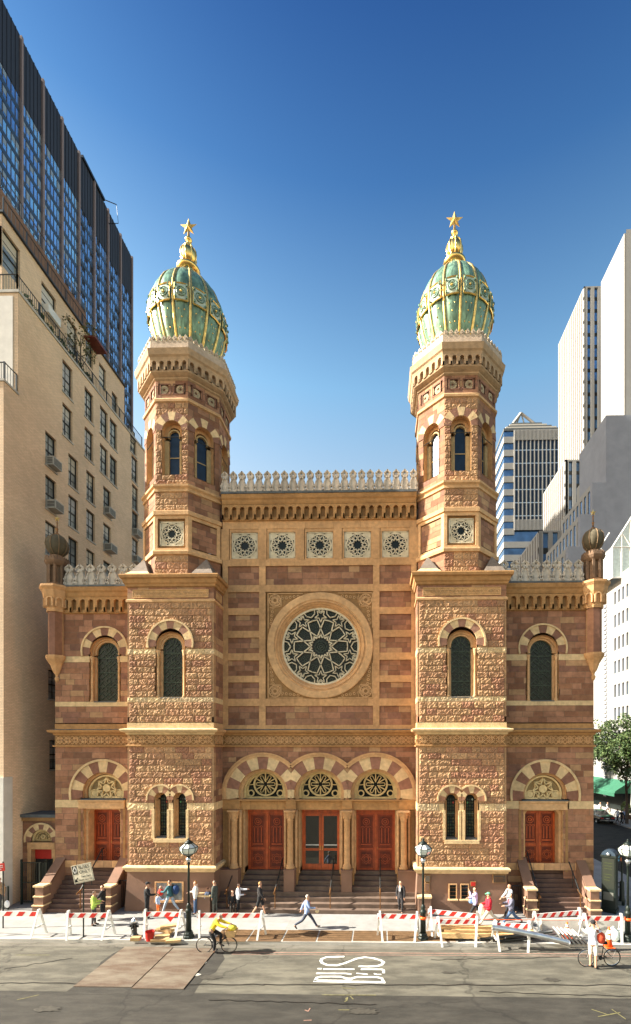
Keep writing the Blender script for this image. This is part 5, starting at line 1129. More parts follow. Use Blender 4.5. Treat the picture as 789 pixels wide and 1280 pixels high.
# white piered towers on the right
def pier_tower(name, label, X0, X1, Y0, Y1, Z0, Z1, nside, nfront, fl=3.9, cat='skyscraper', fvis=True, pier='white_stone', pw=.42, cap=2.0, root=None, strip='glass_office', sdep=.5):
    t = root or thing(name, label, cat, ((X0+X1)/2, (Y0+Y1)/2, 0))
    FS = Fr((X0, Y1, 0), (0, -1, 0)); FF = Fr((X0, Y0, 0), (1, 0, 0)); L = Y1-Y0; W = X1-X0
    m = MB().set(pier); m.box(X0+sdep+.1, X1, Y0+sdep+.1, Y1, Z0, Z1-.05); m.fbox(FS, 0, L, Z1-cap, Z1, -sdep-.2, 0); m.fbox(FF, .0, W, Z1-cap, Z1, -sdep-.2, 0) if nfront else None
    if not nfront: m.box(X0, X1, Y0, Y0+sdep+.2, Z0, Z1-.02)
    m.build('core', t)
    for F, L_, n in ((FS, L, nside), (FF, W, nfront)):
        if not n: continue
        s = L_/n
        side = F is FS; sd = .05 if side else sdep; pw_ = .5 if side else pw
        if side: m = MB().set(pier); m.fbox(F, 0, L_, Z0, Z1-cap, -.8, -.2); m.build('wall', t)
        for k in range(n):
            a = s*k; m = MB().set(pier); m.fbox(F, a, a+s*pw_, Z0, Z1-cap, -sd-.05, 0); 
            if k == n-1 and F is FS: pass
            m.build('pier', t)
            m = MB().set('brown_strip' if side else strip); m.fbox(F, a+s*pw_, a+s, Z0, Z1-cap, -sd-.05, -sd); 
            z = Z1-cap-fl; m.set('pier_grey' if F is FS else 'dark_metal')
            while z > max(Z0, 20): m.fbox(F, a+s*pw_+.002, a+s-.002, z, z+fl*.3, -sd-.04, -sd+.05); z -= fl
            m.build('window_strip', t)
    return t
def dpt(px, depth): return (px-475)*depth/568
D = 120.; x = dpt(779, D); zt = CAMH+(937-294.7)*D/568; yb = x*568/(748.4-475)-24
wt = thing('blank_white_tower', 'tall tower with a blank white side wall, cut by the right border', 'skyscraper', (x+12, 100, 0))
m = MB().set('white_stone'); rr_ = [(2.6+4.4*q, 2.6+4.4*q+2.6, z_, z_+4.2) for q in range(6) for z_ in [zt-18-7.2*k for k in range(12)]]
FT = Fr((x, D-24, 0), (1, 0, 0)); wallgrid(m, FT, 0, 30, 20, zt, rr_, .8); m.box(x, x+30, D-24+.85, yb, 20, zt-.05); m.build('walls', wt)
for a, b, c, d in rr_[:36]: mm = MB().set('glass_office'); mm.poly([FT.p(a, c, -.7), FT.p(b, c, -.7), FT.p(b, d, -.7), FT.p(a, d, -.7)]); mm.build('window', wt)
D = 150.; x = dpt(727.5, D); zt = CAMH+(937-364)*D/568
pier_tower('piered_tower', 'slender tower of white piers and dark window strips, left of the blank white tower', x, x+9, D-24, x*568/(696-475)-24, 20, zt, 14, 4, pw=.5, cap=.4)
D = 141.; x = dpt(704.5, D); zt = CAMH+(937-578)*D/568
pier_tower('piered_block', 'middle white piered block stepping down below the slender tower', x, x+9, D-24, x*568/(677.5-475)-24, 20, zt, 11, 4, pw=.5, cap=.5, cat='office block')
D = 131.; x = dpt(672, D); zt = CAMH+(937-665.6)*D/568
pier_tower('piered_block', 'lowest white piered block with blue windows just above the cresting right of the tower', x, x+11, D-24, x*568/(640-475)-24, 15, zt, 11, 4, pw=.45, cap=.5, cat='office block', fl=6)
# stepped grey block
D = 105.; sb = thing('stepped_block', 'plain grey brick office block rising in steps above the corner turret on the right', 'office block', (60, 90, 0)); Yf = D-24
steps = [(754.5, 523.8, 34, 722, 0), (737.7, 606.6, 29, 700, 5), (722.7, 645.6, 29, 681, 6), (707.5, 685.3, 29, 668, 6)]
for i, (px, py, w_, pend, n) in enumerate(steps):
    x = dpt(px, D)+i*.0; zt = CAMH+(937-py)*D/568; xr = 90 if i == 0 else dpt(steps[i-1][0], D)-.02; yb = x*568/(pend-475)-24
    m = MB().set('grey_brick'); 
    m.box(x+.6 if n else x, xr, Yf, yb, 0, zt-.02)
    if n: m.box(x, x+.6, Yf, Yf+1.2, 0, zt)
    m.build('block', sb)
    if n:
        FS = Fr((x, yb, 0), (0, -1, 0)); L = yb-Yf-1.2; m = MB().set('white_stone'); m.fbox(FS, 0, L, zt-1.2, zt, -.6, 0); m.build('parapet', sb); s = L/n/1.6; q = 0
        while q*s < L-.1:
            m = MB().set('white_stone'); m.fbox(FS, q*s, min(q*s+s*.45, L), 0, zt-1.2, -.6, 0); m.build('pier', sb); m = MB().set('glass_office'); m.fbox(FS, q*s+s*.45, min(q*s+s, L), 0, zt-1.2, -.58, -.16); m.build('window_strip', sb); q += 1
dd = 106.5
for j, (px, py) in enumerate(((751, 533), (746, 545), (741, 557), (736, 570), (731, 583), (727, 596), (723, 608))):
    dd += 2.2; x = dpt(px, dd); m = MB().set('white_stone'); m.box(x, 60, dd-24, dd-24+2.15, 60, CAMH+(937-py)*dd/568); m.build('roof_step', sb)
m = MB().set('brownstone', (.2, .1, .08)); x = dpt(749, 90); m.box(x, x+14, 66, 80, 0, CAMH+(937-705)*90/568); single('low_brown_building', m, 'dark brown low building peeping out between the grey block and the white slit-windowed one', 'building')
# striped tower with open pyramid top
D = 230.; pt = thing('pyramid_tower', 'blue and white striped tower with an open triangular top, behind the right dome tower', 'skyscraper', (dpt(660, D), 220, 0)); Yf = D-24
xa, xb, xc2, xd = dpt(629, D), dpt(642, D), dpt(696, D), dpt(700, D); zt = CAMH+(937-541)*D/568; zl = CAMH+(937-664)*D/568; FP = Fr((0, Yf, 0), (1, 0, 0))
m = MB().set('glass_office'); m.box(xa+.2, xd+20, Yf+.5, Yf+40, 0, zt-.1); m.build('core', pt)
m = MB().set('pier_stone', (.5, .5, .5)); z = zt-3; k = 0
mb_ = MB().set('white_stone')
while z > 20:
    x1_ = xb if z > zl-2 else xd+15; mm = MB().set('white_stone'); mm.box(xa, x1_, Yf, Yf+.6, z-3.1, z); mm.box(xa-.1, xa+.3, Yf+.3, Yf+40, z-3.1, z); mm.build('storey_band', pt); z -= 6.6
m = MB().set('glass_blue'); m.box(xb+.05, xd+20, Yf-.1, Yf+.4, zl, zt-.2); m.build('glazing', pt)
n = 11
for k in range(n+1): x = xb+(xc2-xb)*k/n; m = MB().set('white_stone'); m.box(x-.26, x+.26, Yf-.5, Yf, zl, zt); m.build('mullion', pt)
z = zl+6.6
while z < zt-6: m = MB().set('galv'); m.box(xb, xc2, Yf-.2, Yf-.11, z, z+.45); m.build('transom', pt); z += 6.6
for z0, z1 in ((zt-5.2, zt), (zl-.5, zl+4.8)):
    m = MB().set('louver'); m.box(xb, xc2, Yf-.3, Yf-.21, z0, z1); m.set('white_stone')
    for k in range(34): x = xb+(xc2-xb)*k/33; m.box(x-.2, x+.2, Yf-.6, Yf-.3, z0, z1)
    m.build('louvre_band', pt)
m = MB().set('pier_stone', (.45, .42, .4)); cxp = dpt(654, D); cyp = Yf+18
for k in range(5):
    t0, t1 = k/5, (k+1)/5; zz = zt+k*1.3; xl_, xr_ = dpt(629+15*t0, D), dpt(700-26*t0, D); m.mat = 'slate' if k % 2 == 0 else 'pier_stone'; m.box(xl_, xr_, Yf+t0*4.5, Yf+36-t0*8, zz, zz+1.3)
m.build('stepped_roof', pt)
za = CAMH+(937-519.5)*235/568; z0 = zt+6.5; m = MB().set('white_stone')
ap = (cxp, Yf+5, za)
for q in ((dpt(643, D), Yf+5, z0), (dpt(672, D), Yf+5, z0)): m.tube([q, ap], .8, 4)
for q in ((dpt(648, D), Yf+5.5, z0), (dpt(659, D), Yf+5.5, z0)): m.tube([q, ap], .35, 4)
m.tube([(dpt(643, D), Yf+5, z0), (dpt(672, D), Yf+5, z0)], .6, 4); m.build('open_gable', pt)
# white slit-windowed building across the side street
XR = 32.0; wb = thing('white_office_building', 'low white building with slit windows and a rooftop glasshouse across the side street', 'building', (40, 45, 0)); FR2 = Fr((XR, 80, 0), (0, -1, 0))
def yof(px): return XR*568/(px-475)-24-.0
zt = atX(775, 717.5, XR)[1]; rects = []
for r_i, (py) in enumerate((750, 778.5, 807, 835.5, 864.5, 893, 921)):
    zc = atX(765.4, py, XR)[1]
    for k in range(-9, 9): 
        y_ = atX(765.4, 750, XR)[0]-k*1.02*1.0 
        if 34.6 < y_ < 37.6+.9: rects.append((80-y_-.5, 80-y_, zc-.85, zc+.85))
m = MB().set('white_stone'); wallgrid(m, FR2, 0, 80-34, 0, zt, rects, .3); m.box(XR+.3, 70, 34.02, 79.9, 0, zt-.05); m.box(XR, 70, 34.0, 34.3, 0, zt); m.build('wall', wb)
for a, b, c, d in rects: mm = MB().set('glass_office'); mm.poly([FR2.p(a, c, -.28), FR2.p(b, c, -.28), FR2.p(b, d, -.28), FR2.p(a, d, -.28)]); mm.build('window', wb)
m = MB().set('grey_brick'); ys = atX(757, 800, XR)[0]
z = 2.
while z < zt-.3: m.fbox(FR2, 80-ys-.35, 80-ys+.35, z, z+.38, 0, .14); z += .62
m.build('quoin_strip', wb); m = MB().set('grey_brick')
for k in range(10): z = 4+k*2.7; m.fbox(FR2, 30, 80-ys-.5, z, z+.05, 0, .012)
m.build('panel_joints', wb)
gh = []
m = MB().set('white_paint'); x0_, y0_ = XR+1.0, 36.0; g = lambda px, py, yy: Vector((atY(px, py, yy)[0], yy, atY(px, py, yy)[1]))
A_, B_, C_, D_ = g(765.5, 722, 37), g(765.5, 684, 37), g(800, 630, 37), g(800, 700, 37)
for p, q in ((A_, B_), (B_, C_), (A_, Vector((C_.x, 37, A_.z))), (B_, Vector((C_.x, 37, B_.z))), (g(777, 722, 37), g(777, 666, 37)), (g(788, 722, 37), g(788, 648, 37)), (g(777, 666, 37), g(789, 684, 37))): m.tube([p, q], .11, 4); m.tube([p+Vector((0, 8, 0)), q+Vector((0, 8, 0))], .09, 4)
m.tube([B_, B_+Vector((0, 8, 0))], .1, 4); ghf = m.build('roof_glasshouse', wb); m = MB().set('lamp_glass'); m.poly([A_, g(800, 722, 37), C_, B_]); m.poly([A_, B_, B_+Vector((0, 8, 0)), A_+Vector((0, 8, 0))]); m.build('glazing', ghf)
m = MB().set('brownstone', (.2, .1, .07)); m.box(31.7, 60, 22, 33.6, 0, 27.0); m.set('glass_dark')
for z in (3, 7, 11, 15, 19, 23): m.box(31.66, 31.72, 23, 33, z, z+2)
single('brown_corner_building', m, 'dark brown building edge at the right border of the street', 'building', base=(40, 28, 0))
# awning over the shop front
m = MB().set('green_awning'); zA = 3.9
m.hexa([(29.9, 34.6, 3.0), (32, 34.6, 3.0), (32, 45, 3.0), (29.9, 45, 3.0), (30.0, 34.6, 3.3), (32, 34.6, 4.6), (32, 45, 4.6), (30.0, 45, 3.3)])
aw = m.build('shop_awning'); tag(aw, 'green canvas shop awning under the trees across the side street', 'awning')
m = MB().set('green_awning'); m.box(29.86, 29.9, 34.6, 45, 2.6, 3.05); m.build('valance', aw, False)
m = MB().set('glass_dark'); m.box(31.9, 31.99, 34.8, 45, .5, 3.0); m.build('shop_window', wb)
# gatehouse between apartment block and synagogue
gh = thing('gatehouse', 'small stone side-gate building with an arched carved head, between brick block and synagogue', 'gatehouse', (-19.4, 1.8, 0)); FGt = Fr((-19.35, 1.5, 0), (1, 0, 0))
m = MB().set('stone'); ashlar(m, FGt, -1.05, 1.15, 0, 4.75, holes=[hole_arch(0.05, .62, 2.9, 3.45, .05), hole_rect(-.55, .65, 0, 2.95)], pal=[DARKB, BROWN, MAUVE, RUST]); m.box(-20.38, -18.24, 2.1, 3, 0, 4.7, BROWN); m.build('wall', gh)
m = MB().set('slate'); m.box(-20.4, -18.2, 1.3, 3, 4.75, 4.92); m.build('coping', gh); m = MB().set('stone'); m.box(-20.39, -18.22, 1.4, 1.6, 4.55, 4.75, TRIMD); m.build('cornice', gh)
ext_vouss(FGt, .05, 3.45, .60, .98, .03, 9, 8, gh); m = MB().set('stone', (.45, .33, .16)); m.poly([FGt.p(.05+.6*cos(radians(-10+200*k/16)), 3.45+.6*sin(radians(-10+200*k/16)), -.2) for k in range(17)]); m.ring(FGt, .05, 3.45, .48, .6, -.3, -.08, -10, 190, 16)
for k in range(7): a = pi*k/6; m.ring(FGt, .05+.28*cos(a), 3.5+.28*sin(a), .06, .11, -.2, -.13, n=8)
m.ring(FGt, .05, 3.6, .05, .14, -.2, -.12, n=10); m.build('carved_head', gh)
m = MB().set('stone', TRIM); m.fbox(FGt, -.75, .85, 2.92, 3.30, -.4, .05); m.fbox(FGt, -.75, -.55, 0, 2.92, -.4, .02); m.fbox(FGt, .65, .85, 0, 2.92, -.4, .02); m.build('door_surround', gh)
m = MB().set('red_paint', (.2, .02, .01)); m.fbox(FGt, -.55, .65, 2.3, 2.92, -.35, -.3); m.build('door_transom', gh); m = MB().set('black'); m.fbox(FGt, -.55, .65, 0, 2.3, -.36, -.34); m.build('door_leaf', gh)
# iron gate and railings on the left
ig = thing('iron_gate', 'tall green-black iron gate in front of the small side door, left of the stairs', 'gate', (-19.2, .8, 0))
m = MB().set('green_metal')
for k in range(12): x = -.62+k*.113; m.box(x-.015, x+.015, -.015, .015, .1, 2.35)
for z in (.12, 1.2, 2.3): m.box(-.66, .66, -.02, .02, z, z+.05)
m.build('gate_leaf', ig, False)
for s in (-1, 1): m = MB().set('green_metal'); m.box(s*.70-.04, s*.70+.04, -.04, .04, 0, 2.5); m.build('post', ig, False)
t = thing('iron_fence', 'dark iron picket fence at the foot of the brick block, left of the green gate', 'fence', (-21.6, .0, 0)); railing('fence_panel', (-22.6, -.05), (-19.95, -.05), 0, t, 1.25, .12, 'green_metal')
t = thing('iron_fence', 'green iron picket fence standing behind the left stair wall', 'fence', (-18.3, .9, 0)); railing('fence_panel', (-18.4, .2), (-18.4, 1.1), 0, t, 2.45, .12, 'green_metal')
t = thing('iron_fence', 'short dark picket gate between the right tower base and its stairs', 'fence', (7.2, .5, 0)); railing('fence_panel', (6.75, .35), (7.5, .35), 0, t, 1.35, .1)
t = thing('iron_fence', 'short dark picket gate between the left stairs and the left tower base', 'fence', (-14.0, .5, 0)); railing('fence_panel', (-14.1, .35), (-13.7, .35), 0, t, 1.5, .1)
# ------------------------------------------------------------------ trees and terrace plants
def foliage_blob(m, c, r, n, s, rr, cols):
    for _ in range(n):
        while True:
            d = Vector((rr.uniform(-1, 1), rr.uniform(-1, 1), rr.uniform(-1, 1)))
            if .25 < d.length < 1: break
        d = d*(d.length**-.45 if d.length > 0 else 1); p = Vector(c)+Vector((d.x*r[0], d.y*r[1], d.z*r[2]))
        a = Vector((rr.uniform(-1, 1), rr.uniform(-1, 1), rr.uniform(-.6, .6))).normalized(); b = a.cross(Vector((rr.uniform(-1, 1), rr.uniform(-1, 1), rr.uniform(-1, 1)))).normalized(); q = s*rr.uniform(.6, 1.3)
        m.poly([p-a*q, p+b*q*.55, p+a*q, p-b*q*.55], jit(rr.choice(cols), .25, rr))
LEAF = [(.05, .09, .022), (.07, .11, .03), (.035, .065, .02), (.09, .12, .035)]
def tree(label, x, y, h, cr, seed, group=None, dens=1.0):
    rr = random.Random(seed); t = thing('street_tree', label, 'tree', (x, y, 0), 0, group); m = MB().set('bark', smooth=True); tips = []
    m.tube([(0, 0, 0), (.05, .02, h*.18), (-.05, .05, h*.36)], [.20, .16, .13], 8)
    for k in range(11):
        a = k*2.4+rr.uniform(-.3, .3); zz = h*rr.uniform(.30, .62); e = Vector((cos(a)*cr*rr.uniform(.5, .95), sin(a)*cr*rr.uniform(.5, .95), zz+h*rr.uniform(.12, .36)))
        s0 = Vector((0, .03, zz)); m.tube([s0, s0.lerp(e, .5)+Vector((0, 0, .3)), e], [.09, .055, .02], 6); tips.append(e); tips.append(s0.lerp(e, .55))
    m.tube([(-.05, .05, h*.36), (.1, 0, h*.6), (0, .1, h*.93)], [.13, .08, .02], 7); tips += [Vector((0, 0, h*q)) for q in (.68, .8, .93)]
    m.build('trunk', t, False); m = MB().set('foliage')
    for e in tips:
        for _ in range(2): foliage_blob(m, e+Vector((rr.uniform(-.6, .6), rr.uniform(-.6, .6), rr.uniform(-.4, .5))), (cr*rr.uniform(.22, .36), cr*rr.uniform(.22, .36), cr*rr.uniform(.18, .3)), int(105*dens), .15, rr, LEAF)
    m.build('crown', t, False); return t
tree('leafy street tree nearest the synagogue corner, its crown against the white wall', 28.7, 29.5, 12.6, 3.2, 1, dens=1.6)
tree('leafy street tree at the right border, reaching over the green awning', 28.9, 24.0, 12.4, 3.0, 2, dens=1.3)
tree('dark street tree farther up the side street, half hidden by the synagogue', 28.7, 39.5, 13.0, 3.2, 3)
tree('tall dark street tree deepest in the side street', 28.7, 52, 14.0, 3.4, 4)
rr = random.Random(12)
for k in range(7):
    y_ = 2.6+k*.95; m = MB().set('foliage'); foliage_blob(m, (0, 0, .75), (.38, .5, .5), 200, .09, rr, LEAF); t = thing('terrace_shrub', ['dark shrub in a box on the roof terrace, nearest the terrace corner', 'second dark shrub from the terrace corner', 'third dark shrub along the terrace rail', 'fourth dark shrub along the terrace rail', 'fifth dark shrub along the terrace rail', 'sixth dark shrub along the terrace rail', 'last dark shrub of the row on the roof terrace'][k], 'shrub', (-21.15, y_, 34.5), 0, 'shrubs along the roof terrace rail'); m.build('foliage', t, False)
    m = MB().set('bronze', (.2, .1, .05)); m.box(-.3, .3, -.42, .42, 0, .4); m.build('planter', t, False)
t = thing('potted_tree', 'thin-leaved small tree on the roof terrace before the brick wall', 'potted tree', (-21.3, 7.8, 34.5)); m = MB().set('bark'); m.tube([(0, 0, .3), (.05, 0, 1.5), (0, .1, 3.6)], [.06, .05, .02], 6)
for k in range(8): a = k*2.4; m.tube([(0, .03, 1.2+k*.25), (.8*cos(a), .8*sin(a), 2.2+k*.28)], [.025, .01], 5)
m.build('trunk', t, False); m = MB().set('foliage')
for k in range(9): a = k*2.4; foliage_blob(m, (.65*cos(a), .75*sin(a), 1.9+k*.28), (.4, .45, .4), 60, .08, rr, [(.12, .12, .04), (.09, .10, .04), (.15, .13, .06)])
m.build('crown', t, False); m = MB().set('concrete'); m.box(-.3, .3, -.3, .3, 0, .45); m.build('planter', t, False)
for i, (x, y) in enumerate(((30.6, 33.2), (30.8, 31.4))):
    t = thing('potted_bush', ['light green clipped bush in a tub by the green awning', 'darker round bush in a tub right of the clipped one'][i], 'bush', (x, y, 0)); m = MB().set('foliage'); foliage_blob(m, (0, 0, 1.2), (.6, .6, .95 if i == 0 else .6), 500, .1, rr, [(.16, .22, .05), (.1, .16, .04)] if i == 0 else LEAF); m.build('foliage', t, False); m = MB().set('brownstone'); m.box(-.4, .4, -.4, .4, 0, .5); m.build('planter', t, False)
WORLD[0] = False
# ------------------------------------------------------------------ things on the street
def put(o, px, py, z=0.0, rz=0.0):
    x, y = gnd(px, py, z); o.location = (x, y, z); o.rotation_euler.z = rz; return o
# steel plates, grates and road marks
for i, (quad, lab) in enumerate(((((92, 1234), (163.5, 1236.5), (0, 1185)), 'left rusty steel road plate'), (((164.5, 1236.5), (230, 1237.5), (0, 1186)), 'right rusty steel road plate with white scuffs'))):
    (a, b, c) = quad; x0, y0 = gnd(*a, GND); x1, y1 = gnd(*b, GND); yf = gnd(230, c[1], GND)[1]; m = MB().set('rust_plate'); m.box(0, x1-x0-.02, 0, yf-y0, .008, .04)
    o = m.build('steel_plate'); o.location = (x0, y0, GND); tag(o, lab+' lying on the bus lane', 'road plate', 'steel plates in the road')
m = MB().set('asphalt', (.03, .03, .03)); rr = random.Random(4); z_ = GND+.0062
x0, y0 = gnd(86, 1239, GND); x1 = gnd(233, 1239, GND)[0]; yf = gnd(200, 1183, GND)[1]
L_ = [(x0-rr.uniform(0, .25), y0+(yf-y0)*k/10) for k in range(11)]; R_ = [(x1+rr.uniform(.25, .6), y0+(yf-y0)*k/10) for k in range(11)]
m.poly([(x, y, z_) for x, y in [(x0-.1, y0-.2)]+[(x1+.3, y0-.25)]+R_+L_[::-1]]); o = m.build('road_patch'); o['kind'] = 'structure'
def ribbon(name, pts, w_, matn='white_letter', col=(.7, .7, .7), z=GND+.010):
    m = MB().set(matn, col)
    for a, b in zip(pts[:-1], pts[1:]):
        a, b = Vector(a), Vector(b); d = (b-a)
        if d.length < 1e-4: continue
        d.normalize(); n = Vector((-d.y, d.x))*w_/2; a2 = a-d*w_*.3; b2 = b+d*w_*.3; m.poly([(*(a2-n), z), (*(b2-n), z), (*(b2+n), z), (*(a2+n), z)]); z += .00002
    return m
def g2(p, o=(380, 1180), s=6.575): return gnd(o[0]+p[0]/s, o[1]+p[1]/s, GND)
LET = [([(325, 105), (190, 108), (150, 122), (140, 140), (150, 158), (190, 174), (270, 178), (340, 158), (430, 122), (500, 110), (570, 118), (630, 135), (655, 152), (640, 172), (600, 184), (530, 187), (455, 185)], .15),
       ([(118, 205), (140, 205)], .12), ([(165, 208), (410, 209)], .13), ([(475, 209), (640, 210), (655, 218), (655, 238)], .13), ([(108, 243), (345, 244), (385, 250)], .12), ([(435, 242), (520, 250)], .09), ([(580, 246), (600, 252)], .09), ([(610, 251), (632, 251)], .08),
       ([(88, 306), (660, 317)], .17), ([(92, 302), (108, 278), (140, 270), (300, 270), (350, 284), (370, 300)], .14), ([(370, 300), (400, 282), (440, 272), (600, 274), (640, 284), (655, 314)], .14), ([(350, 284), (400, 282)], .10), ([(115, 296), (350, 300)], .05)]
m = MB()
for pts, w_ in LET:
    q = ribbon('l', [g2(p) for p in pts], w_*.82); b = len(m.v); m.v += q.v; m.f += [tuple(i+b for i in f) for f in q.f]; m.m += q.m; m.c += q.c; m.sm += q.sm
o = m.build('road_marking'); o['kind'] = 'structure'
mat('faded_red', (.30, .17, .13), .9, 0, var=.3, vscale=5); mat('faded_yellow', (.15, .135, .06), .9, 0, var=.4, vscale=9)
m = ribbon('l', [gnd(290, 1190.5, GND), gnd(800, 1193, GND)], .05, 'faded_red'); m.build('faded_line')['kind'] = 'structure'
m = ribbon('l', [gnd(290, 1193, GND), gnd(800, 1196, GND)], .03, 'faded_red', z=GND+.011); m.build('faded_line')['kind'] = 'structure'
for pts in ([(312, 362), (420, 368)], [(150, 420), (590, 422)], [(285, 543), (372, 544)], [(335, 475), (355, 465), (360, 440), (345, 450), (350, 470)], [(380, 430), (405, 455)]):
    m = ribbon('l', [g2(p) for p in pts], .035, 'faded_yellow'); m.build('survey_mark')['kind'] = 'structure'
for pts in ([(10, 545), (35, 555), (50, 530)], [(0, 630), (60, 628)]):
    m = ribbon('l', [g2(p) for p in pts], .035, 'faded_red'); m.build('survey_mark')['kind'] = 'structure'
for a, b in (((740, 1262), (758, 1268)), ((748, 1271), (775, 1266)), ((765, 1262), (782, 1274)), ((22, 1250), (48, 1244)), ((20, 1170+24), (62, 1194))):
    m = ribbon('l', [gnd(*a, GND), gnd(*b, GND)], .04, 'faded_yellow'); m.build('survey_mark')['kind'] = 'structure'
mat('tar', (.012, .011, .010), .5, 0, var=.2); rt = random.Random(17)
for k, (a_, b_) in enumerate((((0, 1229), (330, 1231)), ((330, 1231), (789, 1232)), ((5, 1212), (90, 1198)), ((540, 1200), (700, 1197)), ((600, 1240), (789, 1246)), ((260, 1250), (470, 1256)))):
    pts = [gnd(a_[0]+(b_[0]-a_[0])*q/24+rt.uniform(-1, 1), a_[1]+(b_[1]-a_[1])*q/24+rt.uniform(-.9, .9), GND) for q in range(25)]
    m = ribbon('l', pts, .035 if k > 1 else .06, 'tar', z=GND+.0125+.0008*k); m.build('tar_seam')['kind'] = 'structure'
mat('stain', (.05, .046, .038), .6, 0, var=.3, vscale=9); mat('dust', (.36, .345, .30), .9, 0, var=.4, vscale=4)
for k, (px, py, r1, r2, mt) in enumerate(((262, 1222, .5, .18, 'stain'), (560, 1216, .3, .1, 'stain'), (690, 1225, .35, .15, 'stain'), (455, 1265, .6, .2, 'stain'), (60, 1262, .5, .2, 'stain'), (255, 1204, .12, .1, 'dust'), (246, 1219, .16, .12, 'dust'))):
    x, y = gnd(px, py, GND); m = MB().set(mt); n = 26; m.poly([(x+cos(2*pi*q/n)*r1*rt.uniform(.6, 1.15), y+sin(2*pi*q/n)*r2*rt.uniform(.6, 1.15), GND+.018+.0007*k) for q in range(n)]); m.build('road_stain')['kind'] = 'structure'
mat('grate', (.26, .16, .085), .7, .4, var=.2)
gx = [265, 308, 352, 395.5, 440, 484, 527.5, 571]
for i in range(7):
    x0, y0 = gnd(gx[i]+1.4, 1176.5); x1 = gnd(gx[i+1]-1.4, 1176.5)[0]; y1 = gnd(400, 1163.5)[1]; m = MB().set('black'); m.poly([(0, 0, .003), (x1-x0, 0, .003), (x1-x0, y1-y0, .003), (0, y1-y0, .003)]); m.set('grate')
    n = 34
    for k in range(n+1): x = (x1-x0)*k/n; m.box(x-.011, x+.011, 0, y1-y0, .003, .018)
    for k in range(6): y = (y1-y0)*k/5; m.box(0, x1-x0, y-.015, y+.015, .003, .020)
    o = m.build('subway_grate'); o.location = (x0, y0, .0); n_ = ['first', 'second', 'third', 'fourth', 'fifth', 'sixth', 'seventh'][i]
    tag(o, n_+' of seven brown metal subway grates from the left, let into the pavement', 'grate', 'subway grates in the pavement')
# ---- street lamps
def make_lamp():
    t = thing('street_lamp', '', 'street lamp'); m = MB().set('green_metal', smooth=True); m.smooth = False
    m.lathe(0, 0, [(.24, 0), (.24, .10), (.20, .14), (.20, .22), (.17, .26), (.15, .32)], 8, pi/8); m.smooth = True
    m.lathe(0, 0, [(.13, .30), (.12, 1.15), (.15, 1.2), (.16, 1.27), (.12, 1.32), (.09, 1.38), (.12, 1.45), (.08, 1.52), (.055, 1.6)], 16, mod=lambda k: 1-.08*(k % 2)); m.build('base', t)
    m = MB().set('green_metal', smooth=True); m.lathe(0, 0, [(.055, 1.55), (.048, 3.0), (.045, 3.35), (.07, 3.38), (.07, 3.42), (.05, 3.46), (.10, 3.55), (.12, 3.58), (.05, 3.64), (.045, 3.7), (.09, 3.74)], 12); m.build('pole', t)
    m = MB().set('galv', smooth=True); m.lathe(0, 0, [(.05, 3.45), (.09, 3.52), (.13, 3.60), (.045, 3.68)], 12); m.build('collar', t)
    m = MB().set('green_metal')
    A = [(.12, 3.76), (.30, 3.86), (.39, 4.02), (.40, 4.14), (.16, 4.34)]
    for k in range(8):
        a = pi/8+k*pi/4; m.tube([(r*cos(a), r*sin(a), z) for r, z in A], .014, 5)
        b = a+pi/4
        for r, z in ((.30, 3.86), (.40, 4.14)): m.tube([(r*cos(a), r*sin(a), z), (r*cos(b), r*sin(b), z)], .014, 5)
    m.lathe(0, 0, [(.13, 3.72), (.12, 3.78)], 8); m.build('lantern_frame', t)
    m = MB().set('lamp_glass'); m.lathe(0, 0, [(.11, 3.77), (.29, 3.86), (.38, 4.02), (.39, 4.13)], 8, pi/8); m.set('white_paint'); m.lathe(0, 0, [(.37, 4.145), (.20, 4.28), (.15, 4.33)], 8, pi/8, caps=False); m.build('lantern_glass', t)
    m = MB().set('green_metal', smooth=True); m.lathe(0, 0, [(.18, 4.31), (.19, 4.36), (.12, 4.42), (.05, 4.46), (.04, 4.5), (.06, 4.53), (.01, 4.58)], 12); m.build('cap', t); return t
lamp = make_lamp(); labs = ['black cast street lamp with octagonal glass lantern, in front of the left tower base', 'black cast street lamp with glass lantern, at the left edge of the right tower base', 'black cast street lamp standing at the right border near the subway rail']
for i, (px, py) in enumerate(((236, 1172), (529, 1174), (785, 1176))):
    o = lamp if i == 0 else copy_tree(lamp); put(o, px, py); o['label'] = labs[i]; o['group'] = 'cast iron street lamps'
# ---- barricades
def make_barricade(L, n, seed=0, droop=False, h=1.02):
    t = thing('barricade', '', 'barricade', group='striped construction barricades'); rr = random.Random(seed); m = MB().set('smooth_paint', (.82, .80, .76)); F = Fr((0, -.03, 0), (1, 0, 0))
    m.fbox(F, -L/2, L/2, h-.11, h+.11, -.025, 0); m.set('smooth_paint', (.58, .03, .02)); s = L/n
    for k in range(n):
        a = -L/2+s*k+.02; b = a+s*.48; sh = .16; c = min(b+sh, L/2-.005); m.extr(F, [(a, h-.105), (b, h-.105), (c, h+.105), (min(a+sh, L/2-.01), h+.105)], 0, .003)
    m.build('board', t)
    for s in (-1, 1):
        x = s*(L/2-.12); m = MB().set('white_paint')
        for q in (-1, 1):
            sl_ = -.06*s if q < 0 else .22*s*0+.05*s
            a = Vector((x+sl_*2.2, q*.34, 0)); b = Vector((x, q*.035, h+.22)); w_ = Vector((.045, 0, 0)); th = Vector((0, .02, 0)); m.hexa([a-w_-th, a+w_-th, a+w_+th, a-w_+th, b-w_-th, b+w_-th, b+w_+th, b-w_+th])
        m.box(x-.02, x+.02, -.22, .22, .42, .49); m.build('trestle', t)
    return t
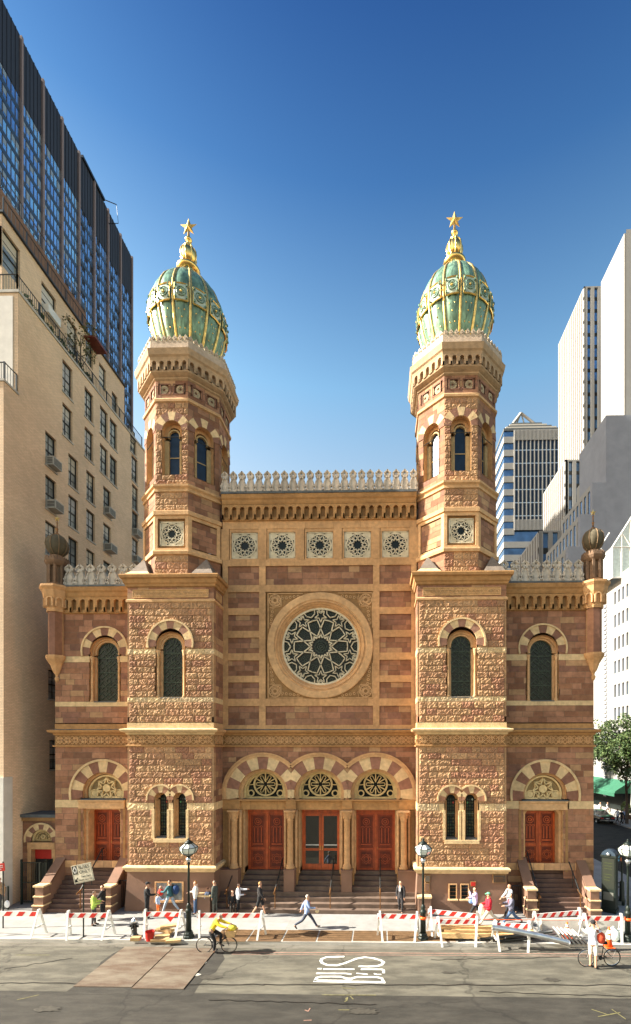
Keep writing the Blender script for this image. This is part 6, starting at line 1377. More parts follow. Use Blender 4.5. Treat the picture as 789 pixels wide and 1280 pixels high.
BL = [(-32, 43, 1173, 5, 'striped barricade cut by the left border'), (80, 130.5, 1175.5, 4, 'striped barricade left of the hydrant, in front of the bus sign'), (177, 223, 1174, 4, 'striped barricade with a torn end, behind the plank pile'),
      (246, 325, 1175.5, 6, 'long striped barricade behind the cyclist in yellow'), (475, 522, 1177, 4, 'striped barricade just left of the middle street lamp'), (538, 596, 1173, 5, 'striped barricade leaning behind the lumber, nearest the middle lamp'),
      (549, 598, 1184, 5, 'striped barricade in front of the timber stack'), (622, 664, 1190, 4, 'striped barricade standing in the gutter before the silver duct'), (672, 731, 1174, 6, 'long tilted striped barricade behind the end of the silver duct'), (735, 781, 1180, 4, 'striped barricade beside the orange traffic cone, right')]
for i, (a, b, py, n, lab) in enumerate(BL):
    z = GND if py > 1183.5 else 0.0; x0, y = gnd(a, py, z); x1, _ = gnd(b, py, z); L = abs(x1-x0)+.25; t = make_barricade(L, n, i); t.location = ((x0+x1)/2, y+.34, z); t['label'] = lab
    t.rotation_euler.z = radians([0, 2, -1, 1, -1, -7, 2, -3, 6, 1][i]); 
    if i == 8: t.rotation_euler.y = radians(-3)
    if i == 5: t.rotation_euler.y = radians(3)
    if i == 2: m = MB().set('smooth_paint', (.58, .03, .02)); F = Fr((0, -.04, 0), (1, 0, 0)); m.extr(F, [(.10, .93), (.55, .93), (.36, .68)], 0, .01); m.build('torn_board', t)
# ---- bus sign
def text_mesh(txt, size, matn):
    cu = bpy.data.curves.new('txt', 'FONT'); cu.body = txt; cu.size = size; cu.extrude = .002; cu.align_x = 'CENTER'; cu.align_y = 'CENTER'
    o = bpy.data.objects.new('txt', cu); C.objects.link(o); dg = bpy.context.evaluated_depsgraph_get(); me = bpy.data.meshes.new_from_object(o.evaluated_get(dg)); C.objects.unlink(o); bpy.data.objects.remove(o)
    me.materials.clear(); me.materials.append(MATS[matn]); return me
def lettering(name, txt, size, parent, pos, matn='black', sx=1.0, rot=(pi/2, 0, 0)):
    o = bpy.data.objects.new(name, text_mesh(txt, size, matn)); C.objects.link(o); o.parent = parent; o.location = pos; o.rotation_euler = rot; o.scale = (sx, 1, 1); return o
sg = thing('bus_sign', 'tilted cream bus lane sign on a thin green pole, before the left stairs', 'sign'); put(sg, 104.5, 1171.5)
m = MB().set('green_metal'); m.tube([(0, 0, 0), (0, 0, 2.6)], .03, 8); m.build('pole', sg)
m = MB().set('smooth_paint', (.66, .60, .46)); m.box(-.47, .47, -.06, -.045, -.42, .42); m.set('smooth_paint', (.05, .05, .04)); F = Fr((0, -.06, 0), (1, 0, 0)); m.path(F, [(-.44, -.39), (.44, -.39), (.44, .39), (-.44, .39)], .012, 0, .003, True)
m.fbox(F, -.43, -.22, .0, .39, 0, .004); pl = m.build('plate', sg); pl.location = (0, 0, 2.95); pl.rotation_euler = (0, radians(-12), 0)
m = MB().set('white_letter'); F = Fr((0, -.065, 0), (1, 0, 0)); m.path(F, [(-.325, .03), (-.245, .195), (-.325, .36), (-.405, .195)], .045, 0, .004, True); m.build('diamond_symbol', pl)
m = MB().set('black'); m.path(F, [(-.40, -.33), (-.27, -.17)], .05, 0, .004); m.extr(F, [(-.42, -.36), (-.40, -.2), (-.27, -.33)], 0, .004); m.build('arrow_symbol', pl)
lettering('lettering', 'BUSES', .21, pl, (.11, -.066, .27), sx=.92); lettering('lettering', 'ONLY', .21, pl, (.11, -.066, .06), sx=.92); lettering('lettering', '7am-7pm', .12, pl, (.13, -.066, -.14)); lettering('lettering', 'MON thru FRI', .105, pl, (.09, -.066, -.30))
sg = thing('red_sign', 'small red sign with white lines on a post at the left border', 'sign'); put(sg, 4, 1160); m = MB().set('dark_metal'); m.tube([(0, 0, 0), (0, 0, 3.2)], .03, 8); m.build('pole', sg)
m = MB().set('red_paint'); m.box(-.45, .38, -.06, -.04, 2.75, 3.12); m.set('white_letter'); [m.box(-.36, .30, -.065, -.06, z, z+.03) for z in (3.0, 2.92)]; m.box(-.3, .22, -.065, -.06, 2.83, 2.86); pl = m.build('plate', sg); pl.rotation_euler = (0, radians(-5), 0)
# ---- hydrant, cones, bucket, planks, duct
hy = thing('fire_hydrant', 'black fire hydrant with silver cap beside the left barricades', 'hydrant'); put(hy, 168, 1170)
m = MB().set('dark_metal', smooth=True); m.lathe(0, 0, [(.17, 0), (.17, .06), (.12, .08), (.11, .55), (.14, .58), (.14, .64)], 14); m.tube([(-.2, 0, .45), (.2, 0, .45)], .05, 8); m.tube([(0, -.19, .42), (0, 0, .42)], .065, 8); m.build('barrel', hy); m = MB().set('galv', smooth=True); m.lathe(0, 0, [(.15, .64), (.14, .72), (.08, .80), (.03, .82), (.03, .88)], 14); m.build('cap', hy)
def cone(px, py, h, label, z=0):
    t = thing('traffic_cone', label, 'traffic cone', group='traffic cones'); put(t, px, py, z); m = MB().set('orange_plastic'); m.box(-.18, .18, -.18, .18, 0, .04); m.build('foot', t); m = MB().set('orange_plastic', smooth=True); m.lathe(0, 0, [(.14, .04), (.04, h)], 16); m.build('body', t)
    m = MB().set('white_paint', smooth=True); r = lambda z: .14-.10*(z-.04)/(h-.04)
    for a, b in ((h*.42, h*.62), (h*.70, h*.86)): m.lathe(0, 0, [(r(a)+.004, a), (r(b)+.004, b)], 16, caps=False)
    m.build('band', t)
cone(761.5, 1184, .88, 'tall orange cone with two white bands, right of the man with the bicycle', 0); cone(709, 1172, .72, 'smaller orange cone behind the end of the silver duct')
bk = thing('bucket', 'red bucket by the plank pile', 'bucket'); put(bk, 187.5, 1175.5); m = MB().set('red_paint', smooth=True); m.lathe(0, 0, [(.15, 0), (.21, .42)], 18, caps=False); m.lathe(0, 0, [(.15, .005), (.01, .006)], 18, caps=False); m.build('pail', bk); m = MB().set('galv'); m.tube([(.21*cos(a), .02, .42+.1*sin(a)) for a in [pi*k/8 for k in range(9)]], .008, 5); m.build('handle', bk)
pile = [(203, 1172, 20, .62, .12, .0, 'long pale timber block at the bottom of the pile by the red bucket'), (206, 1168, -12, .85, .12, .14, 'thick plank lying across the pile by the red bucket'), (200, 1176, 8, .75, .10, 0, 'short pale timber at the front left of the plank pile'), (217, 1177, 14, .62, .10, 0, 'short pale timber at the front right of the plank pile'), (212, 1166, 25, .8, .1, .27, 'topmost plank of the pile by the red bucket'), (170, 1175, 5, .4, .14, 0, 'small brown timber block in front of the hydrant')]
for px, py, a, L, h, z, lab in pile:
    m = MB().set('lumber'); m.box(-L/2, L/2, -.13, .13, 0, h); o = m.build('timber_block'); put(o, px, py, 0, radians(a)); o.location.z = z; tag(o, lab, 'timber', 'timber pile at the kerb')
rr = random.Random(9); xa, ya = gnd(553, 1178); xb, _ = gnd(704, 1178)
for k in range(2): m = MB().set('black'); m.box(-.08, .08, -.5, .5, 0, .12); o = m.build('bearer'); o.location = (xa+.8+k*1.9, -3.1, 0); tag(o, ['dark bearer block under the left end of the timber stack', 'dark bearer block under the middle of the timber stack'][k], 'timber')
names = ['bottom front', 'bottom middle', 'bottom back', 'second-layer front', 'second-layer middle', 'second-layer back', 'third-layer front', 'third-layer back', 'top']
pos = [(0, 0), (1, 0), (2, 0), (0, 1), (1, 1), (2, 1), (.4, 2), (1.5, 2), (.9, 3)]
for k, (q, l) in enumerate(pos):
    L = (3.1 if l < 2 else 3.9)+rr.uniform(-.3, .5); m = MB().set('lumber'); m.box(0, L, -.11, .11, 0, .105); o = m.build('plank'); o.location = (xa+rr.uniform(-.1, .15), -3.42+q*.26, .125+l*.112); o.rotation_euler.z = radians(rr.uniform(-1, 1)); tag(o, names[k]+' plank of the long timber stack behind the barricades', 'plank', 'long timber stack')
m = MB().set('galv', smooth=True); p0 = gnd(616, 1184, 0); p1 = gnd(711, 1184, 0); n = 30
pts = [Vector((p0[0]+(p1[0]-p0[0])*k/n, -4.02-.10*sin(k/n*3), .82-.64*(k/n)**1.5)) for k in range(n+1)]
m.tube(pts, [.125+.008*(k % 2) for k in range(n+1)], 14); o = m.build('duct'); tag(o, 'long silver duct drooping from the timber stack to the kerb', 'duct')
for k, (a, b, zz) in enumerate(((622, 700, .12), (632, 690, .30), (600, 668, .20))):
    q0, q1 = gnd(a, 1180), gnd(b, 1176); m = MB().set('dark_metal', smooth=True); m.tube([(q0[0], q0[1], zz), (q1[0], q1[1], zz+.12)], .07, 8); o = m.build('pipe'); tag(o, ['lowest dark pipe under the silver duct', 'upper dark pipe under the silver duct', 'dark pipe sticking out left of the other two'][k], 'pipe')
for k in range(6):
    m = MB().set('white_stone', (.6, .55, .5)); m.box(-.035, .035, -.32, .32, 0, .62); o = m.build('paving_slab'); x, y = gnd(708+k*5.6, 1182); o.location = (x, y+.35, .06); o.rotation_euler = (radians(8), radians(-34-k*3), 0); tag(o, ['first', 'second', 'third', 'fourth', 'fifth', 'sixth'][k]+' of the leaning pale slabs from the duct end', 'paving slab', 'leaning pale slabs')
WORLD[0] = True; cb = thing('concrete_barrier', 'pale concrete road barrier behind the right-hand barricades', 'barrier', (*gnd(728, 1169), 0)); q0, q1 = gnd(678, 1169), gnd(779, 1169); F = Fr((q0[0], q0[1]+.1, 0), (1, 0, 0)); L = q1[0]-q0[0]; m = MB().set('concrete')
m.hexa([(q0[0], q0[1]-.05, 0), (q1[0], q1[1]-.05, 0), (q1[0], q1[1]+.45, 0), (q0[0], q0[1]+.45, 0), (q0[0], q0[1]+.1, .68), (q1[0], q1[1]+.1, .68), (q1[0], q1[1]+.3, .68), (q0[0], q0[1]+.3, .68)]); m.build('barrier_block', cb); WORLD[0] = False
m = MB().set('lamp_glass', smooth=True); rr = random.Random(2); m.lathe(0, 0, [(.20, 0), (.30, .12), (.32, .3), (.24, .46), (.08, .56), (.05, .62)], 12, mod=lambda k: 1+.12*sin(k*2.3)); o = m.build('plastic_bag'); put(o, 767, 1175); tag(o, 'clear stuffed plastic bag beside the orange cone', 'bag')
m = MB().set('orange_plastic', smooth=True); L1, L2, L3 = [Vector((*gnd(px, py), 0)) for px, py in ((529, 1174), (785, 1176), (800, 1170))]; n = 24
m.tube([(L1.lerp(L2, k/n)+Vector((0, 0, .98-.07*sin(pi*k/n)))) for k in range(n+1)], .014, 5); o = m.build('caution_cord'); tag(o, 'orange cord strung between the two right-hand street lamps', 'cord')
for i, p in enumerate((L1, L2)):
    m = MB().set('orange_plastic', smooth=True); m.lathe(0, 0, [(.145, -.06), (.17, 0), (.145, .06)], 14); o = m.build('cord_wrap'); o.location = p+Vector((0, 0, .98)); tag(o, ['orange wrap tied round the middle street lamp', 'orange wrap tied round the right street lamp'][i], 'cord wrap')
# ---- advertising pillar, subway fence and post, right
ks = thing('phone_pillar', 'tall black-green advertising pillar with a domed top, right of the right stairs', 'street kiosk', (12.25, .5, 0), radians(-38))
m = MB().set('green_metal'); m.box(-.37, .37, -.36, .36, 0, .18); m.box(-.33, .33, -.32, .32, .18, 2.92); m.box(-.38, .38, -.37, .37, 2.92, 3.02); m.build('body', ks, False)
m = MB().set('smooth_paint', (.02, .04, .065), True); pts = [(.34*cos(pi*k/10), 3.02+.28*sin(pi*k/10)) for k in range(11)]; F = Fr((0, -.34, 0), (1, 0, 0)); m.smooth = False; m.extr(F, pts, -.68, 0); m.build('domed_top', ks, False)
m = MB().set('smooth_paint', (.012, .016, .010)); F = Fr((0, -.32, 0), (1, 0, 0)); m.fbox(F, -.28, .28, 1.25, 2.85, 0, .015); m.set('smooth_paint', (.035, .05, .01))
for z in (2.6, 2.45, 2.3, 2.0, 1.85, 1.7): m.fbox(F, -.20, .18-.1*(z < 2), z, z+.025, .015, .02)
m.set('smooth_paint', (.13, .13, .11)); m.fbox(F, -.24, .24, .66, 1.08, 0, .02); m.build('poster_panel', ks, False); m = MB().set('galv', smooth=True); m.lathe(.0, -.36, [(.001, 3.0), (.09, 3.04), (.09, 3.14), (.001, 3.18)], 10); m.build('badge', ks, False)
WORLD[0] = True; sf = thing('subway_railing', 'black ornate subway entrance railing on a stone kerb behind the pillar', 'railing', (*gnd(771, 1131), 0)); a, b = gnd(764, 1131), gnd(778, 1131); railing('railing_panel', (a[0], a[1]), (b[0], b[1]), .22, sf, 1.0, .11, 'green_metal'); m = MB().set('slate'); m.box(a[0]-.1, b[0]+.1, a[1]-.12, a[1]+.12, 0, .22); m.build('kerb_stone', sf)
m = MB().set('green_metal')
for k in range(3): x = a[0]+.12+k*.22; F = Fr((0, a[1]-.02, 0), (1, 0, 0)); m.ring(F, x, 1.0, .06, .085, -.01, .02, n=10); m.ring(F, x, .45, .06, .085, -.01, .02, n=10)
m.build('scrollwork', sf); WORLD[0] = False
pp = thing('signal_post', 'dark iron post with a small blue signal box, beside the subway railing', 'post'); put(pp, 777.5, 1131); m = MB().set('green_metal', smooth=True); m.lathe(0, 0, [(.16, 0), (.16, .3), (.13, .4), (.12, 1.25), (.05, 1.35), (.04, 2.7), (.08, 2.75), (.03, 2.95), (.06, 3.05), (.01, 3.1)], 12); m.build('pole', pp)
m = MB().set('dark_metal'); m.box(-.34, -.06, -.12, .08, 2.40, 2.82); m.set('smooth_paint', (.10, .25, .38)); m.box(-.32, -.20, -.135, -.12, 2.62, 2.78); m.box(-.30, -.20, -.135, -.12, 2.45, 2.55); m.set('smooth_paint', (.35, .10, .04)); m.box(-.15, -.08, -.135, -.12, 2.45, 2.65); m.build('signal_box', pp)
# ---- parked car across the side street (rear view)
car = thing('parked_car', 'dark saloon car parked at the far kerb of the side street, seen from behind', 'car', (26.55, 29.6, GND+.004)); mat('car_paint', (.018, .02, .024), .25, .3, var=0, spec=.8, coat=1)
def section(y, w_, z0, zb, w2, zt_): return [(-w_*.93, y, z0), (w_*.93, y, z0), (w_, y, (z0+zb)/2), (w_*.96, y, zb), (w2, y, zt_), (-w2, y, zt_), (-w_*.96, y, zb), (-w_, y, (z0+zb)/2)]
secs = [(0, .78, .42, .82, .70, .88), (.06, .88, .32, .90, .78, .96), (.9, .90, .28, .93, .80, 1.02), (1.15, .90, .28, .94, .80, 1.05), (1.75, .90, .26, .95, .64, 1.42), (2.6, .90, .26, .95, .64, 1.46), (3.2, .90, .26, .94, .72, 1.05), (4.3, .88, .3, .86, .78, .92), (4.6, .78, .4, .7, .68, .76)]
m = MB().set('car_paint'); S_ = [section(*q) for q in secs]; b = len(m.v)
for s_ in S_: m.v += s_
for i in range(len(S_)-1):
    for k in range(8): k2 = (k+1) % 8; m.face((b+i*8+k, b+i*8+k2, b+(i+1)*8+k2, b+(i+1)*8+k))
m.face(range(b, b+8)); m.face(range(b+64, b+72)); m.build('body', car, False)
m = MB().set('glass_dark'); m.poly([(-.70, 1.20, 1.08), (.70, 1.20, 1.08), (.58, 1.70, 1.38), (-.58, 1.70, 1.38)]); 
for s in (-1, 1): m.poly([(s*.84, 1.35, 1.02), (s*.84, 3.0, 1.02), (s*.70, 2.55, 1.38), (s*.70, 1.85, 1.38)])
m.build('windows', car, False)
m = MB().set('chrome'); m.box(-.86, .86, -.08, .06, .40, .52); m.build('bumper', car, False)
for s in (-1, 1):
    m = MB().set('red_paint'); m.box(min(s*.45, s*.80), max(s*.45, s*.80), -.015, .03, .66, .80); m.build('tail_light', car, False)
    for y in (.85, 3.7):
        m = MB().set('tyre', smooth=True); m.tube([(s*.78, y, .32), (s*.93, y, .32)], .32, 20); wh = m.build('wheel', car, False); m = MB().set('galv', smooth=True); m.tube([(s*.92, y, .32), (s*.94, y, .32)], .18, 14); m.build('rim', wh)
m = MB().set('white_letter'); m.box(-.2, .2, -.02, 0, .62, .74); m.build('number_plate', car, False)
# ---- bicycles
def make_bike(matn='dark_metal', basket=False):
    t = thing('bicycle', '', 'bicycle'); R0 = .34
    for x in (0, 1.06):
        m = MB().set('tyre', smooth=True); m.tube([(x+R0*cos(2*pi*k/32), 0, R0+R0*sin(2*pi*k/32)) for k in range(33)], .019, 6, cap=False); wh = m.build('wheel', t)
        m = MB().set('chrome'); m.tube([(x+(R0-.03)*cos(2*pi*k/32), 0, R0+(R0-.03)*sin(2*pi*k/32)) for k in range(33)], .008, 5, cap=False); m.tube([(x, -.04, R0), (x, .04, R0)], .025, 8)
        for k in range(18): a = 2*pi*k/18; m.tube([(x, .02*(-1)**k, R0), (x+.32*cos(a), 0, R0+.32*sin(a))], .0018, 3)
        m.build('rim', wh)
    m = MB().set(matn, smooth=True); bb = (.44, 0, .30); st = (.36, 0, .78); hd = (.86, 0, .80); hb = (.90, 0, .66)
    for a, b in ((bb, st), (bb, hb), (st, hd), (hd, hb)): m.tube([a, b], .018, 8)
    for s in (-1, 1): m.tube([(0, s*.05, R0), (bb[0], s*.02, bb[2])], .010, 6); m.tube([(0, s*.05, R0), (st[0], s*.02, st[2]-.03)], .009, 6); m.tube([hb, (.97, s*.05, .52), (1.06, s*.05, R0)], .013, 6)
    m.build('frame', t)
    m = MB().set('dark_metal', smooth=True); m.tube([(.86, 0, .80), (.84, 0, .96)], .015, 6); m.tube([(.93, -.27, .97), (.86, -.1, .98), (.84, 0, .96), (.86, .1, .98), (.93, .27, .97)], .013, 6); m.build('handlebar', t)
    m = MB().set('black', smooth=True); m.tube([(.36, 0, .78), (.345, 0, .90)], .013, 6); m.tube([(.22, 0, .93), (.33, 0, .93), (.47, 0, .91)], [.075, .06, .02], 8); m.build('saddle', t)
    m = MB().set('dark_metal', smooth=True); m.tube([(bb[0], -.05, bb[2]), (bb[0], -.065, bb[2])], .09, 16); m.tube([(bb[0], -.07, bb[2]), (bb[0]+.12, -.08, bb[2]-.12)], .01, 5); m.tube([(bb[0], .07, bb[2]), (bb[0]-.12, .08, bb[2]+.12)], .01, 5); m.box(bb[0]+.08, bb[0]+.17, -.16, -.07, bb[2]-.135, bb[2]-.115); m.box(bb[0]-.17, bb[0]-.08, .07, .16, bb[2]+.11, bb[2]+.13); m.build('crank', t)
    return t
# ------------------------------------------------------------------ people
def person(label, px, py, face=0.0, h=1.75, pose='stand', top=(.3, .3, .3), legs=(.05, .05, .06), hair=(.05, .03, .02), z=None, arms=('down', 'down'), shoes=(.03, .03, .03), build=1.0, cap=None, skirt=None, coat=False, stride=.5, skin='skin', long_hair=False, lean=0.0, group=None, child=False, at=None, cat='person', bald=0, sleeves=True, shorts=False, shirt=None, tie=None):
    """local frame: facing +X, left is +Y.  One skinned continuous body; hair and clothes are its children."""
    zg = 0.0 if z is None else z
    t = thing('person', label, cat, group=group)
    x, y = gnd(px, py, zg) if at is None else at[:2]; t.location = (x, y, zg if at is None else at[2]); t.rotation_euler.z = face; k = h/1.75; bk = build
    J = {}; E_ = []
    def rot(v, a): return Vector((v[0]*cos(a)+v[2]*sin(a), v[1], -v[0]*sin(a)+v[2]*cos(a)))   # pitch forward by a
    hipz = .93
    def leg(s, a, kb, out=.0):
        hp = Vector((0, s*.095, hipz-.03)); kn = hp+Vector((sin(a)*.43, s*out, -cos(a)*.43)); b = a-kb; an = kn+Vector((sin(b)*.42, 0, -cos(b)*.42)); return hp, kn, an, b
    if pose == 'walk': A = ((stride*.62, .10), (-stride*.55, .42*stride+.1))
    elif pose == 'sit': A = ((1.45, 1.5), (1.35, 1.35))
    elif pose == 'cycle': A = ((1.15, 1.25), (.45, .55))
    else: A = ((.05, .03), (-.05, .03))
    legsJ = [leg(1, *A[0]), leg(-1, *A[1])]
    pts = []; rad = []; tags = []
    def add(p, r, tg, par=None):
        pts.append(Vector(p)); rad.append(r if isinstance(r, tuple) else (r, r)); tags.append(tg); i = len(pts)-1
        if par is not None: E_.append((par, i))
        return i
    pel = add((0, 0, hipz), (.125*bk, .105*bk), 'hip'); sp = lambda z, x=0: rot(Vector((x, 0, z-hipz)), lean)+Vector((0, 0, hipz))
    ab = add(sp(1.08), (.125*bk, .10*bk), 'torso', pel); ch = add(sp(1.27), (.145*bk, .115*bk), 'torso', ab); up = add(sp(1.41, -.01), (.115*bk, .085), 'torso', ch)
    nk = add(sp(1.50, .005), .052, 'neck', up); hl = Vector((0, 0, 0)) if not lean else Vector((.03, 0, -.01))
    h1 = add(sp(1.575, .025)+hl, (.068, .072), 'head', nk); h2 = add(sp(1.655, .012)+hl, (.078, .095), 'head', h1); h3 = add(sp(1.725, .0)+hl, (.055, .07), 'head', h2)
    add(sp(1.63, .105)+hl, .012, 'head', h2)
    for s in (1, -1): add(sp(1.635, .0)+hl+Vector((0, s*.085, 0)), .014, 'head', h2)
    for i, s in enumerate((1, -1)):
        sh = sp(1.405, -.01)+Vector((0, s*.165*bk, 0)); a = arms[i]
        if pose == 'walk' and a == 'down': pa, eb, ro = ((-.45 if i == 0 else .42)*stride*1.6, .35, 0)
        else: pa, eb, ro = {'down': (.02, .12, 0), 'face': (1.15, 1.75, -.35), 'fwd': (.55, .95, -.12), 'hold': (.25, 1.25, -.2), 'bars': (1.05, .25, .0), 'out': (1.2, .35, 0), 'up': (2.2, .9, -.1), 'hip': (-.35, 1.1, .12)}[a]
        if pose != 'walk' or a != 'down': pa += lean*.0
        el = sh+Vector((sin(pa)*.28, s*(.05+(.03 if ro < 0 else 0)), -cos(pa)*.28)); b = pa+eb; wr = el+Vector((sin(b)*.25, s*ro*.25*1.6, -cos(b)*.25)); d = (wr-el).normalized()
        i0 = add(sh, .062*bk, 'torso', up); i1 = add(el, .043*bk, 'arm', i0); i2 = add(wr, .029, 'fore', i1)
        pm = add(wr+d*.055, (.036, .018), 'hand', i2); sd = Vector((0, 1, 0)) if abs(d.y) < .8 else Vector((1, 0, 0)); sd = (sd-d*sd.dot(d)).normalized(); nr = d.cross(sd)
        fz = -nr*.02
        for q, (o_, L) in enumerate(((-.030, .062), (-.010, .072), (.010, .067), (.030, .052))):
            b0 = wr+d*.085+sd*o_; j = add(b0, .0105, 'hand', pm); j = add(b0+d*L*.6+fz*.3, .009, 'hand', j); add(b0+d*L+fz, .0075, 'hand', j)
        b0 = wr+d*.045+nr*.03; j = add(b0, .011, 'hand', pm); add(b0+d*.045+nr*.012, .009, 'hand', j)
    for (hp, kn, an, b), s in zip(legsJ, (1, -1)):
        i0 = add(hp, (.088*bk, .092*bk), 'leg', pel); i1 = add(kn, .056*bk, 'leg', i0); ic = add(kn.lerp(an, .35), .052*bk, 'calf', i1); i2 = add(an, .036, 'calf', ic)
        f = Vector((cos(max(-.6, min(.5, -b*.9+ (0 if pose != 'sit' else 0)))), 0, 0)); tilt = max(-.2, min(.8, -b)) if pose != 'sit' else 0
        fd = Vector((cos(tilt), 0, -sin(tilt))); hl_ = add(an+Vector((-.02, 0, -.055)), .036, 'foot', i2); j = add(an+Vector((0, 0, -.05))+fd*.10, (.042, .030), 'foot', i2); add(an+Vector((0, 0, -.055))+fd*.18, (.036, .022), 'foot', j)
    lo = min(p.z-r[1] for p, r, g_ in zip(pts, rad, tags) if g_ == 'foot')
    off = -lo if pose not in ('cycle', 'sit') else (0 if at is None else 0)
    if pose == 'sit': off = -lo
    for p in pts: p.z += off; p *= k
    me = bpy.data.meshes.new('person_body'); me.from_pydata([tuple(p) for p in pts], E_, []); o = bpy.data.objects.new('tmp', me); C.objects.link(o)
    md = o.modifiers.new('s', 'SKIN'); md.use_smooth_shade = True
    sv = me.skin_vertices[0].data
    for i, r in enumerate(rad): sv[i].radius = (r[0]*k, r[1]*k); sv[i].use_root = (i == 0)
    s2 = o.modifiers.new('ss', 'SUBSURF'); s2.levels = 1; s2.render_levels = 1
    dg = bpy.context.evaluated_depsgraph_get(); bm_ = bpy.data.meshes.new_from_object(o.evaluated_get(dg)); C.objects.unlink(o); bpy.data.objects.remove(o)
    bm_.name = 'body'; bm_.materials.clear(); bm_.materials.append(MATS[skin]); body = bpy.data.objects.new('body', bm_); C.objects.link(body); body.parent = t
    # classify every vertex by its nearest bone
    segs = [(pts[a], pts[b], tags[b] if tags[b] != 'hip' else tags[a], (rad[a][0]+rad[b][0])/2) for a, b in E_]
    co = [v.co.copy() for v in bm_.vertices]; cls = []
    for c_ in co:
        best = None
        for a, b, tg, r in segs:
            ab_ = b-a; u_ = max(0, min(1, (c_-a).dot(ab_)/max(1e-9, ab_.length_squared))); dd_ = (c_-(a+ab_*u_)).length-r*.6*k
            if best is None or dd_ < best[0]: best = (dd_, tg, u_)
        cls.append(best[1])
    zw = (hipz+.07)*k+off*k
    nrm = [v.normal.copy() for v in bm_.vertices]
    def shell(name, test, dist, col, matn='cloth', flare=0):
        idx = {}; V = []; Fc = []
        for p in bm_.polygons:
            if all(test(i) for i in p.vertices):
                f = []
                for i in p.vertices:
                    if i not in idx: idx[i] = len(V); V.append(tuple(co[i]+nrm[i]*dist))
                    f.append(idx[i])
                Fc.append(f)
        if not Fc: return
        m_ = bpy.data.meshes.new(name); m_.from_pydata(V, [], Fc); m_.materials.append(MATS[matn]); at_ = m_.attributes.new('tint', 'FLOAT_COLOR', 'FACE'); at_.data.foreach_set('color', [q for _ in Fc for q in (*col, 1)])
        m_.polygons.foreach_set('use_smooth', [True]*len(Fc)); ob = bpy.data.objects.new(name, m_); C.objects.link(ob); ob.parent = t; return ob
    armset = ('torso', 'arm', 'fore') if sleeves else ('torso', 'arm')
    zlow = (hipz-.10 if not coat else hipz-.42)*k+off*k
    shell('jacket' if coat or sleeves else 'shirt', lambda i: (cls[i] in armset) or (cls[i] in ('hip', 'leg') and co[i].z > zlow and pose not in ('sit', 'cycle')) or (cls[i] == 'hip'), .016*k if not coat else .026*k, top)
    zk = 0
    if skirt is None: shell('shorts' if shorts else 'trousers', lambda i: cls[i] in ('hip', 'leg') or (cls[i] == 'calf' and not shorts), .011*k, legs)
    else: shell('skirt', lambda i: cls[i] in ('hip', 'leg'), .022*k, skirt)
    shell('shoes', lambda i: cls[i] == 'foot', .008*k, shoes)
    zc = (sp(1.655).z+off)*k; xc_ = (sp(1.655, .012).x+hl.x)*k
    if not bald or True: shell('hair', lambda i: cls[i] == 'head' and ((co[i].z > zc+.045*k) or (co[i].x < xc_-.005*k and co[i].z > zc-(.05 if not long_hair else .10)*k)), .012*k if not long_hair else .022*k, hair, 'hair')
    hd = Vector((xc_, 0, zc))
    m = MB().set('black', smooth=True)
    for s in (1, -1): e = hd+Vector((.088*k, s*.032*k, .0)); m.lathe(e.x, e.y, [(.001, e.z-.008*k), (.010*k, e.z), (.001, e.z+.008*k)], 6)
    m.build('eyes', t, False); m = MB().set('cloth', (.35, .10, .08), True); m.tube([hd+Vector((.086*k, -.022*k, -.062*k)), hd+Vector((.092*k, 0, -.064*k)), hd+Vector((.086*k, .022*k, -.062*k))], .006*k, 5); m.build('mouth', t, False)
    if cap:
        m = MB().set('cloth', cap, True); m.lathe(hd.x, hd.y, [(.098*k, hd.z+.035*k), (.098*k, hd.z+.07*k), (.07*k, hd.z+.115*k), (.001, hd.z+.125*k)], 14); m.smooth = False; m.extr(Fr((hd.x, hd.y, hd.z+.045*k), (1, 0, 0)), [(.05*k, 0), (.17*k, -.01*k), (.17*k, 0), (.05*k, .015*k)], -.06*k, .06*k, cap); m.build('cap', t, False)
    if shirt: m = MB().set('cloth', shirt); c_ = (sp(1.33)+Vector((0, 0, off)))*k; m.box(c_.x+.11*k, c_.x+.145*k, -.04*k, .04*k, c_.z-.12*k, c_.z+.10*k); m.build('shirt_front', t, False)
    if tie: m = MB().set('cloth', tie); c_ = (sp(1.30)+Vector((0, 0, off)))*k; m.box(c_.x+.135*k, c_.x+.155*k, -.022*k, .022*k, c_.z-.2*k, c_.z+.12*k); m.build('tie', t, False)
    t['hz'] = zc; del t['hz']
    return t
def world_of(t, v): a = t.rotation_euler.z; return Vector((t.location.x+v[0]*cos(a)-v[1]*sin(a), t.location.y+v[0]*sin(a)+v[1]*cos(a), t.location.z+v[2]))
def prop(name, label, cat, m, loc, rz=0): o = m.build(name); o.location = loc; o.rotation_euler.z = rz; tag(o, label, cat); return o
def blob(matn, col, rx, ry, rz_, n=14, wob=.06):
    m = MB().set(matn, col, True); prof = [(.001, 0)]+[(sin(pi*q/8), (1-cos(pi*q/8))/2*2*rz_) for q in range(1, 8)]+[(.001, 2*rz_)]
    m.lathe(0, 0, [(r*rx if r > .01 else .001, z) for r, z in prof], n, mod=lambda k: 1+wob*sin(k*2.7)); m.v = [(x, y*ry/rx, z) for x, y, z in m.v]; return m
JEAN = (.07, .12, .22); BLK = (.018, .018, .02)
person('man in tan jacket with a white carrier bag, cut by the left border', -1, 1140, radians(-80), 1.78, 'walk', (.38, .25, .15), (.05, .05, .055), (.25, .16, .08), stride=.3, shirt=(.7, .7, .7))
b = blob('smooth_paint', (.75, .76, .78), .15, .08, .2); x, y = gnd(9, 1140); prop('carrier_bag', 'white plastic carrier bag hanging beside the man at the left border', 'bag', b, (x, y, .22))
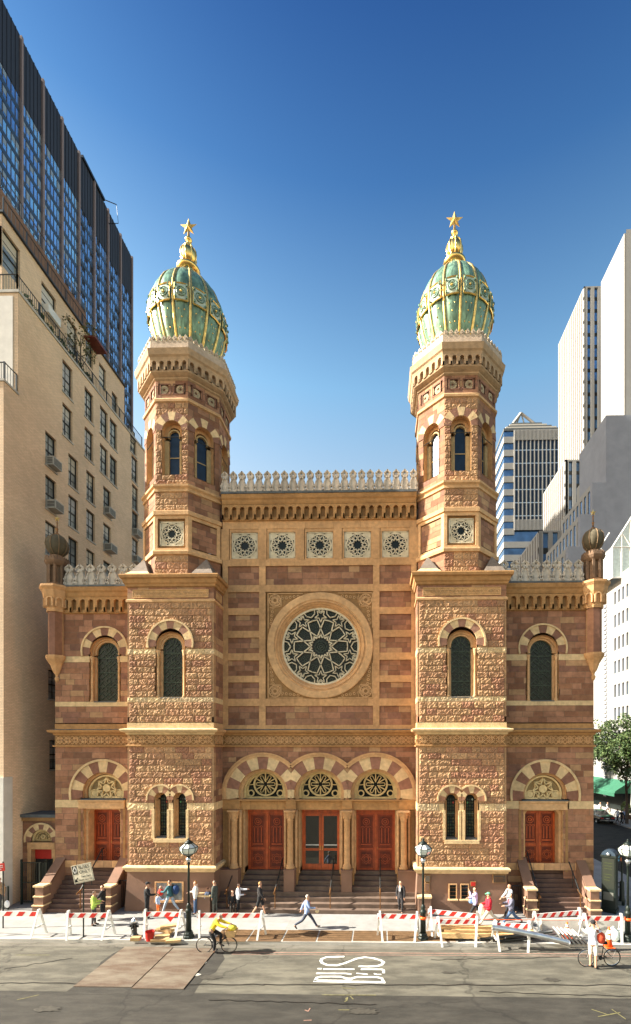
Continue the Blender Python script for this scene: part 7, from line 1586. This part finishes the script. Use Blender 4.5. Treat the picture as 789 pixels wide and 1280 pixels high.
person('person in lime green jacket and dark trousers between the left barricades', 117.5, 1157, radians(20), 1.68, 'stand', (.45, .62, .12), (.07, .065, .07), (.08, .05, .03), arms=('hold', 'hold'))
person('person all in black beside the one in lime green', 128.5, 1150, radians(195), 1.75, 'stand', BLK, BLK, (.10, .05, .02), arms=('fwd', 'down'), coat=True)
person('man in black jacket and cap left of the small child', 184, 1147, radians(25), 1.76, 'stand', BLK, BLK, (.03, .02, .02), arms=('down', 'fwd'), cap=(.02, .02, .025), coat=True, shirt=(.5, .5, .5))
person('small child in pale blue top and orange trousers in front of the tower base', 198, 1144, radians(70), 1.12, 'stand', (.45, .55, .75), (.75, .18, .04), (.14, .07, .03), arms=('down', 'fwd'))
person('person in teal jacket and light jeans holding up a red bundle', 212.5, 1141.5, radians(165), 1.78, 'walk', (.04, .12, .14), (.40, .47, .55), (.06, .03, .02), arms=('fwd', 'hold'), stride=.75)
x, y = gnd(220, 1141.5); b = blob('cloth', (.02, .05, .14), .17, .14, .26); prop('backpack', 'dark blue backpack worn by the person in the teal jacket', 'backpack', b, (x, y, .98))
x, y = gnd(201, 1141.5); m = blob('cloth', (.75, .05, .03), .14, .12, .18); m.set('skin', (.5, .3, .2)); m.lathe(0, 0, [(.001, .34), (.07, .38), (.08, .44), (.05, .5), (.001, .52)], 10); prop('bundle', 'red wrapped bundle held out by the person in teal', 'bundle', m, (x, y, .92))
person('woman in white top and blue jeans just right of the left street lamp', 244.5, 1143, radians(-160), 1.72, 'stand', (.75, .71, .66), JEAN, (.42, .20, .06), arms=('down', 'hold'), long_hair=True)
person('child in pale blue shirt with a dark backpack before the left steps', 259.5, 1142, radians(150), 1.35, 'stand', (.42, .48, .68), (.10, .09, .09), (.12, .05, .03))
x, y = gnd(263, 1142); b = blob('cloth', (.03, .04, .08), .12, .10, .2); prop('backpack', 'dark backpack on the back of the child in pale blue', 'backpack', b, (x, y, .72))
person('man in dark olive jacket behind the child at the foot of the steps', 268.5, 1142, radians(170), 1.72, 'stand', (.07, .08, .07), (.13, .13, .11), (.16, .13, .10), coat=True)
person('dark-haired boy in black sitting on the lowest steps', 290.5, 1141, radians(-70), 1.45, 'sit', BLK, (.03, .025, .02), (.05, .02, .01), at=(*gnd(290.5, 1141), 0))
person('man in white shirt pointing right, beside the seated boy', 298, 1142, radians(15), 1.55, 'stand', (.72, .74, .80), BLK, (.05, .03, .02), arms=('out', 'hold'))
person('blonde woman in black suit and skirt walking on the pavement', 325, 1145, radians(5), 1.76, 'walk', (.03, .028, .03), BLK, (.50, .28, .10), skirt=BLK, stride=.55, long_hair=True, arms=('hip', 'down'))
person('grey-haired man in blue shirt and red tie striding right over the pavement', 384, 1161, radians(8), 1.75, 'walk', (.27, .36, .58), (.05, .06, .09), (.70, .68, .62), stride=1.0, arms=('down', 'fwd'), tie=(.35, .02, .02))
x, y = gnd(396.5, 1160); b = blob('smooth_paint', (.75, .6, .35), .10, .07, .09); prop('paper_bag', 'small yellow paper bag carried by the man in the blue shirt', 'bag', b, (x, y, .72), .3)
person('man in dark suit standing alone before the right end of the steps', 501, 1142.5, radians(-115), 1.72, 'stand', (.035, .032, .035), (.03, .028, .03), (.03, .025, .02), coat=True, shirt=(.7, .7, .7))
person('woman in lilac top and black trousers raising her hand to her face', 594, 1150, radians(180), 1.72, 'walk', (.52, .52, .78), BLK, (.06, .02, .01), stride=.8, arms=('face', 'hold'), long_hair=True)
x, y = gnd(589, 1149); b = blob('cloth', (.22, .36, .60), .12, .05, .12); prop('handbag', 'light blue handbag held by the woman in lilac', 'handbag', b, (x, y, .78))
person('heavy person in red top, green cap and cream trousers carrying a white bag', 611, 1156, radians(180), 1.66, 'walk', (.62, .02, .04), (.70, .60, .44), (.1, .06, .04), stride=1.0, arms=('hold', 'hold'), cap=(.12, .42, .22), build=1.28)
x, y = gnd(602, 1155); b = blob('smooth_paint', (.72, .66, .56), .16, .12, .28); prop('shopping_bag', 'bulging white shopping bag carried by the person in red', 'bag', b, (x, y, .42))
person('man in grey hooded top over red shirt and blue jeans walking left', 639, 1157, radians(180), 1.70, 'walk', (.13, .13, .18), JEAN, (.07, .03, .02), stride=1.0, arms=('fwd', 'fwd'), shirt=(.7, .06, .03), build=1.12)
person('person in white and black walking just behind the man in grey', 637, 1146, radians(200), 1.74, 'walk', (.55, .55, .56), BLK, (.35, .18, .08), stride=.8, arms=('fwd', 'down'), shirt=(.1, .1, .1))
# across the side street
for i, (px, py, lab, tp, lg) in enumerate(((750.5, 1019, 'person in white top under the left end of the green awning', (.7, .68, .64), (.25, .16, .12)), (759.5, 1019, 'person in grey top under the middle of the green awning', (.35, .36, .38), (.42, .30, .22)), (772, 1029, 'man in pale shirt and dark trousers crossing by the parked car', (.62, .66, .76), (.03, .03, .04)), (777, 1031, 'person all in black crossing beside the man in the pale shirt', BLK, BLK), (781, 1029, 'person in light blue shirt right of the one in black', (.35, .42, .62), (.06, .06, .09)), (784, 1015, 'person in white shirt under the right end of the green awning', (.78, .78, .78), (.12, .14, .22)))):
    person(lab, px, py, radians([-90, -60, 30, 30, 200, -90][i]), 1.72, 'walk', tp, lg, stride=.7)
# ---- the cyclist and the standing man with his bicycle
zr = GND+.008
bk1 = make_bike('dark_metal'); bk1['label'] = 'bicycle with a wicker front basket ridden along the kerb lane'; x, y = gnd(255.5, 1191, zr); bk1.location = (x, y, zr); bk1.rotation_euler.z = radians(2)
m = MB().set('lumber'); m.hexa([(1.02, -.18, .72), (1.32, -.18, .72), (1.32, .18, .72), (1.02, .18, .72), (.96, -.23, 1.0), (1.40, -.23, 1.0), (1.40, .23, 1.0), (.96, .23, 1.0)]); m.build('basket', bk1)
b = blob('cloth', (.72, .60, .06), .20, .18, .13, wob=.12); prop('parcel', 'yellow parcel heaped in the bicycle basket', 'parcel', b, (x+1.19, y+.03, zr+.95))
person('cyclist in bright yellow jacket and black trousers riding right', 0, 0, radians(2), 1.76, 'cycle', (.85, .62, .04), BLK, (.12, .05, .03), arms=('bars', 'bars'), lean=.55, at=(x+.30, y, zr+.03), build=1.1)
bk2 = make_bike('dark_metal'); bk2['label'] = 'dark mountain bicycle held by the standing man, right'; x, y = gnd(767, 1209, zr); bk2.location = (x, y+.12, zr); bk2.rotation_euler.z = radians(184)
person('man in white T-shirt and pale shorts photographing, standing astride a bicycle', 741.5, 1210, radians(60), 1.84, 'stand', (.72, .74, .80), (.66, .62, .54), (.02, .02, .02), z=zr, arms=('face', 'face'), cap=(.02, .018, .02), sleeves=False, shorts=True)
t_ = gnd(741.5, 1210, zr); m = MB().set('black'); m.box(-.07, .07, -.05, .04, 0, .09); m.tube([(0, 0, .045), (0, .10, .045)], .035, 10); prop('camera_body', 'black camera held to the face of the man with the bicycle', 'camera', m, (t_[0]+.10, t_[1]+.24, zr+1.60), radians(-30))
b = blob('cloth', (.55, .07, .03), .17, .12, .24); prop('backpack', 'red and black backpack hanging on the man with the bicycle', 'backpack', b, (t_[0]+.30, t_[1]-.04, zr+.98))
